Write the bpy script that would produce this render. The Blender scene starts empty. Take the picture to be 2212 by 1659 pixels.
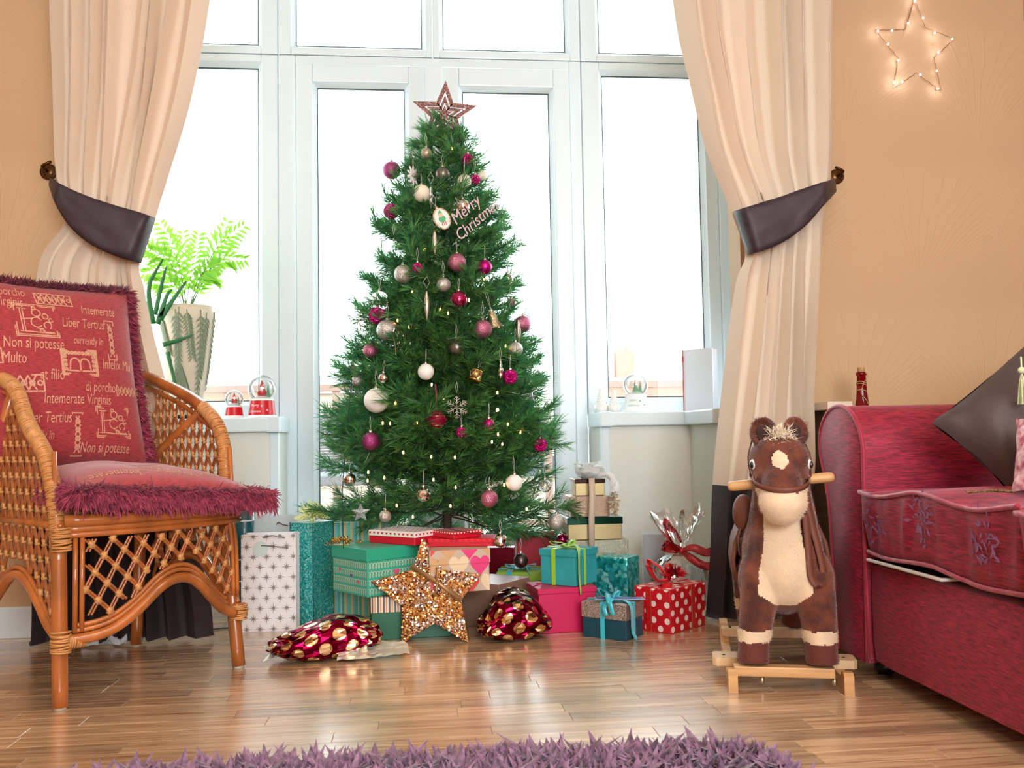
import bpy, bmesh, math, random
from math import sin, cos, pi, sqrt, atan2, radians
from mathutils import Vector, Matrix, Euler, noise
R = random.Random(7)
V = Vector
scene = bpy.context.scene
COL = scene.collection

# ---------------------------------------------------------------- camera
CAM_H, FOC = 0.62, 2000.0
YAW, PITCH, ROLL = math.atan(0.1006), 0.0553, -0.0175
cam_data = bpy.data.cameras.new('camera')
cam = bpy.data.objects.new('camera', cam_data); COL.objects.link(cam)
cam_data.sensor_width = 36.0
cam_data.lens = 36.0*FOC/2212.0
cam_data.clip_start = 0.02; cam_data.clip_end = 200
CR = Matrix.Rotation(-YAW, 3, 'Z') @ Matrix.Rotation(pi/2+PITCH, 3, 'X') @ Matrix.Rotation(ROLL, 3, 'Z')
CM = CR.to_4x4(); CM.translation = V((0, 0, CAM_H)); cam.matrix_world = CM
scene.camera = cam
cam_data.dof.use_dof = True; cam_data.dof.focus_distance = 2.8; cam_data.dof.aperture_fstop = 9.0

def ray(x, y): return CR @ V(((x-1106)/FOC, -(y-829.5)/FOC, -1.0))
C0 = V((0, 0, CAM_H))
def PY(x, y, Y): d = ray(x, y); return C0 + d*(Y/d.y)
def PX(x, y, X): d = ray(x, y); return C0 + d*(X/d.x)
def PZ(x, y, z=0.0): d = ray(x, y); return C0 + d*((z-CAM_H)/d.z)

# ---------------------------------------------------------------- light
scene.view_settings.view_transform = 'Standard'
scene.view_settings.look = 'None'
scene.view_settings.exposure = 0.28
scene.view_settings.gamma = 1.0
scene.view_settings.use_curve_mapping = False
world = bpy.data.worlds.new('overcast_sky'); scene.world = world
world.use_nodes = True
wb = world.node_tree.nodes['Background']
wb.inputs[0].default_value = (0.86, 0.95, 1.0, 1); wb.inputs[1].default_value = 8.0

def area(name, loc, aim, sx, sy, power, col=(1, 1, 1)):
    l = bpy.data.lights.new(name, 'AREA'); l.shape = 'RECTANGLE'; l.size = sx; l.size_y = sy
    l.energy = power; l.color = col
    o = bpy.data.objects.new(name, l); COL.objects.link(o); o.location = loc
    o.rotation_euler = (V(aim)-V(loc)).to_track_quat('-Z', 'Y').to_euler()
    return o
# added fill: area light at an unseen rear window, warm panel under the ceiling
area('rear_window_fill', (0.7, -2.45, 1.5), (0.5, 3, 0.9), 2.2, 1.7, 85, (0.97, 0.98, 1.0))
area('warm_ceiling_fill', (0.5, 0.6, 2.5), (0.6, 0.9, 0), 0.6, 0.6, 16, (1.0, 0.84, 0.68))  # added warm fill, no lamp fitting is built here
cy = scene.cycles
cy.max_bounces = 8; cy.diffuse_bounces = 4; cy.glossy_bounces = 4; cy.transmission_bounces = 6; cy.transparent_max_bounces = 16
cy.sample_clamp_indirect = 6; cy.caustics_reflective = False; cy.caustics_refractive = False
cy.use_denoising = True

# ---------------------------------------------------------------- objects
def tag(o, label=None, cat=None, group=None, kind=None):
    if label: o['label'] = label
    if cat: o['category'] = cat
    if group: o['group'] = group
    if kind: o['kind'] = kind
    return o
def empty(name, loc=(0, 0, 0), rz=0, label=None, cat=None, group=None, rot=None, kind=None):
    o = bpy.data.objects.new(name, None); COL.objects.link(o); o.empty_display_size = 0.05
    o.location = loc; o.rotation_euler = rot if rot else (0, 0, rz)
    return tag(o, label, cat, group, kind)
def copy_tree(o, parent=None):
    c = o.copy(); COL.objects.link(c); c.parent = parent
    for ch in KIDS.get(o.name, ()): 
        k = copy_tree(ch, c); KIDS.setdefault(c.name, []).append(k)
    return c
KIDS = {}

class MB:
    """collects shapes; build() links them as ONE mesh object"""
    def __init__(s): s.v = []; s.f = []; s.m = []; s.uv = []; s.sm = []; s.cur = 0; s.smooth = False
    def add(s, vs, fs, uvs=None, mat=None, smooth=None, M=None):
        b = len(s.v)
        s.v.extend([tuple(M @ V(v)) for v in vs] if M is not None else [tuple(v) for v in vs])
        mt = s.cur if mat is None else mat; smo = s.smooth if smooth is None else smooth
        for i, f in enumerate(fs):
            s.f.append(tuple(b+k for k in f)); s.m.append(mt); s.sm.append(smo)
            s.uv.append(uvs[i] if uvs else None)
        return s
    def build(s, name, mats, parent=None, loc=None, rot=None, **kw):
        me = bpy.data.meshes.new(name); me.from_pydata(s.v, [], s.f)
        if not isinstance(mats, (list, tuple)): mats = [mats]
        for m in mats: me.materials.append(m)
        if len(mats) > 1: me.polygons.foreach_set('material_index', s.m)
        me.polygons.foreach_set('use_smooth', s.sm)
        if any(u is not None for u in s.uv):
            L = me.uv_layers.new(name='UVMap'); flat = []
            for f, u in zip(s.f, s.uv):
                if u is None: flat.extend([0.0, 0.0]*len(f))
                else:
                    for a in u: flat.extend((a[0], a[1]))
            L.data.foreach_set('uv', flat)
        me.update()
        return link(name, me, parent, loc, rot, **kw)
def link(name, me, parent=None, loc=None, rot=None, label=None, cat=None, group=None, kind=None):
    o = bpy.data.objects.new(name, me); COL.objects.link(o)
    if parent is not None: o.parent = parent; KIDS.setdefault(parent.name, []).append(o)
    if loc is not None: o.location = loc
    if rot is not None: o.rotation_euler = rot
    return tag(o, label, cat, group, kind)

def T(x=0, y=0, z=0, rx=0, ry=0, rz=0, s=1):
    M = Matrix.Translation((x, y, z)) @ Euler((rx, ry, rz)).to_matrix().to_4x4()
    if s != 1: M = M @ (Matrix.Diagonal((s, s, s, 1)) if isinstance(s, (int, float)) else Matrix.Diagonal((*s, 1)))
    return M

def box(mb, x0, x1, y0, y1, z0, z1, bev=0.0, M=None, mat=None):
    """box with chamfered edges; uv of each face in metres"""
    bm = bmesh.new()
    vs = [bm.verts.new(p) for p in ((x0,y0,z0),(x1,y0,z0),(x1,y1,z0),(x0,y1,z0),(x0,y0,z1),(x1,y0,z1),(x1,y1,z1),(x0,y1,z1))]
    for f in ((0,3,2,1),(4,5,6,7),(0,1,5,4),(1,2,6,5),(2,3,7,6),(3,0,4,7)): bm.faces.new([vs[i] for i in f])
    if bev > 0:
        bmesh.ops.bevel(bm, geom=bm.edges[:], offset=min(bev, 0.45*min(x1-x0, y1-y0, z1-z0)), segments=1 if bev < .003 else 2, affect='EDGES', profile=0.6)
    bm.normal_update()
    bm.verts.index_update()
    P = [v.co.copy() for v in bm.verts]; F = []; U = []
    for f in bm.faces:
        n = f.normal; ax = max(range(3), key=lambda i: abs(n[i]))
        F.append([v.index for v in f.verts])
        if ax == 0: U.append([(v.co.y if n.x > 0 else -v.co.y, v.co.z) for v in f.verts])
        elif ax == 1: U.append([(v.co.x if n.y < 0 else -v.co.x, v.co.z) for v in f.verts])
        else: U.append([(v.co.x, v.co.y) for v in f.verts])
    bm.free()
    mb.add(P, F, U, mat=mat, smooth=False, M=M)
def catmull(pts, n=6, closed=False):
    P = [V(p) for p in pts]; out = []; N = len(P)
    for i in range(N if closed else N-1):
        if closed: a, b, c, d = P[i-1], P[i], P[(i+1) % N], P[(i+2) % N]
        else: b, c = P[i], P[i+1]; a = P[i-1] if i else b*2-c; d = P[i+2] if i+2 < N else c*2-b
        for k in range(n):
            t = k/n
            out.append(0.5*((2*b)+(c-a)*t+(2*a-5*b+4*c-d)*t*t+(3*b-a-3*c+d)*t**3))
    if not closed: out.append(P[-1])
    return out
def frames(P, closed=False):
    N = len(P); Tn = []
    for i in range(N):
        a = P[i-1] if (i or closed) else P[0]; b = P[(i+1) % N] if (i < N-1 or closed) else P[-1]
        t = (b-a); Tn.append(t.normalized() if t.length > 1e-9 else V((0, 0, 1)))
    up = V((0, 0, 1)) if abs(Tn[0].z) < 0.9 else V((1, 0, 0))
    nr = (up-Tn[0]*up.dot(Tn[0])).normalized(); out = []
    for t in Tn:
        nr = nr-t*nr.dot(t)
        nr = nr.normalized() if nr.length > 1e-6 else t.orthogonal().normalized()
        out.append((t, nr, t.cross(nr)))
    return out
def tube(mb, pts, r, n=8, closed=False, caps=True, mat=None, M=None, smooth=True, flat=1.0):
    P = [V(p) for p in pts]; N = len(P); fr = frames(P, closed); vs = []
    rr = r if isinstance(r, (list, tuple)) else [r]*N
    for p, (t, a, b), q in zip(P, fr, rr):
        for k in range(n):
            an = 2*pi*k/n; vs.append(p+a*(cos(an)*q)+b*(sin(an)*q*flat))
    fs = []; us = []
    L = 0
    for i in range(N if closed else N-1):
        j = (i+1) % N; dl = (P[j]-P[i]).length
        for k in range(n):
            k2 = (k+1) % n
            fs.append((i*n+k, i*n+k2, j*n+k2, j*n+k)); us.append([(k/n, L), ((k+1)/n, L), ((k+1)/n, L+dl), (k/n, L+dl)])
        L += dl
    if caps and not closed:
        fs.append(tuple(range(n-1, -1, -1))); us.append([(0, 0)]*n)
        fs.append(tuple((N-1)*n+k for k in range(n))); us.append([(0, 0)]*n)
    mb.add(vs, fs, us, mat=mat, smooth=smooth, M=M)
def lathe(mb, prof, n=24, M=None, mat=None, smooth=True):
    """profile of (r, z) revolved about z"""
    vs = []; idx = []
    for r, z in prof:
        if r < 1e-6: idx.append([len(vs)]*n); vs.append(V((0, 0, z)))
        else:
            idx.append(list(range(len(vs), len(vs)+n)))
            for k in range(n): vs.append(V((r*cos(2*pi*k/n), r*sin(2*pi*k/n), z)))
    fs = []; us = []
    for i in range(len(prof)-1):
        for k in range(n):
            k2 = (k+1) % n; q = [idx[i][k], idx[i][k2], idx[i+1][k2], idx[i+1][k]]
            uvq = [(k/n, prof[i][1]), ((k+1)/n, prof[i][1]), ((k+1)/n, prof[i+1][1]), (k/n, prof[i+1][1])]
            w = []; uw = []
            for a, b in zip(q, uvq):
                if a not in w: w.append(a); uw.append(b)
            if len(w) > 2: fs.append(tuple(w)); us.append(uw)
    mb.add(vs, fs, us, mat=mat, smooth=smooth, M=M)
def sphere(mb, c, r, seg=20, ring=12, mat=None, sc=(1, 1, 1), M=None):
    prof = [(r*sin(pi*i/ring), -r*cos(pi*i/ring)) for i in range(ring+1)]; prof[0] = (0, -r); prof[-1] = (0, r)
    Q = Matrix.Translation(c) @ Matrix.Diagonal((*sc, 1))
    lathe(mb, prof, seg, M=(M @ Q) if M is not None else Q, mat=mat)
def prism(mb, outline, z0, z1, M=None, mat=None, side_mat=None, bev=0):
    """2-D outline (x, y) extruded along z"""
    n = len(outline); c = V((sum(p[0] for p in outline)/n, sum(p[1] for p in outline)/n))
    vs = [(p[0], p[1], z0) for p in outline]+[(p[0], p[1], z1) for p in outline]
    top = tuple(range(n, 2*n)); bot = tuple(range(n-1, -1, -1))
    mb.add(vs, [top, bot], [[(vs[i][0], vs[i][1]) for i in top], [(vs[i][0], vs[i][1]) for i in bot]], mat=mat, M=M, smooth=False)
    fs = []; us = []; L = 0
    for i in range(n):
        j = (i+1) % n; d = sqrt((outline[i][0]-outline[j][0])**2+(outline[i][1]-outline[j][1])**2)
        fs.append((i, j, n+j, n+i)); us.append([(L, z0), (L+d, z0), (L+d, z1), (L, z1)]); L += d
    mb.add(vs, fs, us, mat=side_mat if side_mat is not None else mat, M=M, smooth=False)
def star_pts(n, ro, ri, rot=pi/2, cx=0, cy=0):
    return [(cx+(ro if k % 2 == 0 else ri)*cos(rot+pi*k/n), cy+(ro if k % 2 == 0 else ri)*sin(rot+pi*k/n)) for k in range(2*n)]
def heart_pts(s, n=22, cx=0, cy=0, rot=0):
    o = []
    for k in range(n):
        t = 2*pi*k/n
        x = 16*sin(t)**3; y = 13*cos(t)-5*cos(2*t)-2*cos(3*t)-cos(4*t)
        x, y = x*s/34, (y+2)*s/34
        o.append((cx+x*cos(rot)-y*sin(rot), cy+x*sin(rot)+y*cos(rot)))
    return o[::-1]
def disc_pts(r, n=16, cx=0, cy=0): return [(cx+r*cos(2*pi*k/n), cy+r*sin(2*pi*k/n)) for k in range(n)]
def decal(mb, pts, M, mat, off=0.0004):
    """flat print on a face: M maps (x, y, 0) onto the face, z is its outward normal"""
    n = len(pts); cx = sum(p[0] for p in pts)/n; cy = sum(p[1] for p in pts)/n
    vs = [(cx, cy, off)]+[(p[0], p[1], off) for p in pts]
    mb.add(vs, [(0, 1+k, 1+(k+1) % n) for k in range(n)], None, mat=mat, M=M, smooth=False)
def clip_poly(pts, x0, x1, y0, y1):
    def cl(P, inside, inter):
        o = []
        for i in range(len(P)):
            a, b = P[i-1], P[i]
            if inside(b):
                if not inside(a): o.append(inter(a, b))
                o.append(b)
            elif inside(a): o.append(inter(a, b))
        return o
    def ix(c): return lambda a, b: (c, a[1]+(b[1]-a[1])*(c-a[0])/(b[0]-a[0]))
    def iy(c): return lambda a, b: (a[0]+(b[0]-a[0])*(c-a[1])/(b[1]-a[1]), c)
    P = list(pts)
    for ins, it in ((lambda p: p[0] >= x0, ix(x0)), (lambda p: p[0] <= x1, ix(x1)), (lambda p: p[1] >= y0, iy(y0)), (lambda p: p[1] <= y1, iy(y1))):
        if P: P = cl(P, ins, it)
    return P
def ribbon(mb, pts, w, th=0.0008, side=None, mat=None, M=None):
    """a flat band swept along pts; side = direction of its width"""
    P = [V(p) for p in pts]; N = len(P); vs = []
    ws = w if isinstance(w, (list, tuple)) else [w]*N
    for i, p in enumerate(P):
        t = (P[min(i+1, N-1)]-P[max(i-1, 0)]).normalized()
        s_ = side[i] if isinstance(side, list) else side
        s_ = V(s_); s_ = (s_-t*s_.dot(t)); s_ = s_.normalized() if s_.length > 1e-5 else t.orthogonal().normalized()
        nn = t.cross(s_)*th/2
        for q in (s_*ws[i]/2+nn, s_*-ws[i]/2+nn, s_*-ws[i]/2-nn, s_*ws[i]/2-nn): vs.append(p+q)
    fs = []
    for i in range(N-1):
        a = i*4; b = a+4
        for k in range(4): fs.append((a+k, a+(k+1) % 4, b+(k+1) % 4, b+k))
    fs += [(3, 2, 1, 0), tuple((N-1)*4+k for k in range(4))]
    mb.add(vs, fs, None, mat=mat, smooth=True, M=M)
_tc = {}
def text_mesh(txt, size=1.0, shear=0.0, extrude=0.0, align='CENTER', offset=0.0, res=3):
    k = (txt, size, shear, extrude, align, offset)
    if k in _tc: return _tc[k]
    cu = bpy.data.curves.new('t', 'FONT'); cu.body = txt; cu.size = size; cu.shear = shear; cu.extrude = extrude
    cu.align_x = align; cu.align_y = 'CENTER'; cu.resolution_u = res; cu.offset = offset
    o = bpy.data.objects.new('t', cu); COL.objects.link(o)
    bpy.context.view_layer.update()
    me = bpy.data.meshes.new_from_object(o)
    vs = [tuple(v.co) for v in me.vertices]; fs = [tuple(p.vertices) for p in me.polygons]
    bpy.data.objects.remove(o); bpy.data.curves.remove(cu); bpy.data.meshes.remove(me)
    _tc[k] = (vs, fs); return vs, fs
def text_decal(mb, txt, M, size, mat, shear=0, off=0.0005, sx=1.0, **kw):
    vs, fs = text_mesh(txt, size, shear, **kw)
    mb.add([(v[0]*sx, v[1], v[2]+off) for v in vs], fs, None, mat=mat, M=M, smooth=False)
def solidify(o, th, offset=0.0):
    m = o.modifiers.new('thickness', 'SOLIDIFY'); m.thickness = th; m.offset = offset; return o
def subsurf(o, lv=2):
    m = o.modifiers.new('smooth', 'SUBSURF'); m.levels = lv; m.render_levels = lv; return o

# ---------------------------------------------------------------- materials
def rgb(r, g, b):
    f = lambda c: c/255/12.92 if c <= 10 else ((c/255+.055)/1.055)**2.4
    return (f(r), f(g), f(b))
def new_mat(name):
    m = bpy.data.materials.new(name); m.use_nodes = True
    nt = m.node_tree; return m, nt, nt.nodes['Principled BSDF']
def N(nt, typ, **kw):
    n = nt.nodes.new(typ)
    for k, v in kw.items():
        if k.startswith('_'): setattr(n, k[1:], v)
        else: n.inputs[k.replace('__', ' ')].default_value = v
    return n
def mat(name, col, rough=0.5, metal=0.0, sheen=0.0, coat=0.0, noise_s=0, noise_amt=0.0, bump=0.0, bump_s=200, col2=None, trans=0.0, alpha=1.0, emit=None, es=0.0, stretch=None, spec=None, objrand=0.0, coord='Object', ior=None):
    m, nt, b = new_mat(name)
    b.inputs['Base Color'].default_value = (*col, 1); b.inputs['Roughness'].default_value = rough
    b.inputs['Metallic'].default_value = metal
    if sheen: b.inputs['Sheen Weight'].default_value = sheen; b.inputs['Sheen Roughness'].default_value = 0.4
    if coat: b.inputs['Coat Weight'].default_value = coat; b.inputs['Coat Roughness'].default_value = 0.08
    if trans: b.inputs['Transmission Weight'].default_value = trans
    if spec is not None: b.inputs['Specular IOR Level'].default_value = spec
    if ior: b.inputs['IOR'].default_value = ior
    if alpha < 1: b.inputs['Alpha'].default_value = alpha
    if emit: b.inputs['Emission Color'].default_value = (*emit, 1); b.inputs['Emission Strength'].default_value = es
    L = nt.links
    if noise_amt or bump:
        tc = N(nt, 'ShaderNodeTexCoord'); mp = N(nt, 'ShaderNodeMapping'); L.new(tc.outputs[coord], mp.inputs[0])
        if stretch: mp.inputs['Scale'].default_value = stretch
    if noise_amt:
        nz = N(nt, 'ShaderNodeTexNoise', Scale=noise_s, Detail=4.0); L.new(mp.outputs[0], nz.inputs['Vector'])
        cr = N(nt, 'ShaderNodeValToRGB'); L.new(nz.outputs['Fac'], cr.inputs[0])
        c2 = col2 if col2 else tuple(c*(1-noise_amt) for c in col)
        cr.color_ramp.elements[0].position = 0.35; cr.color_ramp.elements[1].position = 0.65
        cr.color_ramp.elements[0].color = (*c2, 1); cr.color_ramp.elements[1].color = (*col, 1)
        L.new(cr.outputs[0], b.inputs['Base Color'])
    if bump:
        n2 = N(nt, 'ShaderNodeTexNoise', Scale=bump_s, Detail=3.0); L.new(mp.outputs[0], n2.inputs['Vector'])
        bp = N(nt, 'ShaderNodeBump', Strength=bump, Distance=0.002); L.new(n2.outputs['Fac'], bp.inputs['Height'])
        L.new(bp.outputs[0], b.inputs['Normal'])
    return m
def glitter(name, col, col2=None, scale=900, rough=0.25, metal=1.0, var=0.6):
    """tiny facets, each with its own tilt and tone"""
    m, nt, b = new_mat(name); L = nt.links
    tc = N(nt, 'ShaderNodeTexCoord'); vo = N(nt, 'ShaderNodeTexVoronoi', Scale=scale); L.new(tc.outputs['Object'], vo.inputs['Vector'])
    sp = N(nt, 'ShaderNodeSeparateColor'); L.new(vo.outputs['Color'], sp.inputs[0])
    cr = N(nt, 'ShaderNodeValToRGB'); L.new(sp.outputs[0], cr.inputs[0])
    cr.color_ramp.elements[0].color = (*(c*(1-var) for c in col), 1); cr.color_ramp.elements[1].color = (*(col2 or col), 1)
    L.new(cr.outputs[0], b.inputs['Base Color']); b.inputs['Metallic'].default_value = metal; b.inputs['Roughness'].default_value = rough
    ge = N(nt, 'ShaderNodeNewGeometry'); vm = N(nt, 'ShaderNodeVectorMath', _operation='SUBTRACT'); L.new(vo.outputs['Color'], vm.inputs[0]); vm.inputs[1].default_value = (.5, .5, .5)
    vs = N(nt, 'ShaderNodeVectorMath', _operation='SCALE'); L.new(vm.outputs[0], vs.inputs[0]); vs.inputs['Scale'].default_value = 0.9
    va = N(nt, 'ShaderNodeVectorMath', _operation='ADD'); L.new(ge.outputs['Normal'], va.inputs[0]); L.new(vs.outputs[0], va.inputs[1])
    vn = N(nt, 'ShaderNodeVectorMath', _operation='NORMALIZE'); L.new(va.outputs[0], vn.inputs[0]); L.new(vn.outputs[0], b.inputs['Normal'])
    return m
def translucent(name, col, tcol, fac=0.4, rough=0.8, bump=0.0, bump_s=300, noise_s=0, noise_amt=0, sheen=0):
    m = mat(name, col, rough, bump=bump, bump_s=bump_s, noise_s=noise_s, noise_amt=noise_amt, sheen=sheen); nt = m.node_tree; L = nt.links
    b = nt.nodes['Principled BSDF']; out = nt.nodes['Material Output']
    tr = N(nt, 'ShaderNodeBsdfTranslucent'); tr.inputs[0].default_value = (*tcol, 1)
    mx = N(nt, 'ShaderNodeMixShader'); mx.inputs[0].default_value = fac
    L.new(b.outputs[0], mx.inputs[1]); L.new(tr.outputs[0], mx.inputs[2]); L.new(mx.outputs[0], out.inputs[0]); return m
def thin_glass(name, tint=(1, 1, 1), refl=0.08, rough=0.0, gcol=(1, 1, 1)):
    m, nt, b = new_mat(name); L = nt.links; out = nt.nodes['Material Output']; nt.nodes.remove(b)
    t = N(nt, 'ShaderNodeBsdfTransparent'); t.inputs[0].default_value = (*tint, 1)
    g = N(nt, 'ShaderNodeBsdfGlossy', Roughness=rough); g.inputs[0].default_value = (*gcol, 1)
    lw = N(nt, 'ShaderNodeLayerWeight', Blend=0.25)
    ma = N(nt, 'ShaderNodeMath', _operation='MULTIPLY_ADD'); L.new(lw.outputs['Fresnel'], ma.inputs[0]); ma.inputs[1].default_value = 0.8; ma.inputs[2].default_value = refl; ma.use_clamp = True
    mx = N(nt, 'ShaderNodeMixShader'); L.new(ma.outputs[0], mx.inputs[0]); L.new(t.outputs[0], mx.inputs[1]); L.new(g.outputs[0], mx.inputs[2]); L.new(mx.outputs[0], out.inputs[0]); return m
# ================================================================ the setting
Y_WIN, Y_LOW, Y_WALL = 3.93, 3.66, 3.15
SILL_Z = 0.705
CEIL_Z = 2.95
def wx(x, y=560, Y=Y_WIN): return PY(x, y, Y).x
def wz(x, y, Y=Y_WIN): return PY(x, y, Y).z
RIGHT_WALL, LEFT_WALL, REAR_WALL = 2.25, -2.3, -2.6
BAY_L, BAY_R = wx(185, 700, Y_WALL), wx(1492, 1000, Y_LOW)
OPEN_L, OPEN_R = BAY_L+0.0, BAY_R+0.05

def wallpaper(name, base):
    """painted embossed paper: arching fronds in faint relief"""
    m, nt, b = new_mat(name); L = nt.links
    b.inputs['Base Color'].default_value = (*base, 1); b.inputs['Roughness'].default_value = 0.75
    tc = N(nt, 'ShaderNodeTexCoord'); sep = N(nt, 'ShaderNodeSeparateXYZ'); L.new(tc.outputs['Object'], sep.inputs[0])
    def mt(op, a, b_=None, c_=None):
        n = N(nt, 'ShaderNodeMath', _operation=op)
        for k_, q in enumerate((a, b_, c_)):
            if q is None: continue
            if isinstance(q, (int, float)): n.inputs[k_].default_value = q
            else: L.new(q, n.inputs[k_])
        return n.outputs[0]
    nzc = N(nt, 'ShaderNodeTexNoise', Scale=5.0, Detail=1.0); L.new(tc.outputs['Object'], nzc.inputs['Vector'])
    wob = mt('MULTIPLY', mt('SUBTRACT', nzc.outputs['Fac'], .5), .06)
    hx = mt('ADD', mt('ADD', sep.outputs['X'], sep.outputs['Y']), wob); S_ = .52
    zc = mt('MULTIPLY', sep.outputs['Z'], 1/S_); row = mt('FLOOR', zc)
    lx = mt('MULTIPLY', mt('SUBTRACT', mt('FRACT', mt('ADD', mt('MULTIPLY', hx, 1/S_), mt('MULTIPLY', row, .5))), .5), 2.0); lz = mt('FRACT', zc)
    q_ = mt('DIVIDE', mt('ABSOLUTE', lx), mt('ADD', mt('MULTIPLY', lz, lz), .03))
    tri = mt('ABSOLUTE', mt('SUBTRACT', mt('FRACT', mt('MULTIPLY', q_, 3.3)), .5))
    cr = N(nt, 'ShaderNodeMapRange'); L.new(tri, cr.inputs[0]); cr.inputs[1].default_value = .0; cr.inputs[2].default_value = .09; cr.inputs[3].default_value = 1.0; cr.inputs[4].default_value = 0.0
    nf = N(nt, 'ShaderNodeTexNoise', Scale=420.0, Detail=3.0); L.new(tc.outputs['Object'], nf.inputs['Vector'])
    ad = N(nt, 'ShaderNodeMath', _operation='MULTIPLY_ADD'); L.new(cr.outputs[0], ad.inputs[0]); ad.inputs[1].default_value = 1.3; L.new(nf.outputs['Fac'], ad.inputs[2])
    bp = N(nt, 'ShaderNodeBump', Strength=0.40, Distance=0.0014); L.new(ad.outputs[0], bp.inputs['Height']); L.new(bp.outputs[0], b.inputs['Normal'])
    return m
M_PAPER = wallpaper('embossed_wallpaper', rgb(202, 168, 130))
M_PLASTER = mat('bay_plaster', rgb(226, 226, 218), 0.8, bump=.2, bump_s=300)
M_CEIL = mat('ceiling_paint', rgb(240, 236, 228), 0.85)
M_UPVC = mat('white_upvc', rgb(220, 233, 240), 0.28)
M_GASKET = mat('glazing_gasket', rgb(20, 60, 62), 0.5)
M_GLASS = thin_glass('window_glass', (0.97, 1.0, 0.99), 0.03)
M_STONE = mat('pale_render', rgb(205, 200, 192), 0.8, noise_s=8, noise_amt=.12)

# floor: a base slab and wood strips, each its own object
def wood_floor_mat():
    m, nt, b = new_mat('oak_laminate'); L = nt.links
    oi = N(nt, 'ShaderNodeObjectInfo'); tc = N(nt, 'ShaderNodeTexCoord')
    uvn = N(nt, 'ShaderNodeUVMap')
    av = N(nt, 'ShaderNodeVectorMath', _operation='ADD'); L.new(uvn.outputs[0], av.inputs[0])
    cv = N(nt, 'ShaderNodeCombineXYZ'); m7 = N(nt, 'ShaderNodeMath', _operation='MULTIPLY'); m7.inputs[1].default_value = 37.0
    L.new(oi.outputs['Random'], m7.inputs[0]); L.new(m7.outputs[0], cv.inputs['X']); L.new(m7.outputs[0], cv.inputs['Z']); L.new(cv.outputs[0], av.inputs[1])
    mp = N(nt, 'ShaderNodeMapping'); mp.inputs['Scale'].default_value = (2.2, 38, 1); L.new(av.outputs[0], mp.inputs[0])
    nz = N(nt, 'ShaderNodeTexNoise', Scale=1.6, Detail=6.0, Roughness=.6, Distortion=.6); L.new(mp.outputs[0], nz.inputs['Vector'])
    cr = N(nt, 'ShaderNodeValToRGB'); L.new(nz.outputs['Fac'], cr.inputs[0]); e = cr.color_ramp.elements
    e[0].position = .3; e[0].color = (*rgb(152, 110, 76), 1); e[1].position = .68; e[1].color = (*rgb(224, 188, 148), 1)
    hs = N(nt, 'ShaderNodeHueSaturation'); L.new(cr.outputs[0], hs.inputs['Color'])
    mr = N(nt, 'ShaderNodeMapRange'); L.new(oi.outputs['Random'], mr.inputs[0]); mr.inputs[3].default_value = .7; mr.inputs[4].default_value = 1.25
    L.new(mr.outputs[0], hs.inputs['Value'])
    L.new(hs.outputs[0], b.inputs['Base Color'])
    r2 = N(nt, 'ShaderNodeMapRange'); L.new(nz.outputs['Fac'], r2.inputs[0]); r2.inputs[3].default_value = .22; r2.inputs[4].default_value = .15
    L.new(r2.outputs[0], b.inputs['Roughness']); b.inputs['Coat Weight'].default_value = 1.0; b.inputs['Coat Roughness'].default_value = .27; b.inputs['Coat IOR'].default_value = 1.65
    bp = N(nt, 'ShaderNodeBump', Strength=.08, Distance=.001); L.new(nz.outputs['Fac'], bp.inputs['Height']); L.new(bp.outputs[0], b.inputs['Normal'])
    return m
M_FLOOR = wood_floor_mat()
M_GAP = mat('floor_gap', rgb(96, 66, 44), 0.7)
fb = MB(); box(fb, LEFT_WALL, RIGHT_WALL, REAR_WALL, Y_WIN+.1, -0.12, -0.0045)
floor_o = fb.build('floor', M_GAP, kind='structure')
SW = 0.067
def strip_mesh(L_):
    b = MB(); box(b, 0, L_-.0006, 0, SW-.0006, -0.0065, 0, bev=.0006)
    me = bpy.data.meshes.new('wood_strip'); me.from_pydata(b.v, [], b.f)
    l = me.uv_layers.new(name='UVMap'); fl = []
    for f in b.f:
        for k in f: fl.extend((b.v[k][0], b.v[k][1]))
    l.data.foreach_set('uv', fl); me.materials.append(M_FLOOR); return me
SLEN = [0.24, 0.33, 0.42, 0.51]
SM = [strip_mesh(l) for l in SLEN]
rest = MB(); cnt = 0
y = REAR_WALL; row = 0
VIS = []
while y < Y_WIN:
    x = LEFT_WALL - R.random()*.45
    while x < RIGHT_WALL:
        k = R.choice((0, 1, 1, 2, 2, 3)); xx = x; x += SLEN[k]
        if xx < LEFT_WALL or x > RIGHT_WALL: 
            box(rest, max(xx, LEFT_WALL), min(x, RIGHT_WALL)-.0006, y, y+SW-.0006, -.0065, 0); continue
        c = V((xx+SLEN[k]/2, y+SW/2, 0)); dd = (c-C0); loc = CR.transposed() @ dd
        if -loc.z > 0.5:
            px_, py_ = 1106+FOC*loc.x/-loc.z, 829.5-FOC*loc.y/-loc.z
        else: px_, py_ = -9999, 0
        hw = FOC*SLEN[k]/2/max(.5, -loc.z)
        if -hw < px_ < 2212+hw and py_ < 1690 and y < 3.7: VIS.append((c.length, k, xx, y))
        else: box(rest, xx, x-.0006, y, y+SW-.0006, -.0065, 0)
    y += SW; row += 1
VIS.sort()
for i, (d, k, xx, yy) in enumerate(VIS):
    if i < 298: link('floor_strip', SM[k], floor_o, (xx, yy, 0))
    else: box(rest, xx, xx+SLEN[k]-.0006, yy, yy+SW-.0006, -.0065, 0)
rest.build('floor_strips', M_FLOOR, floor_o, kind='stuff')
for o in []: pass

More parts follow.
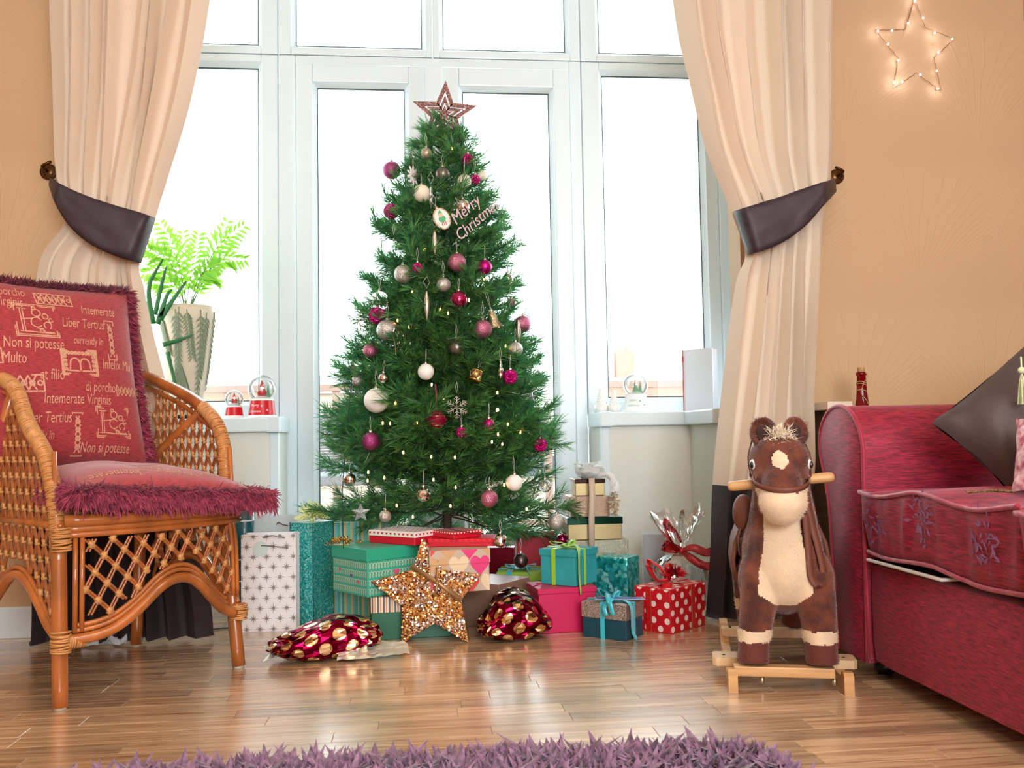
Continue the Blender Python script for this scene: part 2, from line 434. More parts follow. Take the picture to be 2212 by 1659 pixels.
def wall(name, boxes, m):
    b = MB()
    for q in boxes: box(b, *q)
    return b.build(name, m, kind='structure')
wb_ = wall('wall_back', [(LEFT_WALL-.1, OPEN_L, Y_WALL, Y_WALL+.12, 0, CEIL_Z), (OPEN_R+.0, RIGHT_WALL+.1, Y_WALL, Y_WALL+.12, 0, CEIL_Z), (OPEN_L, OPEN_R, Y_WALL, Y_WALL+.12, 2.82, CEIL_Z)], M_PAPER)
wall('wall_left', [(LEFT_WALL-.1, LEFT_WALL, REAR_WALL-.1, Y_WALL, 0, CEIL_Z)], M_PAPER)
wall('wall_right', [(RIGHT_WALL, RIGHT_WALL+.1, REAR_WALL-.1, Y_WALL, 0, CEIL_Z)], M_PAPER)
RWX0, RWX1, RWZ0, RWZ1 = -0.45, 1.85, .6, 2.4  # rear opening put in behind the camera to let fill light in
wall('wall_rear', [(LEFT_WALL-.1, RWX0, REAR_WALL-.1, REAR_WALL, 0, CEIL_Z), (RWX1, RIGHT_WALL+.1, REAR_WALL-.1, REAR_WALL, 0, CEIL_Z), (RWX0, RWX1, REAR_WALL-.1, REAR_WALL, 0, RWZ0), (RWX0, RWX1, REAR_WALL-.1, REAR_WALL, RWZ1, CEIL_Z)], M_PAPER)
wall('ceiling', [(LEFT_WALL-.1, RIGHT_WALL+.1, REAR_WALL-.1, Y_WIN+.1, CEIL_Z, CEIL_Z+.1)], M_CEIL)
DL, DR = wx(621, 1000), wx(1276, 1000)           # the opening for the door in the low wall
wall('wall_below_window_left', [(BAY_L-.25, DL, Y_LOW, Y_WIN+.05, 0, SILL_Z-.055)], M_PLASTER)
wall('wall_below_window_right', [(DR, BAY_R+.25, Y_LOW, Y_WIN+.05, 0, SILL_Z-.055)], M_PLASTER)
wall('wall_bay_side_right', [(BAY_R, BAY_R+.25, Y_WALL+.12, Y_LOW, 0, SILL_Z-.055)], M_PLASTER)
wall('wall_bay_side_left', [(BAY_L-.25, BAY_L, Y_WALL+.12, Y_LOW, 0, SILL_Z-.055)], M_PLASTER)
def sill(name, boxes):
    b = MB()
    for q in boxes: box(b, *q, bev=.006)
    return b.build(name, M_UPVC, kind='structure')
sill('trim_1', [(DR-.012, BAY_R+.25, Y_LOW-.03, Y_WIN-.035, SILL_Z-.055, SILL_Z), (BAY_R-.03, BAY_R+.25, Y_WALL+.12, Y_LOW-.03, SILL_Z-.055, SILL_Z), (DR-.014, DR+.035, Y_LOW-.034, Y_WIN-.03, SILL_Z-.058, SILL_Z+.003)])
sill('trim_2', [(BAY_L-.25, DL+.012, Y_LOW-.03, Y_WIN-.035, SILL_Z-.055, SILL_Z), (BAY_L-.25, BAY_L+.03, Y_WALL+.12, Y_LOW-.03, SILL_Z-.055, SILL_Z), (DL-.035, DL+.014, Y_LOW-.034, Y_WIN-.03, SILL_Z-.058, SILL_Z+.003)])
sill('trim_3', [(DR-.006, DR+.03, Y_LOW-.006, Y_LOW+.03, 0, SILL_Z-.056)])
sill('trim_4', [(DL-.03, DL+.006, Y_LOW-.006, Y_LOW+.03, 0, SILL_Z-.056)])
for nm, q in (('baseboard_back_right', (DR+.03, BAY_R, Y_LOW-.014, Y_LOW, 0, .09)), ('baseboard_back_left', (BAY_L, DL-.03, Y_LOW-.014, Y_LOW, 0, .09)),
              ('baseboard_bay_right', (BAY_R-.014, BAY_R, Y_WALL+.12, Y_LOW-.014, 0, .09)), ('baseboard_wall_right', (OPEN_R+.02, RIGHT_WALL, Y_WALL-.014, Y_WALL, 0, .1)),
              ('baseboard_wall_left', (LEFT_WALL, OPEN_L-.02, Y_WALL-.014, Y_WALL, 0, .1))):
    b = MB(); box(b, *q, bev=.004); b.build(nm, M_UPVC, kind='structure')

# windows: each is a frame with a bead, a gasket line and a pane
def frame_rect(mb, x0, x1, z0, z1, w, y0, y1, bev=.004, M=None):
    """picture frame, outer size x0..x1 z0..z1, member width w (l, r, b, t)"""
    l, r, b_, t = w if isinstance(w, tuple) else (w, w, w, w)
    box(mb, x0, x0+l, y0, y1, z0, z1, bev, M=M); box(mb, x1-r, x1, y0, y1, z0, z1, bev, M=M)
    box(mb, x0+l, x1-r, y0, y1, z0, z0+b_, bev, M=M); box(mb, x0+l, x1-r, y0, y1, z1-t, z1, bev, M=M)
def bead(mb, x0, x1, z0, z1, d, y0, y1, M=None):
    """sloping glazing bead round an opening"""
    o = [(x0, z0), (x1, z0), (x1, z1), (x0, z1)]; i_ = [(x0+d, z0+d), (x1-d, z0+d), (x1-d, z1-d), (x0+d, z1-d)]
    vs = [(a, y0, c) for a, c in o]+[(a, y1, c) for a, c in i_]
    mb.add(vs, [(k, (k+1) % 4, 4+(k+1) % 4, 4+k) for k in range(4)], M=M)
def glazing(parent, x0, x1, z0, z1, y, M=None):
    """bead + gasket + pane filling the opening x0..x1"""
    b = MB(); bead(b, x0, x1, z0, z1, .018, y-.006, y+.022, M=M); o = b.build('glazing_bead', M_UPVC, parent)
    g = MB(); frame_rect(g, x0+.016, x1-.016, z0+.016, z1-.016, .0045, y+.020, y+.03, 0, M=M); g.build('gasket', M_GASKET, parent)
    p = MB(); box(p, x0+.017, x1-.017, y+.026, y+.030, z0+.017, z1-.017, 0, M=M); p.build('pane', M_GLASS, parent)
TOP = 2.8
ZT0, ZT1 = wz(780, 141), wz(780, 102)     # the transom
GL = {}
def window(n, x0, x1, z0, z1, fr, y=Y_WIN, M=None, kind='window'):
    root = empty('%s_%d' % (kind, n), kind='structure')
    f = MB(); frame_rect(f, x0, x1, z0, z1, fr, y, y+.07, M=M); f.build('window_frame', M_UPVC, root)
    l, r, b_, t = fr if isinstance(fr, tuple) else (fr,)*4
    glazing(root, x0+l, x1-r, z0+b_, z1-t, y+.012, M=M); return root
X_a0, X_a1 = BAY_L-.2, wx(601)          # left side window
X_d0, X_d1 = wx(603), wx(1262)          # door frame outer
X_b0, X_b1 = wx(1264), wx(1556)
XG = lambda x: wx(x)
g = .018
window(1, X_a0, X_a1, SILL_Z-.01, (ZT0+ZT1)/2-.002, (.06, X_a1-XG(556)-g, wz(500, 866)-g-(SILL_Z-.01), (ZT1-ZT0)/2-.002-g+.012))
window(2, X_a0, X_a1, (ZT0+ZT1)/2+.002, TOP, (.06, X_a1-XG(556)-g, (ZT1-ZT0)/2-.002-g+.012, .06))
zb = wz(1400, 857)
window(3, X_b0, X_b1, SILL_Z-.01, (ZT0+ZT1)/2-.002, (XG(1311)-g-X_b0, X_b1-XG(1521)-g, zb-g-(SILL_Z-.01), (ZT1-ZT0)/2-.002-g+.012))
window(4, X_b0, X_b1, (ZT0+ZT1)/2+.002, TOP, (XG(1307)-g-X_b0, X_b1-XG(1521)-g, (ZT1-ZT0)/2-.002-g+.012, .06))
mx0, mx1 = XG(917)+g, XG(964)-g; mm = (mx0+mx1)/2
window(5, X_d0, mm-.001, (ZT0+ZT1)/2+.002, TOP, (XG(640)-g-X_d0, mm-mx0, (ZT1-ZT0)/2-.002-g+.012, .06))
window(6, mm+.001, X_d1, (ZT0+ZT1)/2+.002, TOP, (mx1-mm, X_d1-XG(1232)-g, (ZT1-ZT0)/2-.002-g+.012, .06))
# door frame and two leaves
dft = (ZT0+ZT1)/2-.002
xl, xr = XG(642), XG(1236)
fr = empty('door_1', kind='structure'); f = MB()
box(f, X_d0, xl-.003, Y_WIN-.002, Y_WIN+.07, 0, dft, .004); box(f, xr+.003, X_d1, Y_WIN-.002, Y_WIN+.07, 0, dft, .004)
box(f, xl-.003, xr+.003, Y_WIN-.002, Y_WIN+.07, ZT0-.004, dft, .004); box(f, xl-.003, xr+.003, Y_WIN-.002, Y_WIN+.07, -.0, .035, .004)
f.build('door_frame', M_UPVC, fr)
dm = XG(941); lz0, lz1 = .04, ZT0-.008
def leaf(n, x0, x1, gx0, gx1, gt):
    root = empty('door_%d' % n, kind='structure'); f = MB()
    frame_rect(f, x0, x1, lz0, lz1, (gx0-g-x0, x1-gx1-g, .15, lz1-gt-g), Y_WIN-.018, Y_WIN+.052, .005); f.build('door_leaf', M_UPVC, root)
    glazing(root, gx0-g, gx1+g, lz0+.15, gt+g, Y_WIN-.006); return root
d2 = leaf(2, xl, dm-.002, XG(687), XG(877), wz(780, 190)); d3 = leaf(3, dm+.002, xr, XG(1005), XG(1192), wz(1100, 199))
b = MB(); box(b, XG(922), XG(960), Y_WIN-.032, Y_WIN-.018, lz0, lz1, .005); b.build('meeting_strip', M_UPVC, d3)
for d, x in ((d2, XG(900)),):
    b = MB(); box(b, x-.016, x+.016, Y_WIN-.026, Y_WIN-.018, .93, 1.13, .003); tube(b, [(x, Y_WIN-.02, 1.07), (x, Y_WIN-.055, 1.07), (x-.0, Y_WIN-.06, 1.06), (x-.09, Y_WIN-.06, 1.06)], .008); b.build('door_handle', M_UPVC, d)
# the corner posts and the glazed sides of the bay
for s, xx in ((1, BAY_R), (-1, BAY_L)):
    b = MB(); xa = X_b1 if s > 0 else X_a0
    if s > 0: box(b, X_b1, X_b1+.11, Y_WIN-.01, Y_WIN+.09, SILL_Z, TOP, .006)
    else: box(b, X_a0-.1, X_a0, Y_WIN-.01, Y_WIN+.09, SILL_Z, TOP, .006)
    b.build('trim_%d' % (5 if s > 0 else 6), M_UPVC, kind='structure')
SX = X_b1+.04
def side_window(n, X, flip):
    M = Matrix.Translation((X, 0, 0)) @ Matrix.Rotation(-pi/2 if not flip else pi/2, 4, 'Z')
    # local x runs along the side wall, local y points outwards
    x0, x1 = (-(Y_WIN-.01), -(Y_WALL+.13)) if not flip else (Y_WALL+.13, Y_WIN-.01)
    window(n, x0, x1, SILL_Z-.01, (ZT0+ZT1)/2-.002, .075, y=0, M=M); window(n+1, x0, x1, (ZT0+ZT1)/2+.002, TOP, .075, y=0, M=M)
side_window(7, SX+.0, False)
side_window(9, X_a0-.04, True)
wall('ceiling_bay', [(BAY_L-.3, BAY_R+.3, Y_WALL+.12, Y_WIN+.1, TOP, CEIL_Z)], M_CEIL)
rw = empty('window_11', kind='structure'); b = MB(); frame_rect(b, RWX0, RWX1, RWZ0, RWZ1, .07, REAR_WALL-.08, REAR_WALL-.02); box(b, (RWX0+RWX1)/2-.035, (RWX0+RWX1)/2+.035, REAR_WALL-.08, REAR_WALL-.02, RWZ0, RWZ1); b.build('window_frame', M_UPVC, rw)  # frame for the added rear opening, out of view
# ================================================================ curtains
M_CURT = translucent('cream_curtain', rgb(224, 210, 190), rgb(235, 120, 60), 0.07, 0.7, bump=.12, bump_s=500, sheen=.2)
M_HEM = mat('brown_curtain_panel', rgb(48, 38, 40), 0.75, bump=.15, bump_s=500, sheen=.0)
M_SATIN = mat('aubergine_satin', rgb(60, 46, 54), 0.55, bump=.6, bump_s=22, noise_s=30, noise_amt=.2, sheen=.0)
M_BRONZE = mat('dark_bronze', rgb(92, 64, 38), 0.32, metal=1.0)
def lerp_rows(rows, n):
    out = []
    P = [V((a, b, c, d)) for a, b, c, d in rows]
    for i in range(len(P)-1):
        a = P[max(i-1, 0)]; b = P[i]; c = P[i+1]; d = P[min(i+2, len(P)-1)]
        if i == 0: a = b*2-c
        if i+2 >= len(P): d = c*2-b
        for k in range(n):
            t = k/n; out.append(0.5*((2*b)+(c-a)*t+(2*a-5*b+4*c-d)*t*t+(3*b-a-3*c+d)*t**3))
    out.append(P[-1]); return out
def curtain(rows, Yc, folds, seed, amps, label, hem_z):
    """rows: (left px, left py, right px, right py); amps: fold depth per row; one sheet of cloth"""
    rr = lerp_rows(rows, 9); NU = folds*14; rnd = random.Random(seed)
    wid = [0.7+0.6*rnd.random() for _ in range(folds)]; tot = sum(wid); acc = [0]
    for w in wid: acc.append(acc[-1]+w/tot)
    ph = [rnd.random()*6 for _ in range(folds+1)]; ampk = [0.65+0.6*rnd.random() for _ in range(folds)]
    am = []
    for i in range(len(amps)-1):
        for k in range(9): t = k/9; t = t*t*(3-2*t); am.append(amps[i]*(1-t)+amps[i+1]*t)
    am.append(amps[-1])
    vs = []; nr = len(rr)
    for j, q in enumerate(rr):
        A = PY(q[0], q[1], Yc); B = PY(q[2], q[3], Yc)
        A.z = max(A.z, 0.012); B.z = max(B.z, 0.012)
        for i in range(NU+1):
            u = i/NU*folds; k = min(int(u), folds-1); f = u-k
            th = 2*pi*f
            # rounded pleat with a narrow deep crease
            yy = -cos(th); yy = -(1-abs((f-.5)*2)**3.2)*1.0+.35
            s = acc[k]+(acc[k+1]-acc[k])*f
            over = 0.20*sin(th)*(acc[k+1]-acc[k])
            zrow = A.z*(1-s)+B.z*s
            wob = 0.006*sin(zrow*4.2+ph[k])+.010*sin(zrow*2.1+ph[k]*2)
            p = A.lerp(B, max(0, min(1, s+over)))
            dY = am[j]*ampk[k]*yy
            sag = 0.004*noise.noise(V((s*9, zrow*7, seed)))
            vs.append(V((p.x+wob*min(1, am[j]/.04), Yc+dY+sag+wob*.4, p.z)))
    W = NU+1; b = MB(); fs = []; ms = []
    for j in range(nr-1):
        for i in range(NU):
            fs.append((j*W+i, (j+1)*W+i, (j+1)*W+i+1, j*W+i+1))
    b.add(vs, fs, None, smooth=True)
    for n_, f in enumerate(b.f):
        zc = sum(b.v[k][2] for k in f)/4; b.m[n_] = 1 if zc < hem_z else 0
    return b, label
root = empty('curtain', PY(260, 1400, 3.0)*1.0, label='cream curtain left of the window behind the rattan chair, tied back', cat='curtain')
root.location.z = 0; ROOT_CL = root
def sub(root, mb, name, mats, **kw):
    """build mb (world coordinates) under root"""
    o = mb.build(name, mats, root, **kw); o.matrix_parent_inverse = Matrix.Identity(4)
    M = Matrix.Translation(root.location) @ root.rotation_euler.to_matrix().to_4x4()
    o.data.transform(M.inverted()); return o
b, _ = curtain([(90, -330, 500, -330), (98, 20, 448, 20), (104, 200, 410, 215), (108, 330, 368, 370), (116, 392, 338, 474), (140, 470, 306, 566), (88, 560, 318, 620), (78, 680, 340, 730), (74, 830, 368, 850), (70, 1000, 392, 1000), (66, 1170, 415, 1180), (60, 1300, 440, 1300), (50, 1460, 452, 1440)],
            3.0, 8, 3, [.075, .075, .068, .055, .03, .022, .045, .055, .06, .065, .065, .065, .065], '', 0.40)
sub(root, b, 'curtain_fabric', [M_CURT, M_HEM])
root = empty('curtain', PY(1680, 1400, 3.0), label='cream curtain behind the rocking horse, tied back, dark brown lower panel', cat='curtain'); root.location.z = 0
b, _ = curtain([(1425, -330, 1815, -330), (1462, 20, 1804, 20), (1496, 180, 1800, 190), (1530, 320, 1796, 320), (1588, 462, 1792, 402), (1614, 548, 1778, 470), (1600, 612, 1776, 590), (1586, 720, 1773, 720), (1570, 850, 1770, 850), (1552, 980, 1774, 980), (1543, 1060, 1770, 1060), (1532, 1220, 1768, 1220), (1522, 1345, 1768, 1345), (1516, 1400, 1768, 1400)],
            3.0, 6, 11, [.08, .08, .072, .058, .034, .024, .05, .065, .07, .07, .07, .07, .07, .07], '', 0.446)
sub(root, b, 'curtain_fabric', [M_CURT, M_HEM])

pole_z = PY(1106, -300, 3.0).z
b = MB(); tube(b, [(PY(40, -300, 3.0).x, 3.02, pole_z), (PY(1860, -300, 3.0).x, 3.02, pole_z)], .016, 12); b.build('trim_7', M_BRONZE, kind='structure')  # curtain pole out of view, added so both curtains hang from it
def tieback(top, bot, hook_px, side, label):
    """satin band: top / bottom edge pixels from hook to window side; returns behind the cloth"""
    root = empty('curtain_tieback', PY(hook_px[0], hook_px[1], 3.07), label=label, cat='tieback')
    tp = catmull([(x, y, 0) for x, y in top], 8); bt = catmull([(x, y, 0) for x, y in bot], 8); n = len(tp)
    b = MB(); vs = []; m = 9
    for i in range(n):
        t = i/(n-1); Yv = 3.09-0.165*min(1, t*7)**.5+0.06*max(0, (t-.86)/.14)**2
        for k in range(m):
            s = k/(m-1); q = tp[i].lerp(bt[i], s)
            wr = .007*noise.noise(V((t*5, s*10, side)))+.006*sin(s*24+t*5+2*noise.noise(V((t*4, s*3, 1))))*max(0, t-.35)
            vs.append(PY(q.x, q.y, Yv+wr-.008*sin(pi*s)))
    # behind
    A = vs[-m:]; B = vs[:m]
    for i in range(1, 9):
        t = i/8
        for k in range(m):
            p = A[k].lerp(B[k], t); p.y = A[k].y*(1-t)+B[k].y*t+.07*sin(pi*min(1, t*1.0)); p.z -= .0
            vs.append(p)
    rowsn = n+8; fs = [(i*m+k, i*m+k+1, (i+1)*m+k+1, (i+1)*m+k) for i in range(rowsn-1) for k in range(m-1)]
    b.add(vs, fs, None, smooth=True); o = sub(root, b, 'satin_band', M_SATIN); solidify(o, .003)
    return root
tieback([(108, 384), (140, 402), (190, 424), (250, 444), (300, 458), (336, 471)], [(106, 400), (122, 444), (150, 488), (195, 527), (250, 553), (304, 569)], (106, 372), 1, 'dark aubergine satin tieback round the left curtain above the red cushion')
tieback([(1804, 386), (1770, 396), (1725, 411), (1680, 427), (1630, 442), (1585, 456)], [(1806, 414), (1775, 448), (1742, 486), (1700, 518), (1658, 538), (1615, 551)], (1808, 380), 2, 'dark aubergine satin tieback round the right curtain above the horse')
def hook(px_, py_, sgn, label):
    p = PY(px_, py_, Y_WALL); root = empty('tieback_hook', p, label=label, cat='hook')
    b = MB(); M = Matrix.Rotation(pi/2, 4, 'X')
    lathe(b, [(0, 0), (.027, 0), (.027, .006), (.022, .010), (.018, .008), (.012, .012), (0, .012)], 28, M=M)
    for k in range(28):
        a = 2*pi*k/28; sphere(b, (0.0245*cos(a), -.009, .0245*sin(a)), .0024, 6, 4)
    b.build('rosette', M_BRONZE, root)
    b = MB(); tube(b, catmull([(0, -.01, 0), (0, -.05, 0), (-.004*sgn, -.062, .004), (-.02*sgn, -.064, .012), (-.028*sgn, -.058, .018)], 5), .005, 8)
    tube(b, catmull([(0, -.04, 0), (0, -.045, -.015), (-.006*sgn, -.05, -.022)], 4), .004, 8)
    b.build('hook_arm', M_BRONZE, root)
hook(106, 372, -1, 'round bronze hook on the wall left of the left curtain')
hook(1806, 382, 1, 'round bronze hook on the wall right of the right curtain')

# ================================================================ shaggy rug
M_RUG = mat('mauve_rug_pile', rgb(156, 118, 146), 0.8, sheen=.4, noise_s=70, noise_amt=.6)
M_RUGB = mat('rug_backing', rgb(90, 62, 80), 0.9)
rp = [PZ(x, y, 0.05) for x, y in ((x_, y_-15) for x_, y_ in ((130, 1690), (330, 1668), (520, 1656), (720, 1650), (900, 1645), (1100, 1632), (1300, 1628), (1480, 1618), (1620, 1622), (1700, 1660), (1745, 1700)))]
RUGX0, RUGX1 = rp[0].x, rp[-1].x
def rug_edge(x):
    pts = rp
    if x <= pts[0].x: return pts[0].y-(pts[0].x-x)*.6
    for a, b_ in zip(pts, pts[1:]):
        if a.x <= x <= b_.x: return a.y+(b_.y-a.y)*(x-a.x)/(b_.x-a.x)
    return pts[-1].y-(x-pts[-1].x)*3
rug = empty('shag_rug', ((RUGX0+RUGX1)/2, 1.2, 0), label='mauve shaggy rug on the wood floor in the foreground', cat='rug')
b = MB(); ol = [(p.x, p.y-.02) for p in rp]+[(RUGX1+.05, .35), (RUGX0-.1, .35)]
prism(b, ol, 0.0005, .012); sub(rug, b, 'rug_backing', M_RUGB)
b = MB(); rr = random.Random(5)
for i in range(9000):
    x = rr.uniform(RUGX0-.1, RUGX1+.08); e = rug_edge(x)
    if i < 5200: y = e-abs(rr.gauss(0, .07))
    else: y = rr.uniform(.45, e)
    h = rr.uniform(.036, .064)*(1.0 if rr.random() < .8 else 1.25); w = rr.uniform(.006, .0115); a = rr.uniform(0, 2*pi); ln = rr.uniform(.1, .8)
    d = V((cos(a), sin(a), 0)); sd = V((-sin(a), cos(a), 0)); lean = rr.uniform(.2, 1.0)*h
    p0 = V((x, y, .006)); pm = p0+V((0, 0, h*.55))+d*lean*.35; pt = p0+V((0, 0, h*(1-.25*lean/h)))+d*lean
    nn = d*w*.5
    b.add([p0-sd*w*.3, p0+sd*w*.3, pm+sd*w+nn, pm-sd*w+nn, pt, pm-nn], [(0, 1, 2, 3), (3, 2, 4), (0, 3, 5), (1, 5, 2), (3, 4, 5), (2, 5, 4)], None, smooth=False)
sub(rug, b, 'rug_pile', M_RUG, kind='stuff')
# ================================================================ rattan chair
M_RAT = mat('rattan_pole', rgb(196, 112, 52), 0.28, coat=.5, noise_s=14, noise_amt=.45, stretch=(1, 1, .35), bump=.1, bump_s=60)
M_RATD = mat('rattan_cane', rgb(176, 98, 48), 0.32, coat=.4, noise_s=20, noise_amt=.35)
M_WRAP = mat('rattan_wrap', rgb(214, 152, 90), 0.42, noise_s=60, noise_amt=.3)
M_RUB = mat('clear_rubber_foot', rgb(190, 180, 165), 0.4)
P1 = PZ(130, 1533, 0); P2 = PZ(516, 1443, 0)
cu_ = (P2-P1); CW = cu_.length; cu_.normalize(); cb_ = V((-cu_.y, cu_.x, 0)); cup = V((0, 0, 1))
CH = Matrix((( cu_.x, cb_.x, 0, P1.x), (cu_.y, cb_.y, 0, P1.y), (0, 0, 1, 0), (0, 0, 0, 1))); CHI = CH.inverted()
rz_c = atan2(cu_.y, cu_.x)
chair = empty('rattan_armchair', P1, rz_c, label='orange rattan armchair with red cushions at the left edge', cat='chair')
def toch(p): return CHI @ p
def side_pt(x, y, xl):
    """pixel on the vertical side plane local x = xl -> local point"""
    o = CHI @ C0; d = CHI.to_3x3() @ ray(x, y); return o+d*((xl-o.x)/d.x)
BUL = 0.045
def front_y(x): t = x/CW; return -BUL*4*max(0, t*(1-t)) if 0 <= t <= 1 else 0
def front_pt(x, y):
    o = CHI @ C0; d = CHI.to_3x3() @ ray(x, y); yy = 0
    for _ in range(12): p = o+d*((yy-o.y)/d.y); yy = .5*yy+.5*front_y(p.x)
    return p
def cpart(b, name, m, par=None, **kw):
    return b.build(name, m, par or chair, **kw)
def wrapping(mb, pts, r, pitch=.0042, th=.0022):
    """strip wound round a pole: a stack of rounded hoops"""
    P = catmull(pts, 10); L = 0; out = []; fr_ = frames(P); nxt = 0
    for i in range(len(P)-1):
        d = (P[i+1]-P[i]).length
        while nxt < L+d:
            t = (nxt-L)/d; out.append((P[i].lerp(P[i+1], t), fr_[i])); nxt += pitch
        L += d
    for p, (t, a, c) in out:
        tl = (t+a*R.uniform(-.12, .12)+c*R.uniform(-.12, .12)).normalized(); a2 = (a-tl*a.dot(tl)).normalized(); c2 = tl.cross(a2)
        n = 12; vs = []
        for k in range(n):
            an = 2*pi*k/n; rad = a2*cos(an)+c2*sin(an)
            vs += [p+rad*r-tl*pitch*.48, p+rad*(r+th)-tl*pitch*.2, p+rad*(r+th)+tl*pitch*.2, p+rad*r+tl*pitch*.48]
        fs = []
        for k in range(n):
            k2 = (k+1) % n
            for q in range(3): fs.append((k*4+q, k2*4+q, k2*4+q+1, k*4+q+1))
        mb.add(vs, fs, None, smooth=True)
xN, xF = 0.0, CW
# legs (the two front ones end in the arms)
farm = [side_pt(x, y, xF) for x, y in ((486, 1112), (487, 1050), (487, 1000), (482, 955), (466, 912), (438, 880), (400, 853), (350, 828), (300, 808), (240, 790))]
narm = [side_pt(x, y, xN) for x, y in ((127, 1165), (120, 1090), (112, 1040), (94, 975), (60, 915), (18, 880))]
o_, s_ = farm, []
# near arm goes on as the mirror of the far one
narm = [p for p in narm if p.y < farm[6].y-.03]+[V((xN, p.y, p.z+.006)) for p in farm[6:]]
back_y = farm[-1].y
print('chair', CW, [tuple(round(c, 3) for c in p) for p in farm], [tuple(round(c, 3) for c in p) for p in narm])
def leg(foot, top):
    b = MB(); tube(b, catmull([foot+V((0, 0, .006)), foot.lerp(top, .5), top], 4), .0178, 14)
    o = cpart(b, 'leg', M_RAT); b = MB(); lathe(b, [(0, 0), (.013, 0), (.014, .003), (.014, .008), (0, .008)], 14, M=Matrix.Translation(foot)); b.build('foot_cap', M_RUB, o); return o
leg(V((0, 0, 0)), narm[0]); leg(toch(P2), farm[0])
for x in (.03, CW-.03): leg(V((x, .50, 0)), V((x, .47, .44)))
for pts, nm in ((farm, 1), (narm, 0)):
    b = MB(); tube(b, catmull(pts, 6), .0175, 14); o = cpart(b, 'arm', M_RAT)
    b = MB(); n_ = 6 if nm else 9
    wrapping(b, pts[:n_], .0178); b.build('cane_wrapping', M_WRAP, o)
    b = MB(); q = [p+V((.0, .012, -.030)) for p in pts[6 if nm else 7:]]; tube(b, catmull([pts[4 if nm else 5]+V((0, .004, -.02))]+q, 5), .008, 8); b.build('inner_pole', M_RAT, o)
# braces from the arm down to the back of the seat
for x, arm_pt in ((xF, farm[5]), (xN, narm[5])):
    b = MB(); e = side_pt(352, 968, xF); e = V((x, e.y+.02, e.z-.01))
    tube(b, [arm_pt+V((0, .01, -.012)), e, V((x, e.y+.08, .43))], .011, 10); tube(b, [arm_pt+V((0.0, .028, -.014)), e+V((0, .018, 0)), V((x, e.y+.10, .43))], .008, 8)
    cpart(b, 'arm_brace', M_RAT)
# bindings where poles meet
def binding(p, r, h, ax='z'):
    b = MB(); d = {'z': V((0, 0, 1)), 'x': V((1, 0, 0)), 'y': V((0, 1, 0))}[ax]
    wrapping(b, [p-d*h/2, p, p+d*h/2], r, pitch=.005, th=.003); cpart(b, 'cane_binding', M_WRAP)
Zs = 0.155
binding(V((0, 0, Zs)), .021, .045); binding(V((CW, 0, .155)), .021, .04); binding(V((0, 0, narm[0].z)), .020, .05)
binding(V((.035, -.008, Zs-.002)), .014, .04, 'x'); binding(farm[0]+V((0, 0, -.0)), .019, .03)
# skirt rail with its two followers, seat rails, uprights of the front panel
wave = [front_pt(x, y) for x, y in ((133, 1383), (165, 1381), (205, 1373), (240, 1360), (272, 1339), (305, 1310), (337, 1277), (364, 1256), (390, 1247), (414, 1250), (435, 1265), (458, 1291), (481, 1314), (505, 1324))]
W = catmull(wave, 5)
b = MB(); tube(b, W, .0135, 10); cpart(b, 'skirt_rail', M_RAT)
for k, dz in ((1, .020), (2, .032)):
    b = MB(); tube(b, [p+V((0, .002*k, dz)) for p in W[4:-3]], .0062, 8); cpart(b, 'skirt_follower', M_RAT)
for dz, r in ((.437, .015), (.417, .009), (.403, .008)):
    b = MB(); tube(b, [V((CW*t, front_y(CW*t)-(0.012 if r > .01 else .004), dz)) for t in [k/16 for k in range(17)]], r, 10); cpart(b, 'seat_rail', M_RAT)
for x in (.028, .042): 
    b = MB(); tube(b, [V((x, front_y(x), .40)), V((x, front_y(x), .175))], .0062, 8); cpart(b, 'panel_upright', M_RAT)
for x in (CW-.02, CW-.008):
    b = MB(); tube(b, catmull([V((x-.018, -.012, .41)), V((x-.008, -.012, .33)), V((x, -.006, .2))], 4), .0055, 8); cpart(b, 'panel_upright', M_RAT)
def wave_z(x):
    for a, c in zip(W, W[1:]):
        if a.x <= x <= c.x or c.x <= x <= a.x: return a.z+(c.z-a.z)*(x-a.x)/((c.x-a.x) or 1e-9)
    return .16
KN = MB()
def lattice(fn, x0, x1, zlo, zhi, sp, slope, parent, r=.0026, gap=.0036, slope2=None, sp2=None):
    sl = {1: slope, -1: slope2 or slope}; sps = {1: sp, -1: sp2 or sp}
    """two families of doubled canes between curves zlo(x), zhi(x); fn(x, z) -> local point; knots at crossings"""
    lines = []
    H = .5
    for s in (1, -1):
        k = -30
        while k < 60:
            c = x0+k*sps[s]
            pts = []; n = 30
            for i in range(n+1):
                z = i/n*.9; x = c+s*(z-.1)*sl[s]
                if x0 <= x <= x1 and zlo(x) <= z <= zhi(x): pts.append((x, z))
                elif pts: break
            if len(pts) > 1:
                for g_ in (-gap, gap):
                    pass
                b = MB()
                for g_ in (-gap, gap): tube(b, [fn(x+g_, z)+V((0, s*.0016, 0)) for x, z in pts], r, 6, caps=False)
                cpart(b, 'lattice_cane', M_RATD, parent)
                lines.append((s, c))
            k += 1
    A = [c for s, c in lines if s > 0]; B = [c for s, c in lines if s < 0]
    for a in A:
        for c in B:
            z = .1+(c-a)/(sl[1]+sl[-1]); x = a+sl[1]*(z-.1)
            if x0 < x < x1 and zlo(x)+.004 < z < zhi(x)-.004:
                p = fn(x, z)
                for q in (1, -1):
                    d = V((sl[q]*q, 0, 1)).normalized()*.009
                    e1 = fn(x-d.x, z-d.z); e2 = fn(x+d.x, z+d.z)
                    tube(KN, [e1, e2], .0062, 7)
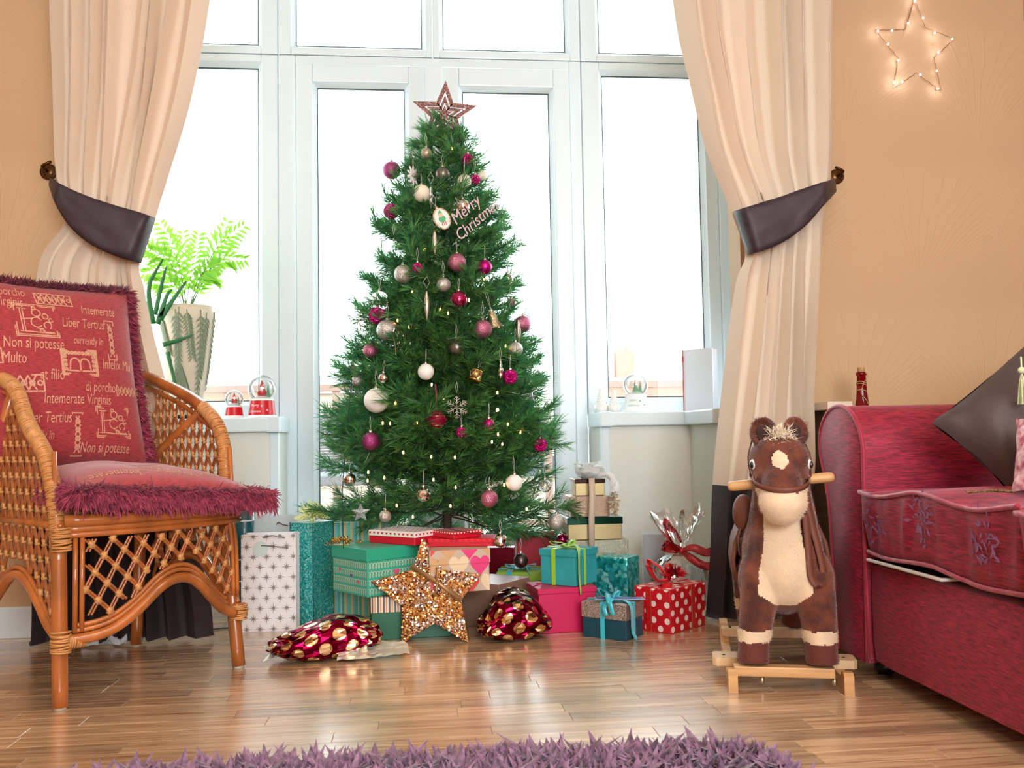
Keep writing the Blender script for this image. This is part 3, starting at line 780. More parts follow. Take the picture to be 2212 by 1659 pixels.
lattice(lambda x, z: V((x, front_y(x), z)), .045, CW-.012, lambda x: wave_z(x)+.034, lambda x: .400, .0405, .50, chair, r=.003, slope2=.95, sp2=.056)
# side panels: from arm to a wavy lower rail
def side_panel(xs, arm):
    sw = [(0, .16), (.06, .185), (.12, .235), (.20, .285), (.28, .285), (.36, .235), (.43, .18), (.49, .155)]
    S = catmull([V((xs, y, z)) for y, z in sw], 5)
    b = MB(); tube(b, S, .0135, 10); cpart(b, 'skirt_rail', M_RAT)
    b = MB(); tube(b, [p+V((0, 0, .019)) for p in S], .0062, 8); cpart(b, 'skirt_follower', M_RAT)
    b = MB(); tube(b, [V((xs, .0, .425)), V((xs, .48, .425))], .009, 8); cpart(b, 'seat_rail', M_RAT)
    b = MB(); tube(b, [V((xs, .028, .17)), V((xs, .030, .45)), V((xs, .045, .60))], .0062, 8); cpart(b, 'panel_upright', M_RAT)
    AP = catmull(arm, 5)
    def zhi(y):
        best = .42
        for p in AP:
            if abs(p.y-y) < .02: best = max(best, p.z-.012) if p.y > .02 else best
        return best
    def zlo(y):
        for a, c in zip(S, S[1:]):
            if a.y <= y <= c.y: return a.z+(c.z-a.z)*(y-a.y)/((c.y-a.y) or 1e-9)+.025
        return .2
    lattice(lambda y, z: V((xs, y, z)), .032, .46, zlo, zhi, .040, .50, chair, r=.003)
side_panel(xN, narm); side_panel(xF, farm)
KN.build('lattice_knots', M_WRAP, chair, kind='stuff')
# seat deck and the hoop of the back
b = MB(); box(b, .01, CW-.01, .0, .49, .424, .434, .002); cpart(b, 'seat_deck', M_RAT)
hoop = catmull([narm[-1], farm[-1], farm[-1]], 8)
hoop = catmull([V((0.0, narm[-1].y, narm[-1].z)), V((.03, .50, .82)), V((.10, .515, .88)), V((CW/2, .53, .90)), V((CW-.10, .515, .88)), V((CW-.03, .50, .82)), V((CW, farm[-1].y, farm[-1].z))], 8)
b = MB(); tube(b, hoop, .016, 12); cpart(b, 'back_hoop', M_RAT)
for k in range(1, 8):
    x = CW*k/8; b = MB(); tube(b, catmull([V((x, .48, .44)), V((x, .50, .72)), V((x, .525, .86+.04*sin(pi*k/8)))], 5), .006, 8); cpart(b, 'back_spindle', M_RAT)

# ---------------------------------------------------------------- cushions
def cushion_cloth():
    m, nt, b = new_mat('red_chenille'); L = nt.links
    tc = N(nt, 'ShaderNodeTexCoord'); mp = N(nt, 'ShaderNodeMapping'); mp.inputs['Scale'].default_value = (60, 600, 600); L.new(tc.outputs['UV'], mp.inputs[0])
    nz = N(nt, 'ShaderNodeTexNoise', Scale=1.0, Detail=3.0); L.new(mp.outputs[0], nz.inputs['Vector'])
    cr = N(nt, 'ShaderNodeValToRGB'); L.new(nz.outputs['Fac'], cr.inputs[0]); e = cr.color_ramp.elements
    e[0].position = .35; e[0].color = (*rgb(132, 32, 42), 1); e[1].position = .65; e[1].color = (*rgb(188, 62, 66), 1)
    L.new(cr.outputs[0], b.inputs['Base Color']); b.inputs['Roughness'].default_value = .8; b.inputs['Sheen Weight'].default_value = .35
    bp = N(nt, 'ShaderNodeBump', Strength=.3, Distance=.0012); L.new(nz.outputs['Fac'], bp.inputs['Height']); L.new(bp.outputs[0], b.inputs['Normal'])
    return m
M_CUSH = cushion_cloth()
M_PRINT = mat('woven_gold_motif', rgb(226, 186, 152), 0.7, noise_s=500, noise_amt=.35, col2=rgb(196, 110, 92))
M_PRINT2 = mat('woven_rose_motif', rgb(206, 112, 98), 0.75, noise_s=600, noise_amt=.3)
M_FRINGE = mat('wine_fringe', rgb(168, 62, 88), 0.75, sheen=.12, noise_s=60, noise_amt=.4, col2=rgb(118, 34, 56))
class Cushion:
    """O corner, U width axis, W height axis (vectors), thickness H along N; s,t in 0..1"""
    def __init__(s, O, U, W_, H, sag=0, seed=1, fat=.5):
        s.O, s.U, s.W, s.H, s.sag, s.seed, s.fat = V(O), V(U), V(W_), H, sag, seed, fat; s.N = s.U.cross(s.W).normalized()
    def pt(s, a, b, side=1, off=0):
        # edges drawn in slightly, corners sharp
        pin = .035; ca = 4*b*(1-b); cb = 4*a*(1-a)
        aa = a+(0.5-a)*pin*ca*1.4; bb = b+(0.5-b)*pin*cb*1.4
        e = max(0, 1-abs(2*a-1)**3.0)*max(0, 1-abs(2*b-1)**3.0); h = s.H*.5*e**s.fat
        h += .004*noise.noise(V((a*5, b*5, s.seed)))*e+.006*noise.noise(V((a*2.2, b*2.2, s.seed+5)))*e
        return s.O+s.U*aa+s.W*bb+s.N*(side*h+off)-V((0, 0, s.sag*(e)*(0)))
    def build(s, parent, n=26):
        b = MB(); lu, lw = s.U.length, s.W.length
        for sd in (1, -1):
            vs = []; fs = []; us = []
            for j in range(n+1):
                for i in range(n+1):
                    vs.append(s.pt(i/n, j/n, sd))
            for j in range(n):
                for i in range(n):
                    q = (j*(n+1)+i, j*(n+1)+i+1, (j+1)*(n+1)+i+1, (j+1)*(n+1)+i); uq = [((k % (n+1))/n*lu, (k//(n+1))/n*lw) for k in q]
                    if sd < 0: q = q[::-1]; uq = uq[::-1]
                    fs.append(q); us.append(uq)
            b.add(vs, fs, us, smooth=True)
        return b.build('cushion_cover', M_CUSH, parent)
    def stamp(s, mb, vs2, fs, a0, b0, w, rot=0, mat_=0, side=1, sx=1, off=.0012):
        """2-D shapes (in metres) laid on the cloth round (a0, b0)"""
        lu, lw = s.U.length, s.W.length; c, sn = cos(rot), sin(rot); out = []
        for v in vs2:
            x, y = v[0]*w*sx, v[1]*w; x, y = x*c-y*sn, x*sn+y*c
            out.append(s.pt(min(.995, max(.005, a0+x/lu)), min(.995, max(.005, b0+y/lw)), side, side*off))
        fs2 = fs if side > 0 else [f[::-1] for f in fs]
        mb.add(out, fs2, None, mat=mat_, smooth=True)
def strokes(paths, w):
    """flat pen strokes as 2-D quads"""
    vs = []; fs = []
    for P in paths:
        for (a, b) in zip(P, P[1:]):
            dx, dy = b[0]-a[0], b[1]-a[1]; l = sqrt(dx*dx+dy*dy) or 1; nx, ny = -dy/l*w/2, dx/l*w/2; ex, ey = dx/l*w*.3, dy/l*w*.3
            k = len(vs); vs += [(a[0]+nx-ex, a[1]+ny-ey, 0), (a[0]-nx-ex, a[1]-ny-ey, 0), (b[0]-nx+ex, b[1]-ny+ey, 0), (b[0]+nx+ex, b[1]+ny+ey, 0)]; fs.append((k, k+1, k+2, k+3))
    return vs, fs
def circ(cx, cy, r, a0=0, a1=2*pi, n=10): return [(cx+r*cos(a0+(a1-a0)*k/n), cy+r*sin(a0+(a1-a0)*k/n)) for k in range(n+1)]
def rect(x0, x1, y0, y1): return [(x0, y0), (x1, y0), (x1, y1), (x0, y1), (x0, y0)]
MOT = {}
MOT['E'] = strokes([rect(-.5, .5, -.42, .42), rect(-.46, .46, -.38, .38), [(-.34, -.3), (-.34, .3)], [(-.28, -.3), (-.28, .3)], [(-.4, .3), (-.2, .3)], [(-.4, -.3), (-.2, -.3)], [(-.34, .02), (-.1, .05)]]
                   +[circ(.02, .2, .1), circ(.0, -.05, .13, .6, 5.6), circ(.22, .12, .07), circ(.25, -.12, .09, -1, 4), circ(.1, -.26, .05), circ(-.02, .32, .04), circ(.34, .02, .05, 1, 6), [(.0, -.2), (.2, -.3), (.38, -.3)], [(-.2, -.3), (.4, -.33)]], .028)
MOT['M'] = strokes([rect(-.5, .5, -.36, .36), rect(-.46, .46, -.32, .32)]+[circ(-.14, -.02, .13, 0, pi), circ(.14, -.02, .13, 0, pi), [(-.27, -.02), (-.3, -.22)], [(0, -.02), (0, -.22)], [(.27, -.02), (.3, -.22)], [(-.36, -.24), (.36, -.24)]]+[circ(-.4+.1*k, .26, .035) for k in range(9)]+[circ(-.4, -.2+.12*k, .03) for k in range(4)]+[circ(.4, -.2+.12*k, .03) for k in range(4)], .045)
MOT['band'] = strokes([rect(-.5, .5, -.18, .18)]+[[(-.46+.16*k, -.15), (-.30+.16*k, .15)] for k in range(6) if k < 5]+[[(-.46+.16*k, .15), (-.30+.16*k, -.15)] for k in range(5)]+[circ(-.38+.16*k, 0, .05) for k in range(6)], .035)
MOT['ban2'] = strokes([rect(-.12, .12, -.5, .5), [(-.06, -.42), (.06, -.2), (-.06, 0), (.06, .2), (-.04, .42)], [(.06, -.42), (-.06, -.2), (.06, 0), (-.06, .2), (.04, .42)]]+[circ(0, -.3+.2*k, .05) for k in range(4)], .03)
# back cushion
bc = empty('back_cushion', tuple(CH @ V((CW/2, .5, .5))), rz_c, label='red script print cushion with wine fringe leaning on the chair back', cat='cushion')
ML = Matrix.Translation(-V((CW/2, .5, .5)))
def cc(p): return V(p)-V((CW/2, .5, .5))
def back_pt(x, y, yl):
    o = CHI @ C0; d = CHI.to_3x3() @ ray(x, y); return o+d*((yl-o.y)/d.y)
q_tr = back_pt(276, 632, .46); q_br = back_pt(322, 1008, .375); q_tr.y = .46
Uw = V((-.53, 0, 0)); BC = Cushion(cc(q_br+Uw), -Uw, q_tr-q_br, .16, seed=3, fat=.55); print('BC', q_br, q_tr)
BC.N = BC.U.cross(BC.W).normalized()
if BC.N.y > 0: BC.N = -BC.N
BC.build(bc)
def px2st(C, root, x, y):
    M = (Matrix.Translation(root.location) @ root.rotation_euler.to_matrix().to_4x4()).inverted()
    o = M @ C0; d = M.to_3x3() @ ray(x, y); O = C.O+C.N*C.H*.32; t = (O-o).dot(C.N)/d.dot(C.N); p = o+d*t-O
    return p.dot(C.U)/C.U.length_squared, p.dot(C.W)/C.W.length_squared
prt = MB()
def ctext(C, root, mb, txt, x, y, size, sx=.58, rot=0, side=1, st=None):
    a, b_ = st or px2st(C, root, x, y); vs, fs = text_mesh(txt, 1.0, .22, offset=.0)
    # subdivide nothing: glyph triangles are small
    C.stamp(mb, vs, fs, a, b_, size, rot, 0, side, sx)
for txt, x, y, sz in (('di porcho', 32, 616, .040), ('Virginis', 30, 642, .042), ("Intemerate", 225, 657, .042), ('Liber Tertius', 188, 688, .042), ('currently in', 196, 727, .034), ('Non si potesse', 74, 737, .046),
                      ('Multo', 28, 771, .046), ('et filio', 110, 806, .046), ('Infelix Mu', 262, 777, .044), ('di porcho', 219, 829, .042), ('Intemerate Virginis', 168, 858, .044), ('Liber Tertius', 98, 902, .044), ('currently in', 75, 942, .036), ('Non si potesse', 232, 960, .042)):
    ctext(BC, bc, prt, txt, x, y, sz)
for kk, x, y, w in (('band', 130, 632, .10), ('E', 84, 684, .115), ('M', 174, 776, .105), ('band', 38, 826, .13), ('E', 248, 903, .105), ('ban2', 250, 722, .12), ('ban2', 168, 935, .12), ('band', 290, 832, .09), ('ban2', -12, 730, .13)):
    a, b_ = px2st(BC, bc, x, y); vs, fs = MOT[kk]; BC.stamp(prt, vs, fs, a, b_, w)
prt.build('woven_motifs', M_PRINT, bc)
def fringe(C, parent, edges, length, count, w=.0016, outw=1.0, droop=.3, band=0):
    b = MB(); rr = random.Random(9); lu, lw = C.U.normalized(), C.W.normalized()
    for (a0, b0, a1, b1, ox, oy, cn) in edges:
        out = (lu*ox+lw*oy).normalized()
        for k in range(int(count*cn)):
            t = rr.random(); p = C.pt(a0+(a1-a0)*t, b0+(b1-b0)*t, 1)-C.N*rr.uniform(-.006, .012)-out*.012*rr.random()
            d = (out*rr.uniform(.5, 1.0)+C.N*rr.uniform(-.6, .8)+lu*rr.uniform(-.5, .5)+lw*rr.uniform(-.5, .5)).normalized()
            L = length*rr.uniform(.6, 1.15); m1 = p+d*L*.5; e = p+d*L*.9+V((0, 0, -L*droop*rr.random()))
            sd = d.orthogonal().normalized()*w*rr.uniform(.7, 1.4)*1.3
            b.add([p-sd*.5, p+sd*.5, m1+sd, m1-sd, e+sd*.3, e-sd*.3], [(0, 1, 2, 3), (3, 2, 4, 5)], None, smooth=False)
    return b.build('fringe', M_FRINGE, parent, kind='stuff')
fringe(BC, bc, [(0, 1, 1, 1, 0, 1, 1), (1, 0, 1, 1, 1, 0, 1), (0, 0, 0, 1, -1, 0, .6)], .036, 4000, w=.0019)
# seat cushion
sc_ = empty('seat_cushion', tuple(CH @ V((CW/2, .2, .44))), rz_c, label='puffy red fringed cushion on the rattan chair seat', cat='cushion')
def c2(p): return V(p)-V((CW/2, .2, .44))
SC = Cushion(c2((.018, -.055, .503)), V((.475, -.06, -.036)), V((.0, .44, .018)), .135, seed=8, fat=.6)
SC.build(sc_)
prt = MB()
for txt, a, b_, sz in (('Intemerate Virginis', .72, .16, .05), ('Intemerate', .22, .14, .05), ('Non si potesse', .5, .5, .045)):
    ctext(SC, sc_, prt, txt, 0, 0, sz, rot=pi, st=(a, b_))
for kk, a, b_, w in (('E', .46, .26, .1), ('band', .8, .42, .1)):
    vs, fs = MOT[kk]; SC.stamp(prt, vs, fs, a, b_, w, rot=pi)
ctext(SC, sc_, prt, 'et filio', 0, 0, .042, side=-1, st=(.25, .07), rot=0); ctext(SC, sc_, prt, 'Liber Tertius', 0, 0, .04, side=-1, st=(.62, .05))
prt.build('woven_motifs', M_PRINT, sc_)
fringe(SC, sc_, [(0, 0, 1, 0, 0, -1, 1.25), (1, 0, 1, 1, 1, 0, .8), (0, 0, 0, .5, -1, 0, .35)], .044, 6500, w=.0021, droop=.6)
# ================================================================ sofa
def sofa_cloth():
    m, nt, b = new_mat('crimson_chenille'); L = nt.links
    tc = N(nt, 'ShaderNodeTexCoord'); mp = N(nt, 'ShaderNodeMapping'); mp.inputs['Scale'].default_value = (28, 28, 330); L.new(tc.outputs['Object'], mp.inputs[0])
    nz = N(nt, 'ShaderNodeTexNoise', Scale=1.0, Detail=4.0, Roughness=.65); L.new(mp.outputs[0], nz.inputs['Vector'])
    cr = N(nt, 'ShaderNodeValToRGB'); L.new(nz.outputs['Fac'], cr.inputs[0]); e = cr.color_ramp.elements
    e[0].position = .38; e[0].color = (*rgb(104, 10, 34), 1); e[1].position = .66; e[1].color = (*rgb(176, 34, 66), 1)
    L.new(cr.outputs[0], b.inputs['Base Color']); b.inputs['Roughness'].default_value = .62; b.inputs['Sheen Weight'].default_value = .25; b.inputs['Sheen Roughness'].default_value = .35
    b.inputs['Sheen Tint'].default_value = (1, .55, .65, 1)
    bp = N(nt, 'ShaderNodeBump', Strength=.35, Distance=.0015); L.new(nz.outputs['Fac'], bp.inputs['Height']); L.new(bp.outputs[0], b.inputs['Normal']); return m
M_SOFA = sofa_cloth()
M_PIPE = mat('crimson_piping', rgb(160, 28, 58), .6, sheen=.5)
M_BLACK = mat('black_plastic', rgb(22, 22, 24), .4)
SXF = 1.10                                      # plane of the front
AY0, AY1 = 2.225, 2.47
sofa = empty('sofa', (1.5, 1.6, 0), label='crimson chenille sofa with a rolled arm beside the rocking horse', cat='sofa')
def spart(b, name, m, par=None, **kw):
    o = b.build(name, m, par or sofa, **kw)
    o.data.transform(Matrix.Translation((-1.5, -1.6, 0))); return o
def soft_box(mb, x0, x1, y0, y1, z0, z1, r, nx=10, ny=14, nz=5, puff=(0, 0, 0), fn=None, mat_=0):
    """rounded, slightly puffed upholstery block"""
    vs = []; fs = []; cx, cy, cz = (x0+x1)/2, (y0+y1)/2, (z0+z1)/2; hx, hy, hz = (x1-x0)/2, (y1-y0)/2, (z1-z0)/2
    def P(a, b, c):
        ix, iy, iz = hx-r, hy-r, hz-r
        p = V((a*hx, b*hy, c*hz)); q = V((max(-ix, min(ix, p.x)), max(-iy, min(iy, p.y)), max(-iz, min(iz, p.z))))
        d = p-q; p = q+(d.normalized()*r if d.length > 1e-9 else d)
        p.x += puff[0]*a*(1-b*b)*(1-c*c); p.y += puff[1]*b*(1-a*a)*(1-c*c); p.z += puff[2]*c*(1-a*a)*(1-b*b)
        p += V((cx, cy, cz)); return fn(p, a, b, c) if fn else p
    def side(f, n, m, flip):
        k = len(vs)
        for j in range(m+1):
            for i in range(n+1): vs.append(P(*f(-1+2*i/n, -1+2*j/m)))
        for j in range(m):
            for i in range(n):
                q = (k+j*(n+1)+i, k+j*(n+1)+i+1, k+(j+1)*(n+1)+i+1, k+(j+1)*(n+1)+i); fs.append(q[::-1] if flip else q)
    side(lambda u, v: (u, v, 1), nx, ny, False); side(lambda u, v: (u, v, -1), nx, ny, True)
    side(lambda u, v: (u, -1, v), nx, nz, False); side(lambda u, v: (u, 1, v), nx, nz, True)
    side(lambda u, v: (1, u, v), ny, nz, False); side(lambda u, v: (-1, u, v), ny, nz, True)
    mb.add(vs, fs, None, mat=mat_, smooth=True)
# arm section in (y, z): narrow foot, rolled top leaning outwards
sec = [(AY0+.012, .04), (AY0+.008, .2), (AY0+.002, .40), (AY0-.004, .52), (AY0-.002, .59), (AY0+.03, .645), (AY0+.085, .677), (AY0+.15, .680), (AY0+.205, .655), (AY0+.24, .61), (AY0+.243, .56), (AY0+.222, .50), (AY0+.20, .42), (AY0+.19, .3), (AY0+.18, .18), (AY0+.17, .04)]
sec = [(a.x, a.y) for a in catmull([(y, z, 0) for y, z in sec], 4)]
cyc, czc = AY0+.1, .4
XB = 1.98
b = MB(); rings = []
for x, k in ((SXF, .90), (SXF+.004, .96), (SXF+.014, 1.0), (SXF+.1, 1.0), (SXF+.3, 1.0), (SXF+.6, 1.0), (XB, 1.0)):
    rings.append([V((x, cyc+(y-cyc)*(1-(1-k)*.12*3), z if z < .1 else czc+(z-czc)*(1-(1-k)*.25))) for y, z in sec])
vs = [p for r_ in rings for p in r_]; n = len(sec); fs = []
for j in range(len(rings)-1):
    for i in range(n-1): fs.append((j*n+i, j*n+i+1, (j+1)*n+i+1, (j+1)*n+i))
fs.append(tuple(range(n-1, -1, -1))); fs.append(tuple((len(rings)-1)*n+i for i in range(n)))
b.add(vs, fs, None, smooth=True); spart(b, 'arm', M_SOFA)
b = MB(); tube(b, [V((SXF+.002, y, z)) for y, z in sec], .0055, 8); spart(b, 'arm_piping', M_PIPE)
b = MB(); soft_box(b, SXF+.004, XB, .05, AY0+.004, .04, .292, .025, 8, 26, 4); spart(b, 'seat_base', M_SOFA)
b = MB(); tube(b, [V((SXF+.003, AY0+.004, z)) for z in (.05, .15, .285)], .004, 8); spart(b, 'base_piping', M_PIPE)
b = MB(); soft_box(b, 1.72, 2.12, .05, AY1-.02, .04, .84, .07, 8, 26, 8); spart(b, 'backrest', M_SOFA)
b = MB(); soft_box(b, SXF+.0, XB, -.18, .06, .04, .66, .07, 8, 6, 8); spart(b, 'arm', M_SOFA)
for x, y in ((SXF+.07, AY0+.06), (SXF+.07, -.1), (1.95, AY0+.06), (1.95, -.1)):
    b = MB(); lathe(b, [(0, 0), (.018, 0), (.026, .012), (.028, .042), (0, .042)], 16, M=T(x, y, 0)); spart(b, 'foot', M_BLACK)
# seat cushions: soft boxes with piping, front face slightly creased
def seat_cushion(y0, y1, lab, xo=0, parts=True):
    root = empty('sofa_seat_cushion', (1.4, (y0+y1)/2, .3), label=lab, cat='cushion')
    def fn(p, a, b_, c):
        f = max(0, (1-a)/2)**3
        cre = (.010*noise.noise(V((b_*4.5+c*.25, 3.1, c*.4)))+.006*noise.noise(V((b_*11+c*.6, 8.1, c*.5))))*f
        p.x += cre*(1-c*c*.5)*1.0+ (.018*(1-c)*.5*f); p.z += .010*sin(b_*5+1)*f*(1 if c > 0 else .6)-.012*(1-b_)*.5*f*(c < 0)
        return p
    X0 = SXF-.022+xo
    b = MB(); soft_box(b, X0, 1.74, y0, y1, .318, .470, .02, 14, 44, 8, puff=(.0, 0, .018), fn=fn)
    o = sub(root, b, 'cushion_cover', M_SOFA)
    for zc in (1, -1):
        P = []
        cx, cy, cz = (X0+1.74)/2, (y0+y1)/2, .394; hx, hy, hz = (1.74-X0)/2, (y1-y0)/2, .076
        for k in range(61):
            bb = -1+2*k/60; p = V((X0+.004, cy+bb*(hy-.004), cz+zc*(hz-.004))); P.append(fn(p, -1, bb, zc)+V((-.002, 0, zc*.002)))
        for k in range(1, 12): P.append(V((X0+.004+k/11*(hx*2-.01), y1-.004, P[60].z)))
        b = MB(); tube(b, P, .0048, 7); sub(root, b, 'piping', M_PIPE)
    return root, fn, X0
rc, fnc, X0c = seat_cushion(1.585, 2.215, 'left crimson seat cushion on the sofa with blue leaf motifs on its front')
seat_cushion(.83, 1.578, 'next crimson seat cushion cut off by the right edge of the picture', xo=-.02)
# faded blue leaf sprays woven into the front of the cushion
M_MOTIF = mat('faded_blue_motif', rgb(136, 108, 150), .8, noise_s=300, noise_amt=.4, col2=rgb(150, 70, 110))
b = MB()
def leafspray(cy, cz, s, sd):
    rn = random.Random(sd)
    for k in range(44):
        a = rn.uniform(0, 2*pi); px_, pz_ = cy+rn.gauss(0, .022)*s, cz+rn.gauss(0, .024)*s; l = .020*s*rn.uniform(.6, 1.2)
        pts = [(-l/2, 0), (0, l*.17), (l/2, 0), (0, -l*.17)]; q = []
        for u, v in pts:
            yy, zz = px_+u*cos(a)-v*sin(a), pz_+u*sin(a)+v*cos(a); bb = (yy-1.9)/.315; c_ = max(-1, min(1, (zz-.394)/.076))
            p = fnc(V((X0c, yy, zz)), -1, bb, c_); p.x -= .0012; q.append(p)
        b.add(q, [(0, 1, 2, 3)], None)
leafspray(2.155, .40, 1.15, 1); leafspray(1.93, .415, 1.1, 2); leafspray(1.70, .40, 1.0, 3)
sub(rc, b, 'woven_leaf_motif', M_MOTIF, kind='stuff')
# thin pale tablet pushed into the gap
t = empty('tablet_computer', (SXF+.11, 2.03, .3), label='thin white edged tablet pushed under the sofa seat cushion', cat='tablet')
b = MB(); box(b, -.125, .02, -.165, .165, -.0035, .0035, .003); b.build('casing', mat('pale_casing', rgb(220, 216, 214), .3), t)
b = MB(); box(b, -.118, .015, -.155, .155, .0036, .0042); b.build('screen', mat('dark_screen', rgb(14, 14, 20), .08), t)
t.location.z = .300; t.rotation_euler = (0, 0, 0)
# throw cushions
M_TAUPE = mat('dark_taupe_satin', rgb(74, 58, 58), .5, bump=1.0, bump_s=10, noise_s=500, noise_amt=.3)
def pillow(root, O, U, W_, H, m, seed=1, name='cushion_cover'):
    C = Cushion(V(O)-V(root.location), U, W_, H, seed=seed, fat=.6); b = MB(); n = 26
    for sd in (1, -1):
        vs = [C.pt(i/n, j/n, sd, off=sd*.004*sin(9*i/n+7*j/n+3*sin(6*j/n))) for j in range(n+1) for i in range(n+1)]
        fs = [((j*(n+1)+i, j*(n+1)+i+1, (j+1)*(n+1)+i+1, (j+1)*(n+1)+i)) for j in range(n) for i in range(n)]
        if sd < 0: fs = [f[::-1] for f in fs]
        b.add(vs, fs, [[((k % (n+1))/n*C.U.length, (k//(n+1))/n*C.W.length) for k in f] for f in fs], smooth=True)
    o = b.build(name, m, root); return C
def xz(x, y, Y): return PY(x, y, Y)
pb = empty('throw_cushion', (1.6, 2.0, .48), label='dark taupe satin throw cushion leaning in the sofa corner', cat='cushion')
c0 = PY(2012, 914, 2.06); cb = PY(2190, 1072, 1.93); ct = PY(2240, 722, 2.08)
pillow(pb, c0, cb-c0, ct-c0, .13, M_TAUPE, 4)
M_TASSEL = mat('pale_green_tassel', rgb(206, 214, 168), .7)
pk = empty('throw_cushion', (1.45, 1.66, .48), label='pink and ivory patterned throw cushion at the right picture edge', cat='cushion')
M_FLORAL = mat('pink_floral_cloth', rgb(226, 190, 190), .7, noise_s=60, noise_amt=.5, col2=rgb(168, 58, 92))
c0 = PY(2186, 1062, 1.80); ct = PY(2196, 905, 1.88); cr_ = PY(2420, 1072, 1.62)
pillow(pk, c0, cr_-c0, ct-c0, .10, M_FLORAL, 6)
tz = PY(2207, 800, 1.92)
ts = empty('tassel', tz, label='pale green silky tassel hanging by the dark throw cushion at the right edge', cat='tassel')
b = MB(); tube(b, [(0, 0, .03), (0, 0, .0)], .002, 6); sphere(b, (0, 0, 0), .008, 10, 6); b.build('knot', M_TASSEL, ts)
b = MB(); rr = random.Random(4)
for k in range(60):
    a = rr.uniform(0, 2*pi); r_ = rr.uniform(.002, .011); tube(b, [(0, 0, 0), (r_*cos(a)*.6, r_*sin(a)*.6, -.03), (r_*cos(a), r_*sin(a), -.075)], .0008, 4, caps=False)
b.build('threads', M_TASSEL, ts, kind='stuff')
# scrap of tinsel on the seat
tp = PZ(2138, 1068, .487); tn = empty('tinsel_sprig', tp, label='small gold and green tinsel sprig lying on the sofa seat', cat='garland')
b = MB(); tube(b, [(-.045, 0, .004), (0, .004, .006), (.045, -.003, .004)], .0012, 6); b.build('wire', M_BRONZE, tn)
b = MB()
for k in range(260):
    x = rr.uniform(-.05, .05); a = rr.uniform(0, pi); d = V((rr.uniform(-.6, .6), cos(a), sin(a)*.9)).normalized()*rr.uniform(.006, .016); p = V((x, 0, .004)); s_ = d.orthogonal().normalized()*.0006
    b.add([p-s_, p+s_, p+d], [(0, 1, 2)], None)
b.build('needles', mat('olive_gold_tinsel', rgb(150, 140, 70), .3, metal=.6), tn, kind='stuff')

# ---------------------------------------------------------------- low shelf and bottle behind the sofa
M_LEDGE = mat('painted_ledge', rgb(228, 214, 196), .5)
M_LEDGEW = mat('brown_cabinet_side', rgb(120, 88, 66), .6, noise_s=6, noise_amt=.2, stretch=(1, 1, 8))
l0 = PY(1782, 868, 2.92); l1 = PY(1836, 868, 2.92)
cab = empty('low_cabinet', (l0.x+.34, 2.96, 0), label='low cabinet with a pale top behind the sofa arm', cat='cabinet')
kx = l1.x-l0.x-.34; b = MB(); box(b, -.34, kx, -.06, .165, l0.z-.027, l0.z, .002); b.build('cabinet_top', M_LEDGE, cab); b = MB(); box(b, -.30, kx-.01, -.05, .16, .575, l0.z-.027, .002); b.build('upper_box', M_LEDGEW, cab); b = MB(); box(b, kx-.01, .42, -.06, .165, .575, .600, .002); b.build('lower_shelf', M_LEDGE, cab)
b = MB(); box(b, -.30, .40, -.05, .16, .0, .575, .002); b.build('cabinet_body', M_LEDGEW, cab)
b = MB(); box(b, -.0, .39, -.056, -.05, .03, .56, .002); b.build('door', M_LEDGEW, cab)
bp_ = PY(1862, 855, 2.96)
M_REDG = mat('red_bottle_glass', rgb(150, 12, 24), .05, trans=.7, ior=1.45)
bt = empty('glass_bottle', (bp_.x, 2.96, .6005), label='slim red glass bottle with cork and twine behind the sofa arm', cat='bottle')
zt = PY(1862, 803, 2.96).z-.6
b = MB(); lathe(b, [(0, 0), (.028, 0), (.030, .004), (.030, zt*.28), (.024, zt*.42), (.0195, zt*.56), (.0165, zt*.70), (.0145, zt*.93), (.017, zt*.94), (.017, zt*.985), (.0135, zt*.99), (.0, zt*.99)], 24); b.build('bottle_body', M_REDG, bt)
b = MB(); lathe(b, [(0, zt*.97), (.0115, zt*.97), (.0125, zt+.014), (.0, zt+.014)], 16); b.build('cork', mat('cork', rgb(196, 150, 104), .8, noise_s=200, noise_amt=.3), bt)
b = MB()
for z_ in (zt*.80, zt*.83, zt*.70): tube(b, [(.0165*cos(a), .0165*sin(a), z_+.003*sin(a*2)) for a in [2*pi*k/16 for k in range(16)]], .0016, 6, closed=True)
tube(b, catmull([(0, -.0165, zt*.82), (-.012, -.02, zt*.66), (.002, -.024, zt*.55), (.012, -.026, zt*.45)], 5), .0014, 6); tube(b, catmull([(0, -.0165, zt*.82), (.012, -.022, zt*.92), (.004, -.02, zt*.99)], 5), .0014, 6)
b.build('twine', mat('jute_twine', rgb(190, 150, 110), .8), bt)
# colourful toy ball behind the horse and the sofa
bl = PY(1806, 1315, 2.62)
def ball_mat():
    m, nt, b = new_mat('striped_ball'); L = nt.links
    tc = N(nt, 'ShaderNodeTexCoord'); sp = N(nt, 'ShaderNodeSeparateXYZ'); L.new(tc.outputs['Object'], sp.inputs[0])
    mr = N(nt, 'ShaderNodeMapRange'); L.new(sp.outputs['Z'], mr.inputs[0]); mr.inputs[1].default_value = -.09; mr.inputs[2].default_value = .09
    cr = N(nt, 'ShaderNodeValToRGB'); cr.color_ramp.interpolation = 'CONSTANT'; L.new(mr.outputs[0], cr.inputs[0]); e = cr.color_ramp.elements
    e[0].color = (*rgb(30, 120, 120), 1); e[1].position = .28; e[1].color = (*rgb(214, 70, 40), 1)
    for p, c in ((.55, rgb(60, 180, 220)), (.75, rgb(40, 80, 190))): q = e.new(p); q.color = (*c, 1)
    L.new(cr.outputs[0], b.inputs['Base Color']); b.inputs['Roughness'].default_value = .4; return m
ball = MB(); sphere(ball, (0, 0, 0), .09, 28, 18)
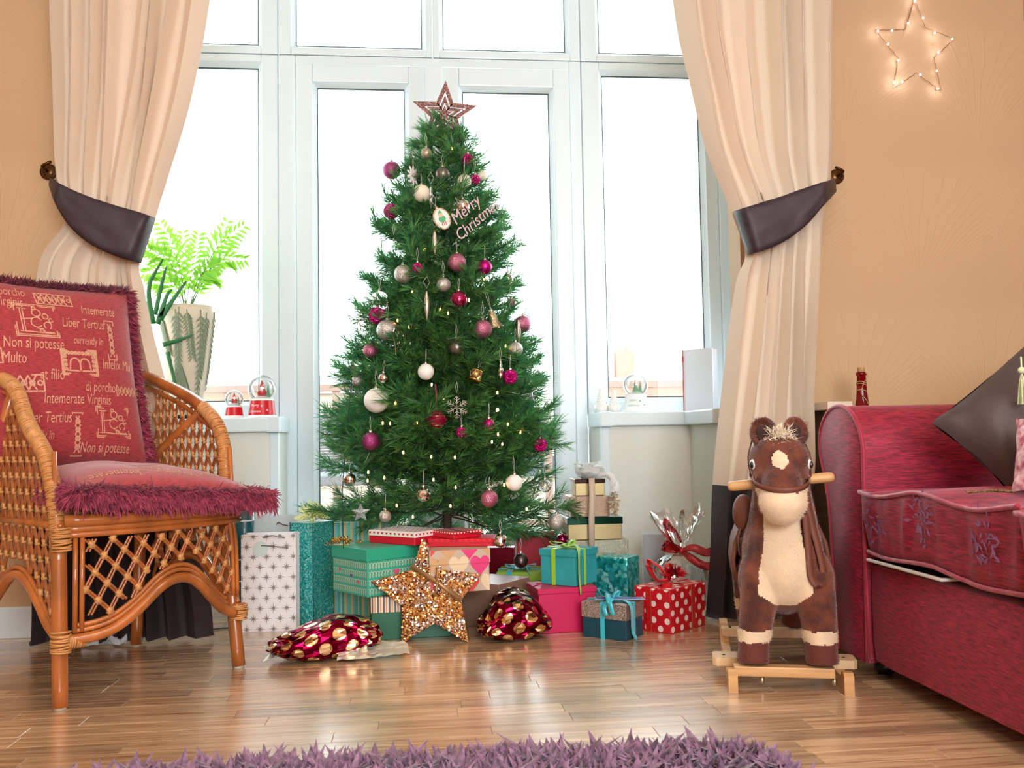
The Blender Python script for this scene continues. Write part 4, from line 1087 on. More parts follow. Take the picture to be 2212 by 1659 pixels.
ball.build('toy_ball', ball_mat(), loc=(bl.x+.015, 2.60, .091), label='striped blue and orange ball between the horse and the sofa', cat='ball')
# ================================================================ Christmas tree
def needle_mat(name, c1, c2, tc_):
    m, nt, b = new_mat(name); L = nt.links; out = nt.nodes['Material Output']
    g = N(nt, 'ShaderNodeTexCoord'); nz = N(nt, 'ShaderNodeTexNoise', Scale=38.0, Detail=2.0); L.new(g.outputs['Object'], nz.inputs['Vector'])
    cr = N(nt, 'ShaderNodeValToRGB'); L.new(nz.outputs['Fac'], cr.inputs[0]); e = cr.color_ramp.elements
    e[0].position = .36; e[0].color = (*c1, 1); e[1].position = .64; e[1].color = (*c2, 1)
    oi = N(nt, 'ShaderNodeObjectInfo'); hs = N(nt, 'ShaderNodeHueSaturation'); mr = N(nt, 'ShaderNodeMapRange'); L.new(oi.outputs['Random'], mr.inputs[0]); mr.inputs[3].default_value = .75; mr.inputs[4].default_value = 1.25
    L.new(mr.outputs[0], hs.inputs['Value']); L.new(cr.outputs[0], hs.inputs['Color']); L.new(hs.outputs[0], b.inputs['Base Color']); b.inputs['Roughness'].default_value = .38
    tr = N(nt, 'ShaderNodeBsdfTranslucent'); tr.inputs[0].default_value = (*tc_, 1); mx = N(nt, 'ShaderNodeMixShader'); mx.inputs[0].default_value = .24
    L.new(b.outputs[0], mx.inputs[1]); L.new(tr.outputs[0], mx.inputs[2]); L.new(mx.outputs[0], out.inputs[0]); return m
M_NEEDLE = needle_mat('pine_needles', rgb(8, 48, 40), rgb(102, 152, 74), rgb(90, 200, 130))
M_TWIG = mat('twig_brown', rgb(62, 50, 32), .8)
M_BASE = mat('dark_green_stand', rgb(18, 46, 34), .5)
TY = 3.26; TXp = PY(960, 700, TY); TX = TXp.x
PROF = [(-1, .0), (262, .02), (285, .06), (330, .105), (400, .150), (450, .185), (500, .225), (600, .245), (700, .285), (800, .315), (900, .345), (1000, .375), (1090, .405), (1130, .40), (1190, .33), (1260, .2)]
ZP = sorted((PY(958, y, TY).z, r) for y, r in PROF if y > 0)
def TR(z):
    if z <= ZP[0][0]: return ZP[0][1]
    for a, b_ in zip(ZP, ZP[1:]):
        if a[0] <= z <= b_[0]: return a[1]+(b_[1]-a[1])*(z-a[0])/(b_[0]-a[0])
    return .01
def branch_mesh(L_, seed):
    rn = random.Random(seed); b = MB(); b2 = []
    nd = []
    def twig(p0, d, l, r0):
        n = 4; P = [p0+d*l*k/n+V((0, 0, l*.10*(k/n)**2)) for k in range(n+1)]
        tube(b, P, [r0*(1-.6*k/n) for k in range(n+1)], 4, mat=1, caps=False)
        cnt = int(l*100*8.5)
        for k in range(cnt):
            t = (k+rn.random())/cnt; q = t*n; i = min(int(q), n-1); p = P[i].lerp(P[i+1], q-i); tt = (P[i+1]-P[i]).normalized()
            a = rn.uniform(0, 2*pi); o = tt.orthogonal().normalized(); o = Matrix.Rotation(a, 3, tt) @ o
            ang = rn.uniform(.45, 1.0)*(1-.35*t); dd = (tt*cos(ang)+o*sin(ang)).normalized()
            ln = rn.uniform(.034, .052)*(1 if l > .05 else .8); w = .00105; sd = dd.cross(V((rn.uniform(-1, 1), rn.uniform(-1, 1), rn.uniform(-1, 1)))).normalized()*w
            e = p+dd*ln+tt*ln*.12; m_ = p+dd*ln*.55
            nd.append((p-sd*.7, p+sd*.7, m_+sd, m_-sd, e))
    main = [V((L_*k/6, rn.uniform(-.006, .006), L_*(.16*(k/6)**1.6)+rn.uniform(-.004, .004))) for k in range(7)]
    st = .36
    for i in range(6):
        if i/6 >= st-.05: twig(main[i], (main[i+1]-main[i]).normalized(), (main[i+1]-main[i]).length*1.02, .0022*(1-i/8))
        else: tube(b, [main[i], main[i+1]], .0028, 5, mat=1, caps=False)
    ns = max(3, int(L_/.042)); 
    for k in range(ns):
        t = .34+.64*(k+.5)/ns; q = t*6; i = min(int(q), 5); p = main[i].lerp(main[i+1], q-i); s = 1 if k % 2 else -1
        a = rn.uniform(.55, 1.0)*s; el = rn.uniform(-.25, .45); l = min(.13, max(.05, L_*.36*(1.15-t*.7)))*rn.uniform(.8, 1.15)
        twig(p, V((cos(a)*cos(el), sin(a)*cos(el), sin(el))).normalized(), l, .0015)
    vs = []; fs = []
    for q in nd:
        k = len(vs); vs += q; fs += [(k, k+1, k+2, k+3), (k+3, k+2, k+4)]
    b.add(vs, fs, None, mat=0, smooth=False)
    me = bpy.data.meshes.new('tree_branch'); me.from_pydata(b.v, [], b.f); me.materials.append(M_NEEDLE); me.materials.append(M_TWIG)
    me.polygons.foreach_set('material_index', b.m); me.update(); return me
tree = empty('christmas_tree', (TX, TY, 0), label='decorated artificial green Christmas tree before the glass doors', cat='tree')
zt_ = ZP[-1][0]
b = MB(); tube(b, [(0, 0, .03), (0, 0, .5), (.004, 0, 1.0), (0, 0, zt_+.02)], [.017, .016, .012, .005], 12); b.build('trunk', M_TWIG, tree)
b = MB()
for k in range(3):
    a = 2*pi*k/3+.4; tube(b, [(0, 0, .09), (.08*cos(a), .08*sin(a), .03), (.15*cos(a), .15*sin(a), .011)], .010, 8)
tube(b, [(0, 0, .03), (0, 0, .14)], .024, 12); b.build('tree_stand', M_BASE, tree)
LV = [.09, .13, .17, .21, .26, .31, .36, .41]
BM_ = {l: [branch_mesh(l, 100+i*7+int(l*1000)) for i in range(3)] for l in LV}
rt = random.Random(21); z = .355; cnt = 0; ga = 0
while z < zt_-.075:
    Rz = TR(z+.02); step = .042 if Rz > .15 else .034
    nb = max(7, min(14, int(round(6+Rz*20))))
    for k in range(nb):
        a = ga+2*pi*k/nb+rt.uniform(-.12, .12); want = Rz*rt.uniform(.90, 1.20)
        el = rt.uniform(-.02, .32) if z > .42 else rt.uniform(-.45, .05)
        if z < .52 and sin(a) < -.15: want *= .70; el = max(el, .05)
        if z > zt_-.16: el = rt.uniform(.15, .55); want = max(.085, want)
        l = min(LV, key=lambda q: abs(q+.018-want/max(.5, cos(el)))); s = max(.75, min(1.2, (want/max(.5, cos(el)))/(l+.018)))
        o = link('branch', rt.choice(BM_[l]), tree, (0, 0, z+rt.uniform(-.015, .015)), (rt.uniform(-.5, .5), -el, a)); o.scale = (s,)*3; cnt += 1
    ga += 1.1; z += step
print('branches', cnt)

def surf(x, y, k=1.0, fwd=0.0):
    """the point of the tree's outer surface behind pixel x, y"""
    Yv = TY-.2
    for _ in range(20):
        p = PY(x, y, Yv); r = TR(p.z)*k; dx = p.x-TX; Yn = TY-sqrt(max(0, r*r-dx*dx)); Yv = .5*Yv+.5*Yn
    return PY(x, y, Yv-fwd)
# ---------------------------------------------------------------- star on top
M_STARG = glitter('bronze_glitter', rgb(120, 84, 84), rgb(176, 136, 130), 700, .35, .9, .5)
sp_ = PY(960, 246, TY-.02); topper = empty('tree_topper_star', sp_, label='bronze glitter openwork star on the very top of the tree', cat='star')
pxm = 2000/ (TY*1.0)
def ring(mb, outer, inner, y0, y1):
    n = len(outer); vs = [(p[0], y0, p[1]) for p in outer]+[(p[0], y0, p[1]) for p in inner]+[(p[0], y1, p[1]) for p in outer]+[(p[0], y1, p[1]) for p in inner]
    fs = []
    for i in range(n):
        j = (i+1) % n; fs += [(i, j, n+j, n+i), (2*n+j, 2*n+i, 3*n+i, 3*n+j), (j, i, 2*n+i, 2*n+j), (n+i, n+j, 3*n+j, 3*n+i)]
    mb.add(vs, fs, None, smooth=False)
def st(ro): return star_pts(5, ro, ro*.42, pi/2-.05)
ro = 74/pxm
b = MB(); ring(b, st(ro), st(ro*.66), -.003, .003); ring(b, st(ro*.55), st(ro*.34), -.003, .003)
prism(b, [(p[0], p[1]) for p in st(ro*.25)], -.003, .003, M=Matrix.Rotation(pi/2, 4, 'X'))
for k in range(5):
    a = pi/2-.05+pi*(2*k+1)/5
    for r0, r1 in ((.62, .27*1), ):
        c, s = cos(a), sin(a); q = ro*.42
        box(b, -.0025, .0025, -.003, .003, q*.2, q*.9, M=Matrix.Rotation(-(a-pi/2), 4, 'Y'))
b.build('star_plate', M_STARG, topper)
b = MB(); lathe(b, [(.0, -.155), (.011, -.155), (.0105, -.06), (.0, -.06)], 16); b.build('socket', M_STARG, topper)

# ---------------------------------------------------------------- baubles
M_MAGG = glitter('magenta_glitter', rgb(150, 26, 96), rgb(206, 96, 160), 1500, .3, .75, .45)
M_ROSEG = glitter('rose_glitter', rgb(176, 56, 104), rgb(226, 150, 178), 1500, .3, .7, .4)
M_SILG = glitter('champagne_glitter', rgb(176, 164, 156), rgb(236, 230, 224), 1500, .3, .7, .35)
M_MAGM = mat('magenta_satin_metal', rgb(190, 18, 124), .34, metal=.75)
M_MAGS = mat('magenta_mirror', rgb(170, 10, 84), .10, metal=.8, coat=.6)
M_PEW = mat('pewter_satin', rgb(128, 122, 118), .34, metal=.9)
M_DPEW = mat('dark_pewter_satin', rgb(86, 74, 76), .3, metal=.9)
M_CREAM = mat('cream_matte', rgb(236, 226, 206), .5)
M_WHITEB = mat('white_frosted', rgb(240, 238, 234), .55)
M_CHROME = mat('silver_mirror', rgb(226, 222, 218), .06, metal=1)
M_CHAMP = mat('champagne_satin', rgb(204, 186, 170), .3, metal=.7)
M_CLEAR = thin_glass('clear_ornament', (.95, .98, .97), .12)
M_CAP = mat('silver_cap', rgb(210, 200, 184), .25, metal=1)
M_STR = mat('silver_string', rgb(196, 196, 190), .4)
M_GOLD = mat('gold_metal', rgb(212, 170, 96), .25, metal=1)
M_MAGT = mat('magenta_clear_glass', rgb(190, 14, 74), .05, trans=.6, ior=1.3, coat=.4)
PM = 2000.0
def bauble(kind, r):
    b = MB(); 
    if kind == 'facet':
        nseg, nr = 12, 8; vs = []; rg = []
        for i in range(nr+1):
            th = pi*i/nr; row = []
            for k in range(nseg):
                a = 2*pi*(k+.5*(i % 2))/nseg; row.append(len(vs)); vs.append(V((r*sin(th)*cos(a), r*sin(th)*sin(a), -r*cos(th))))
            rg.append(row)
        fs = []
        for i in range(nr):
            for k in range(nseg):
                k2 = (k+1) % nseg
                if i % 2 == 0: T_ = [(rg[i][k], rg[i][k2], rg[i+1][k]), (rg[i][k2], rg[i+1][k2], rg[i+1][k])]
                else: T_ = [(rg[i][k], rg[i+1][k2], rg[i+1][k]), (rg[i][k], rg[i][k2], rg[i+1][k2])]
                for t in T_:
                    c = (vs[t[0]]+vs[t[1]]+vs[t[2]])/3; vs.append(c*.90); m_ = len(vs)-1
                    for q in range(3): fs.append((t[q], t[(q+1) % 3], m_))
        b.add(vs, fs, None, smooth=False)
    elif kind == 'disco':
        rn = random.Random(3); bm = bmesh.new(); bmesh.ops.create_icosphere(bm, subdivisions=3, radius=r*.97); bm.verts.index_update()
        b.add([v.co*(1+rn.uniform(-.03, .03)) for v in bm.verts], [[v.index for v in f.verts] for f in bm.faces], None, smooth=False); bm.free()
    else: sphere(b, (0, 0, 0), r, 28, 18)
    return b
BK = {}
KINDM = {'magg': (M_MAGG, 'magenta glitter bauble'), 'rose': (M_ROSEG, 'frosted rose glitter bauble'), 'silg': (M_SILG, 'champagne silver glitter bauble'), 'magm': (M_MAGM, 'satin magenta bauble'), 'mags': (M_MAGS, 'glossy deep magenta bauble'),
         'pew': (M_PEW, 'satin pewter bauble'), 'dpew': (M_DPEW, 'dark pewter bauble'), 'cream': (M_CREAM, 'cream matte bauble'), 'white': (M_WHITEB, 'white frosted bauble'), 'chrome': (M_CHROME, 'mirror silver bauble'), 'champ': (M_CHAMP, 'champagne satin bauble'),
         'facet': (M_MAGM, 'faceted magenta bauble'), 'disco': (M_CHROME, 'silver mosaic bauble'), 'clear': (M_CLEAR, 'clear glass bauble')}
BMESH = {}
def hang(root, r, ln=.05, m=None, spread=.004, cap=True):
    """cap, eyelet and doubled string above an ornament of radius r"""
    if cap:
        b = MB(); lathe(b, [(.0045, r*.96), (.0048, r+.005), (.003, r+.006), (.0, r+.006)], 12); tube(b, [(.0025*cos(a), 0, r+.0085+.0025*sin(a)) for a in [2*pi*k/10 for k in range(10)]], .0006, 5, closed=True); b.build('cap', M_CAP, root)
    b = MB(); tube(b, [(0, 0, r+.009), (spread, .001, r+.009+ln*.5), (.001, .002, r+.009+ln)], .0006, 4); tube(b, [(0, 0, r+.009), (-spread, .001, r+.009+ln*.55), (.001, .002, r+.009+ln)], .0006, 4); b.build('hanging_string', m or M_STR, root)
BALLS = [
 ('champ', 921, 332, 12, 'small one near the top left of the star stem'), ('magg', 846, 368, 19, 'on the upper left tip of the tree'), ('pew', 956, 377, 16, 'just below the topper star'), ('facet', 1010, 345, 13, 'right of the topper stem'),
 ('cream', 1003, 392, 15, 'right of the highest pewter one'), ('facet', 1026, 388, 11, 'half hidden behind the upper cream one'), ('cream', 911, 418, 19, 'left of the elf photo disc'), ('facet', 845, 457, 17, 'on the left edge above a glass star'), ('chrome', 999, 446, 16, 'left above the Christmas lettering'),
 ('silg', 871, 592, 20, 'left, beside a tiny faceted magenta one'), ('facet', 902, 579, 12, 'tiny, right of the left champagne glitter one'), ('rose', 987, 567, 20, 'in the middle, the highest of the rose ones'), ('magm', 1047, 577, 16, 'right of the highest rose glitter one'), ('silg', 958, 615, 16, 'in the centre above the long icicle'),
 ('mags', 991, 648, 20, 'in the centre of the tree'), ('chrome', 1097, 603, 12, 'small one on the upper right edge'), ('facet', 815, 682, 19, 'on the left edge above the big glitter one'), ('silg', 837, 714, 24, 'large one above the filigree heart'), ('pew', 986, 751, 17, 'in the middle of the tree, right of the heart'),
 ('rose', 1043, 711, 20, 'just below the gold bell'), ('rose', 1130, 699, 18, 'outermost one on the right edge'), ('white', 920, 803, 18, 'in the centre left above the dark red glass one'), ('chrome', 829, 817, 12, 'above the largest white one'), ('white', 813, 865, 27, 'the largest one, at lower left'),
 ('silg', 772, 822, 13, 'on the left edge beside the largest white one'), ('magm', 762, 797, 10, 'tiny one on the far left edge at mid height'), ('facet', 1102, 814, 16, 'right of the gold drum'), ('silg', 1113, 755, 17, 'right side above the faceted one'), ('magm', 1104, 655, 10, 'tiny one on the right edge below the mirror one'), ('rose', 800, 757, 16, 'half hidden behind the tip left of the heart'),
 ('facet', 997, 934, 12, 'small one below the snowflake'), ('magm', 1056, 917, 13, 'small one right of the snowflake'), ('magg', 801, 953, 20, 'at lower left below the largest white one'), ('facet', 1167, 961, 15, 'on the lower right edge'), ('chrome', 755, 1036, 14, 'on the lower left edge'),
 ('disco', 915, 1068, 16, 'low in the middle left of the tree'), ('white', 1111, 1043, 18, 'at lower right'), ('rose', 1057, 1077, 19, 'lowest of the rose ones, right of centre'), ('clear', 1177, 1050, 14, 'on the lower right edge'), ('silg', 832, 1115, 13, 'low on the left beside a glitter star'),
 ('disco', 1081, 1168, 16, 'hanging beside the flat red heart box'), ('dpew', 1125, 1211, 16, 'hanging lowest over the green gift box'), ('silg', 1202, 1128, 18, 'on the outermost low branch at right'), ('mags', 1214, 1166, 13, 'hanging behind the turquoise box with lime ribbon'), ('cream', 1040, 380, 12, 'on the upper right edge behind the faceted one')]
def flaretag(kind): return 'baubles hanging on the tree'
for kind, x, y, rp_, where in BALLS:
    p = surf(x, y, 1.0, .012); d = (p-C0).length; r = rp_*d/PM*.985
    mtl, nm = KINDM[kind]
    root = empty('bauble', p, rt.uniform(0, 6), label='%s, %s' % (nm, where), cat='bauble', group='baubles hanging on the tree')
    key = (kind, round(r, 3))
    if key not in BMESH:
        o = bauble(kind, r).build('ball', mtl, root); BMESH[key] = o.data
    else: link('ball', BMESH[key], root)
    hang(root, r, rt.uniform(.03, .055))
# ---------------------------------------------------------------- other ornaments
def orn(name, x, y, label, cat='ornament', fwd=.014, rz=0, ry=0, rx=0):
    p = surf(x, y, 1.0, fwd); return empty(name, p, label=label, cat=cat, rot=(rx, ry, rz)), (p-C0).length/PM
VX = Matrix.Rotation(pi/2, 4, 'X')          # puts a 2-D (x, y) drawing upright, facing the camera (-Y)
def icicle(x, y, h, label, m):
    r_, k = orn('icicle_ornament', x, y, label); b = MB(); H = h*k/2; lathe(b, [(0, -H), (.0015, -H*.95), (H*.16, -H*.2), (H*.19, H*.15), (H*.14, H*.6), (.003, H*.93), (.003, H), (0, H)], 16); b.build('drop', m, r_)
    hang(r_, H, .04, cap=False, spread=.01)
icicle(939, 525, 54, 'silver teardrop icicle hanging below the elf photo disc', M_CHAMP); icicle(931, 428, 50, 'clear twisted icicle behind the upper cream bauble', M_CLEAR)
icicle(922, 662, 66, 'long silver icicle in the middle left of the tree', M_CHAMP); icicle(1120, 718, 54, 'thin silver icicle on the right edge of the tree', M_CHAMP)
# snowflake
r_, k = orn('snowflake_ornament', 987, 880, 'silver glitter snowflake in the lower middle of the tree'); b = MB(); Rr = 25*k
for i in range(6):
    M = Matrix.Rotation(i*pi/3, 4, 'Y'); tube(b, [(0, 0, 0), (0, 0, Rr)], .0016, 6, M=M)
    for q, l in ((.35, .28), (.58, .34), (.8, .2)):
        for s in (1, -1): tube(b, [(0, 0, Rr*q), (s*Rr*l*.8, 0, Rr*(q+l*.6))], .0014, 6, M=M)
b.build('snowflake_plate', M_SILG, r_); hang(r_, Rr, .035, cap=False)
# photo disc: clear rim with a printed figure in green and red
r_, k = orn('photo_disc_ornament', 954, 473, 'oval clear disc with a small red and green figure, near the top', rz=.3, ry=-.45); b = MB(); a_, c_ = 19*k, 24*k
ell = [(a_*cos(t), c_*sin(t)) for t in [2*pi*q/28 for q in range(28)]]; prism(b, ell, -.004, .004, M=VX); b.build('disc', M_CHROME, r_)
MP = [mat('disc_paper', rgb(232, 238, 232), .4), mat('print_green', rgb(88, 178, 130), .5), mat('print_red', rgb(206, 74, 74), .5), mat('print_skin', rgb(232, 190, 166), .5)]
b = MB(); F = Matrix.Translation((0, -.0045, 0)) @ VX
decal(b, [(p[0]*.86, p[1]*.88) for p in ell], F, 0); decal(b, [(p[0]*.45, p[1]*.3-.001) for p in ell], F, 1, .0006); decal(b, disc_pts(.3*a_, 12, 0, .38*c_), F, 3, .0008); decal(b, [(-.3*a_, .5*c_), (.3*a_, .5*c_), (.1*a_, .8*c_)], F, 1, .001)
for i in range(3): decal(b, [(-.3*a_+i*.22*a_, -.62*c_), (-.2*a_+i*.22*a_, -.62*c_), (-.15*a_+i*.22*a_, -.3*c_), (-.25*a_+i*.22*a_, -.3*c_)], F, 2, .0007)
b.build('printed_figure', MP, r_); hang(r_, c_, .05, spread=.012)
for (x, y, lab) in ((820, 650, 'clear round medallion on the left edge above a faceted bauble'),):
    r_, k = orn('clear_medallion', x, y, lab); b = MB(); R_ = 20*k; ring(b, disc_pts(R_, 24), disc_pts(R_*.7, 24), -.004, .004); b.build('rim', M_CHROME, r_); b = MB(); prism(b, disc_pts(R_*.7, 24), -.001, .001, M=VX); b.build('pane', M_CLEAR, r_); hang(r_, R_, .05)
# daisy
r_, k = orn('daisy_ornament', 893, 379, 'white daisy ornament upper left below the small champagne bauble', rz=.9); b = MB()
for i in range(10):
    M = Matrix.Rotation(i*2*pi/10, 4, 'Y') @ T(0, 0, 12*k, s=(3.6*k, .002, 10*k)); sphere(b, (0, 0, 0), 1, 10, 6, M=M)
b.build('petals', M_WHITEB, r_); b = MB(); sphere(b, (0, -.003, 0), 4.5*k, 12, 8); b.build('centre', M_SILG, r_); hang(r_, .02, .03, cap=False)
# filigree heart
r_, k = orn('heart_ornament', 868, 741, 'silver openwork heart tilted on the left half of the tree', rx=0, ry=.6, rz=.75); b = MB(); H = 72*k
ho = heart_pts(H, 40); ring(b, [(p[0], p[1]) for p in ho], [(p[0]*.84, p[1]*.84) for p in ho], -.002, .002)
for (cx, cy, cr_) in ((-.17, .14, .12), (.17, .14, .12), (0, -.05, .13), (-.16, -.08, .09), (.16, -.08, .09), (0, -.24, .08), (0, .14, .06), (-.3, .12, .05), (.3, .12, .05)):
    tube(b, [(H*(cx+cr_*cos(t)), 0, H*(cy+cr_*sin(t))) for t in [2*pi*q/14 for q in range(14)]], .0014, 6, closed=True)
b.build('heart_plate', M_CHROME, r_); hang(r_, H*.3, .05, cap=False)
# scroll ornament on the left edge
r_, k = orn('scroll_ornament', 793, 690, 'pale silver scroll ornament on the left edge behind the faceted bauble'); b = MB()
for s, cx in ((1, 0), (-1, 8*k)):
    tube(b, [(cx+(3+q*.9)*k*cos(q*.6)*s, 0, (3+q*.9)*k*sin(q*.6)-6*k*s) for q in range(20)], .0014, 6)
ring(b, disc_pts(19*k, 20), disc_pts(17*k, 20), -.001, .001); b.build('scroll', M_CHROME, r_); hang(r_, 19*k, .04, cap=False)
# bell
r_, k = orn('bell_ornament', 1066, 690, 'gold glitter bell above the rose bauble at right', ry=-.25); b = MB(); H = 19*k
lathe(b, [(0, H), (.3*H, H*.9), (.42*H, H*.5), (.5*H, 0), (.62*H, -.5*H), (.95*H, -.95*H), (.98*H, -H), (.9*H, -H), (.5*H, -.5*H), (0, .6*H)], 20); b.build('bell_cup', glitter('gold_glitter', rgb(196, 168, 110), rgb(240, 226, 190), 1200, .3, .9, .4), r_)
b = MB(); sphere(b, (0, 0, -H*.95), .16*H, 10, 6); b.build('clapper', M_GOLD, r_); hang(r_, H, .08)
# drum
r_, k = orn('drum_ornament', 1027, 812, 'small gold toy drum ornament right of centre', ry=.35, rx=-.25); b = MB(); H = 12*k
lathe(b, [(0, -H), (1.15*H, -H), (1.15*H, -.75*H), (1.05*H, -.75*H), (1.05*H, .75*H), (1.15*H, .75*H), (1.15*H, H), (0, H)], 20); b.build('drum_shell', M_GOLD, r_)
b = MB(); lathe(b, [(1.02*H, H*1.02), (0, H*1.03)], 20); b.build('drum_skin', mat('pale_gold_skin', rgb(222, 214, 150), .5), r_)
b = MB(); n_ = 10; tube(b, [(1.09*H*cos(2*pi*i/n_), 1.09*H*sin(2*pi*i/n_), (.7 if i % 2 else -.7)*H) for i in range(n_)], .0009, 5, closed=True); b.build('lacing', M_CREAM, r_); hang(r_, H, .04, cap=False)
# magenta glass lantern
r_, k = orn('glass_lantern_ornament', 942, 906, 'ornate dark magenta glass ornament on a wine cord, lower middle'); H = 21*k; b = MB()
lathe(b, [(0, -H), (.35*H, -.97*H), (.45*H, -.85*H), (.85*H, -.55*H), (1.12*H, 0), (1.0*H, .3*H), (.7*H, .5*H), (.6*H, .75*H), (.3*H, .95*H), (0, H)], 12, smooth=False); b.build('glass_body', M_MAGT, r_)
b = MB()
for z_, q in ((-.62, .82), (.32, 1.0)): tube(b, [(q*H*cos(t), q*H*sin(t), z_*H) for t in [2*pi*i/24 for i in range(24)]], .0012, 6, closed=True)
b.build('gold_rings', M_GOLD, r_); b = MB(); lathe(b, [(.25*H, .9*H), (.28*H, 1.25*H), (0, 1.27*H)], 14); b.build('cap', M_CAP, r_)
b = MB(); tube(b, catmull([(0, 0, 1.25*H), (.002, 0, 2.2*H), (-.001, 0, 3.6*H)], 5), .0022, 6); b.build('wine_cord', M_FRINGE, r_)
b = MB(); tube(b, [(0, -.0, 0), (.0, 0, .06)], .0018, 6); b.build('wine_cord', M_FRINGE, loc=tuple(surf(886, 350)+V((0, 0, -.03))), label='short wine coloured cord on the upper left of the tree', cat='ribbon')
# stars
def starorn(x, y, rpx, lab, m, solid=True, ry=0):
    r_, k = orn('star_ornament', x, y, lab, cat='ornament', ry=ry); Q = star_pts(5, rpx*k, rpx*k*.45); b = MB()
    if solid:
        vs = [(0, -.006, 0), (0, .006, 0)]+[(p[0], 0, p[1]) for p in Q]; n = 10
        b.add(vs, [(0, 2+(i+1) % n, 2+i) for i in range(n)]+[(1, 2+i, 2+(i+1) % n) for i in range(n)], None, smooth=False)
    else: tube(b, [(p[0], 0, p[1]) for p in Q], .001, 5, closed=True)
    b.build('star_body', m, r_); hang(r_, rpx*k, .04, cap=False)
M_GSTAR = glitter('grey_glitter', rgb(120, 140, 142), rgb(200, 214, 214), 1200, .35, .8, .4)
starorn(779, 1108, 21, 'thick grey glitter star low on the left edge', M_GSTAR); starorn(851, 531, 17, 'clear wire star on the left edge of the tree', M_CHROME, False)
starorn(1143, 842, 20, 'silver wire star on the right edge of the tree', M_CHROME, False, .3); starorn(1148, 858, 13, 'small grey glitter star on the right edge behind the wire star', M_GSTAR)
r_, k = orn('figurine_ornament', 1081, 800, 'slim silver figurine ornament left of the faceted bauble at right'); b = MB(); H = 17*k
lathe(b, [(0, -H), (.28*H, -.95*H), (.36*H, -.6*H), (.26*H, -.3*H), (.42*H, .0), (.30*H, .35*H), (.16*H, .45*H), (.26*H, .65*H), (.2*H, .9*H), (0, H)], 14); b.build('figure', M_CHROME, r_); hang(r_, H, .04)
# script lettering "Merry Christmas"
r_, k = orn('lettering_ornament', 1018, 466, 'rose glitter Merry Christmas lettering near the top right', fwd=.10, ry=-.72)
for t_, dz, dx, sz in (('Merry', 17*k, -2*k, 36*k), ('Christmas', -15*k, 2*k, 34*k)):
    vs, fs = text_mesh(t_, sz, .3, .0012, offset=.0); b = MB(); b.add([(v[0]*.82+dx, v[1]+dz, v[2]) for v in vs], fs, None, M=VX); b.build('word', mat('rose_glitter_letters', rgb(150, 118, 122), .4, metal=.4), r_)
hang(r_, .03, .04, cap=False)
# ---------------------------------------------------------------- fairy lights
M_BULB = mat('warm_bulb', rgb(255, 220, 160), .3, emit=rgb(255, 178, 84), es=14.0)
M_WIRE = mat('dark_green_wire', rgb(20, 44, 36), .5)
M_WIRE2 = mat('clear_wire', rgb(150, 170, 166), .3)
def c2p(L, s, ox, oy): return [(ox+a/s, oy+b_/s) for a, b_ in L]
BL = c2p([(665, 120), (560, 285), (620, 288), (842, 283), (730, 527), (960, 563), (1155, 568), (440, 690), (573, 735), (435, 760), (978, 752), (1160, 815), (1118, 968), (808, 1057), (1590, 295), (1510, 376), (1545, 458), (1505, 35), (1500, 178), (1060, 80), (1745, 993), (1400, 1187), (1560, 795), (1693, 360), (1460, 440), (675, 965)], 3.814, 680, 840) \
   + c2p([(1028, 450), (1098, 480), (1280, 368), (650, 545), (752, 605), (1550, 595), (1605, 770), (953, 1113), (632, 1275), (1540, 1335), (780, 290), (1415, 185)], 4.096, 700, 560) + c2p([(785, 535), (875, 780), (588, 1262), (905, 1620)], 3.318, 740, 160)
BL.sort(key=lambda q: (int(q[1]/55), q[0] if int(q[1]/55) % 2 else -q[0]))
fl = empty('fairy_lights', (TX, TY, 0), label='string of warm white fairy lights wound round the tree', cat='lights')
P = []; me_b = None
for x, y in BL:
    p = surf(x, y, .99, .004)-V((TX, TY, 0))
    if me_b is None:
        b = MB(); lathe(b, [(0, .007), (.0022, .005), (.0028, .001), (.0022, -.003), (0, -.004)], 10); me_b = b.build('bulb', M_BULB, fl, p).data
    else: link('bulb', me_b, fl, p)
    P.append(p+V((0, .006, -.004)))
b = MB(); Q = []
for a, c in zip(P, P[1:]):
    Q += [a, a.lerp(c, .33)+V((0, .05, -.012)), a.lerp(c, .66)+V((0, .05, -.010))]
Q.append(P[-1]); tube(b, catmull(Q, 3), .0012, 5); b.build('wire', M_WIRE, fl)
# the lead that hangs down beside the tree on the left, and bits of silver garland between the branches
b = MB(); tube(b, catmull([surf(762, 800, 1.05), surf(757, 850, 1.1), surf(748, 950, 1.05), surf(744, 1000, 1.05), surf(739, 1080, 1.05), surf(742, 1150, 1.1)+V((0, 0, -.05))], 6), .0016, 6)
b.build('light_cable', M_WIRE, label='dark twisted light cable hanging down the left side of the tree', cat='cable')
# ================================================================ rocking horse
HL = PZ(1581, 1497, 0); HR = PZ(1840, 1505, 0)
hx_ = (HR-HL); HWD = hx_.length; hx_.normalize(); hy_ = V((hx_.y, -hx_.x, 0))      # hy_ points to the camera
H0 = (HL+HR)/2; rz_h = atan2(hx_.y, hx_.x)
HM = Matrix.Translation(H0) @ Matrix.Rotation(rz_h, 4, 'Z'); HMI = HM.inverted()
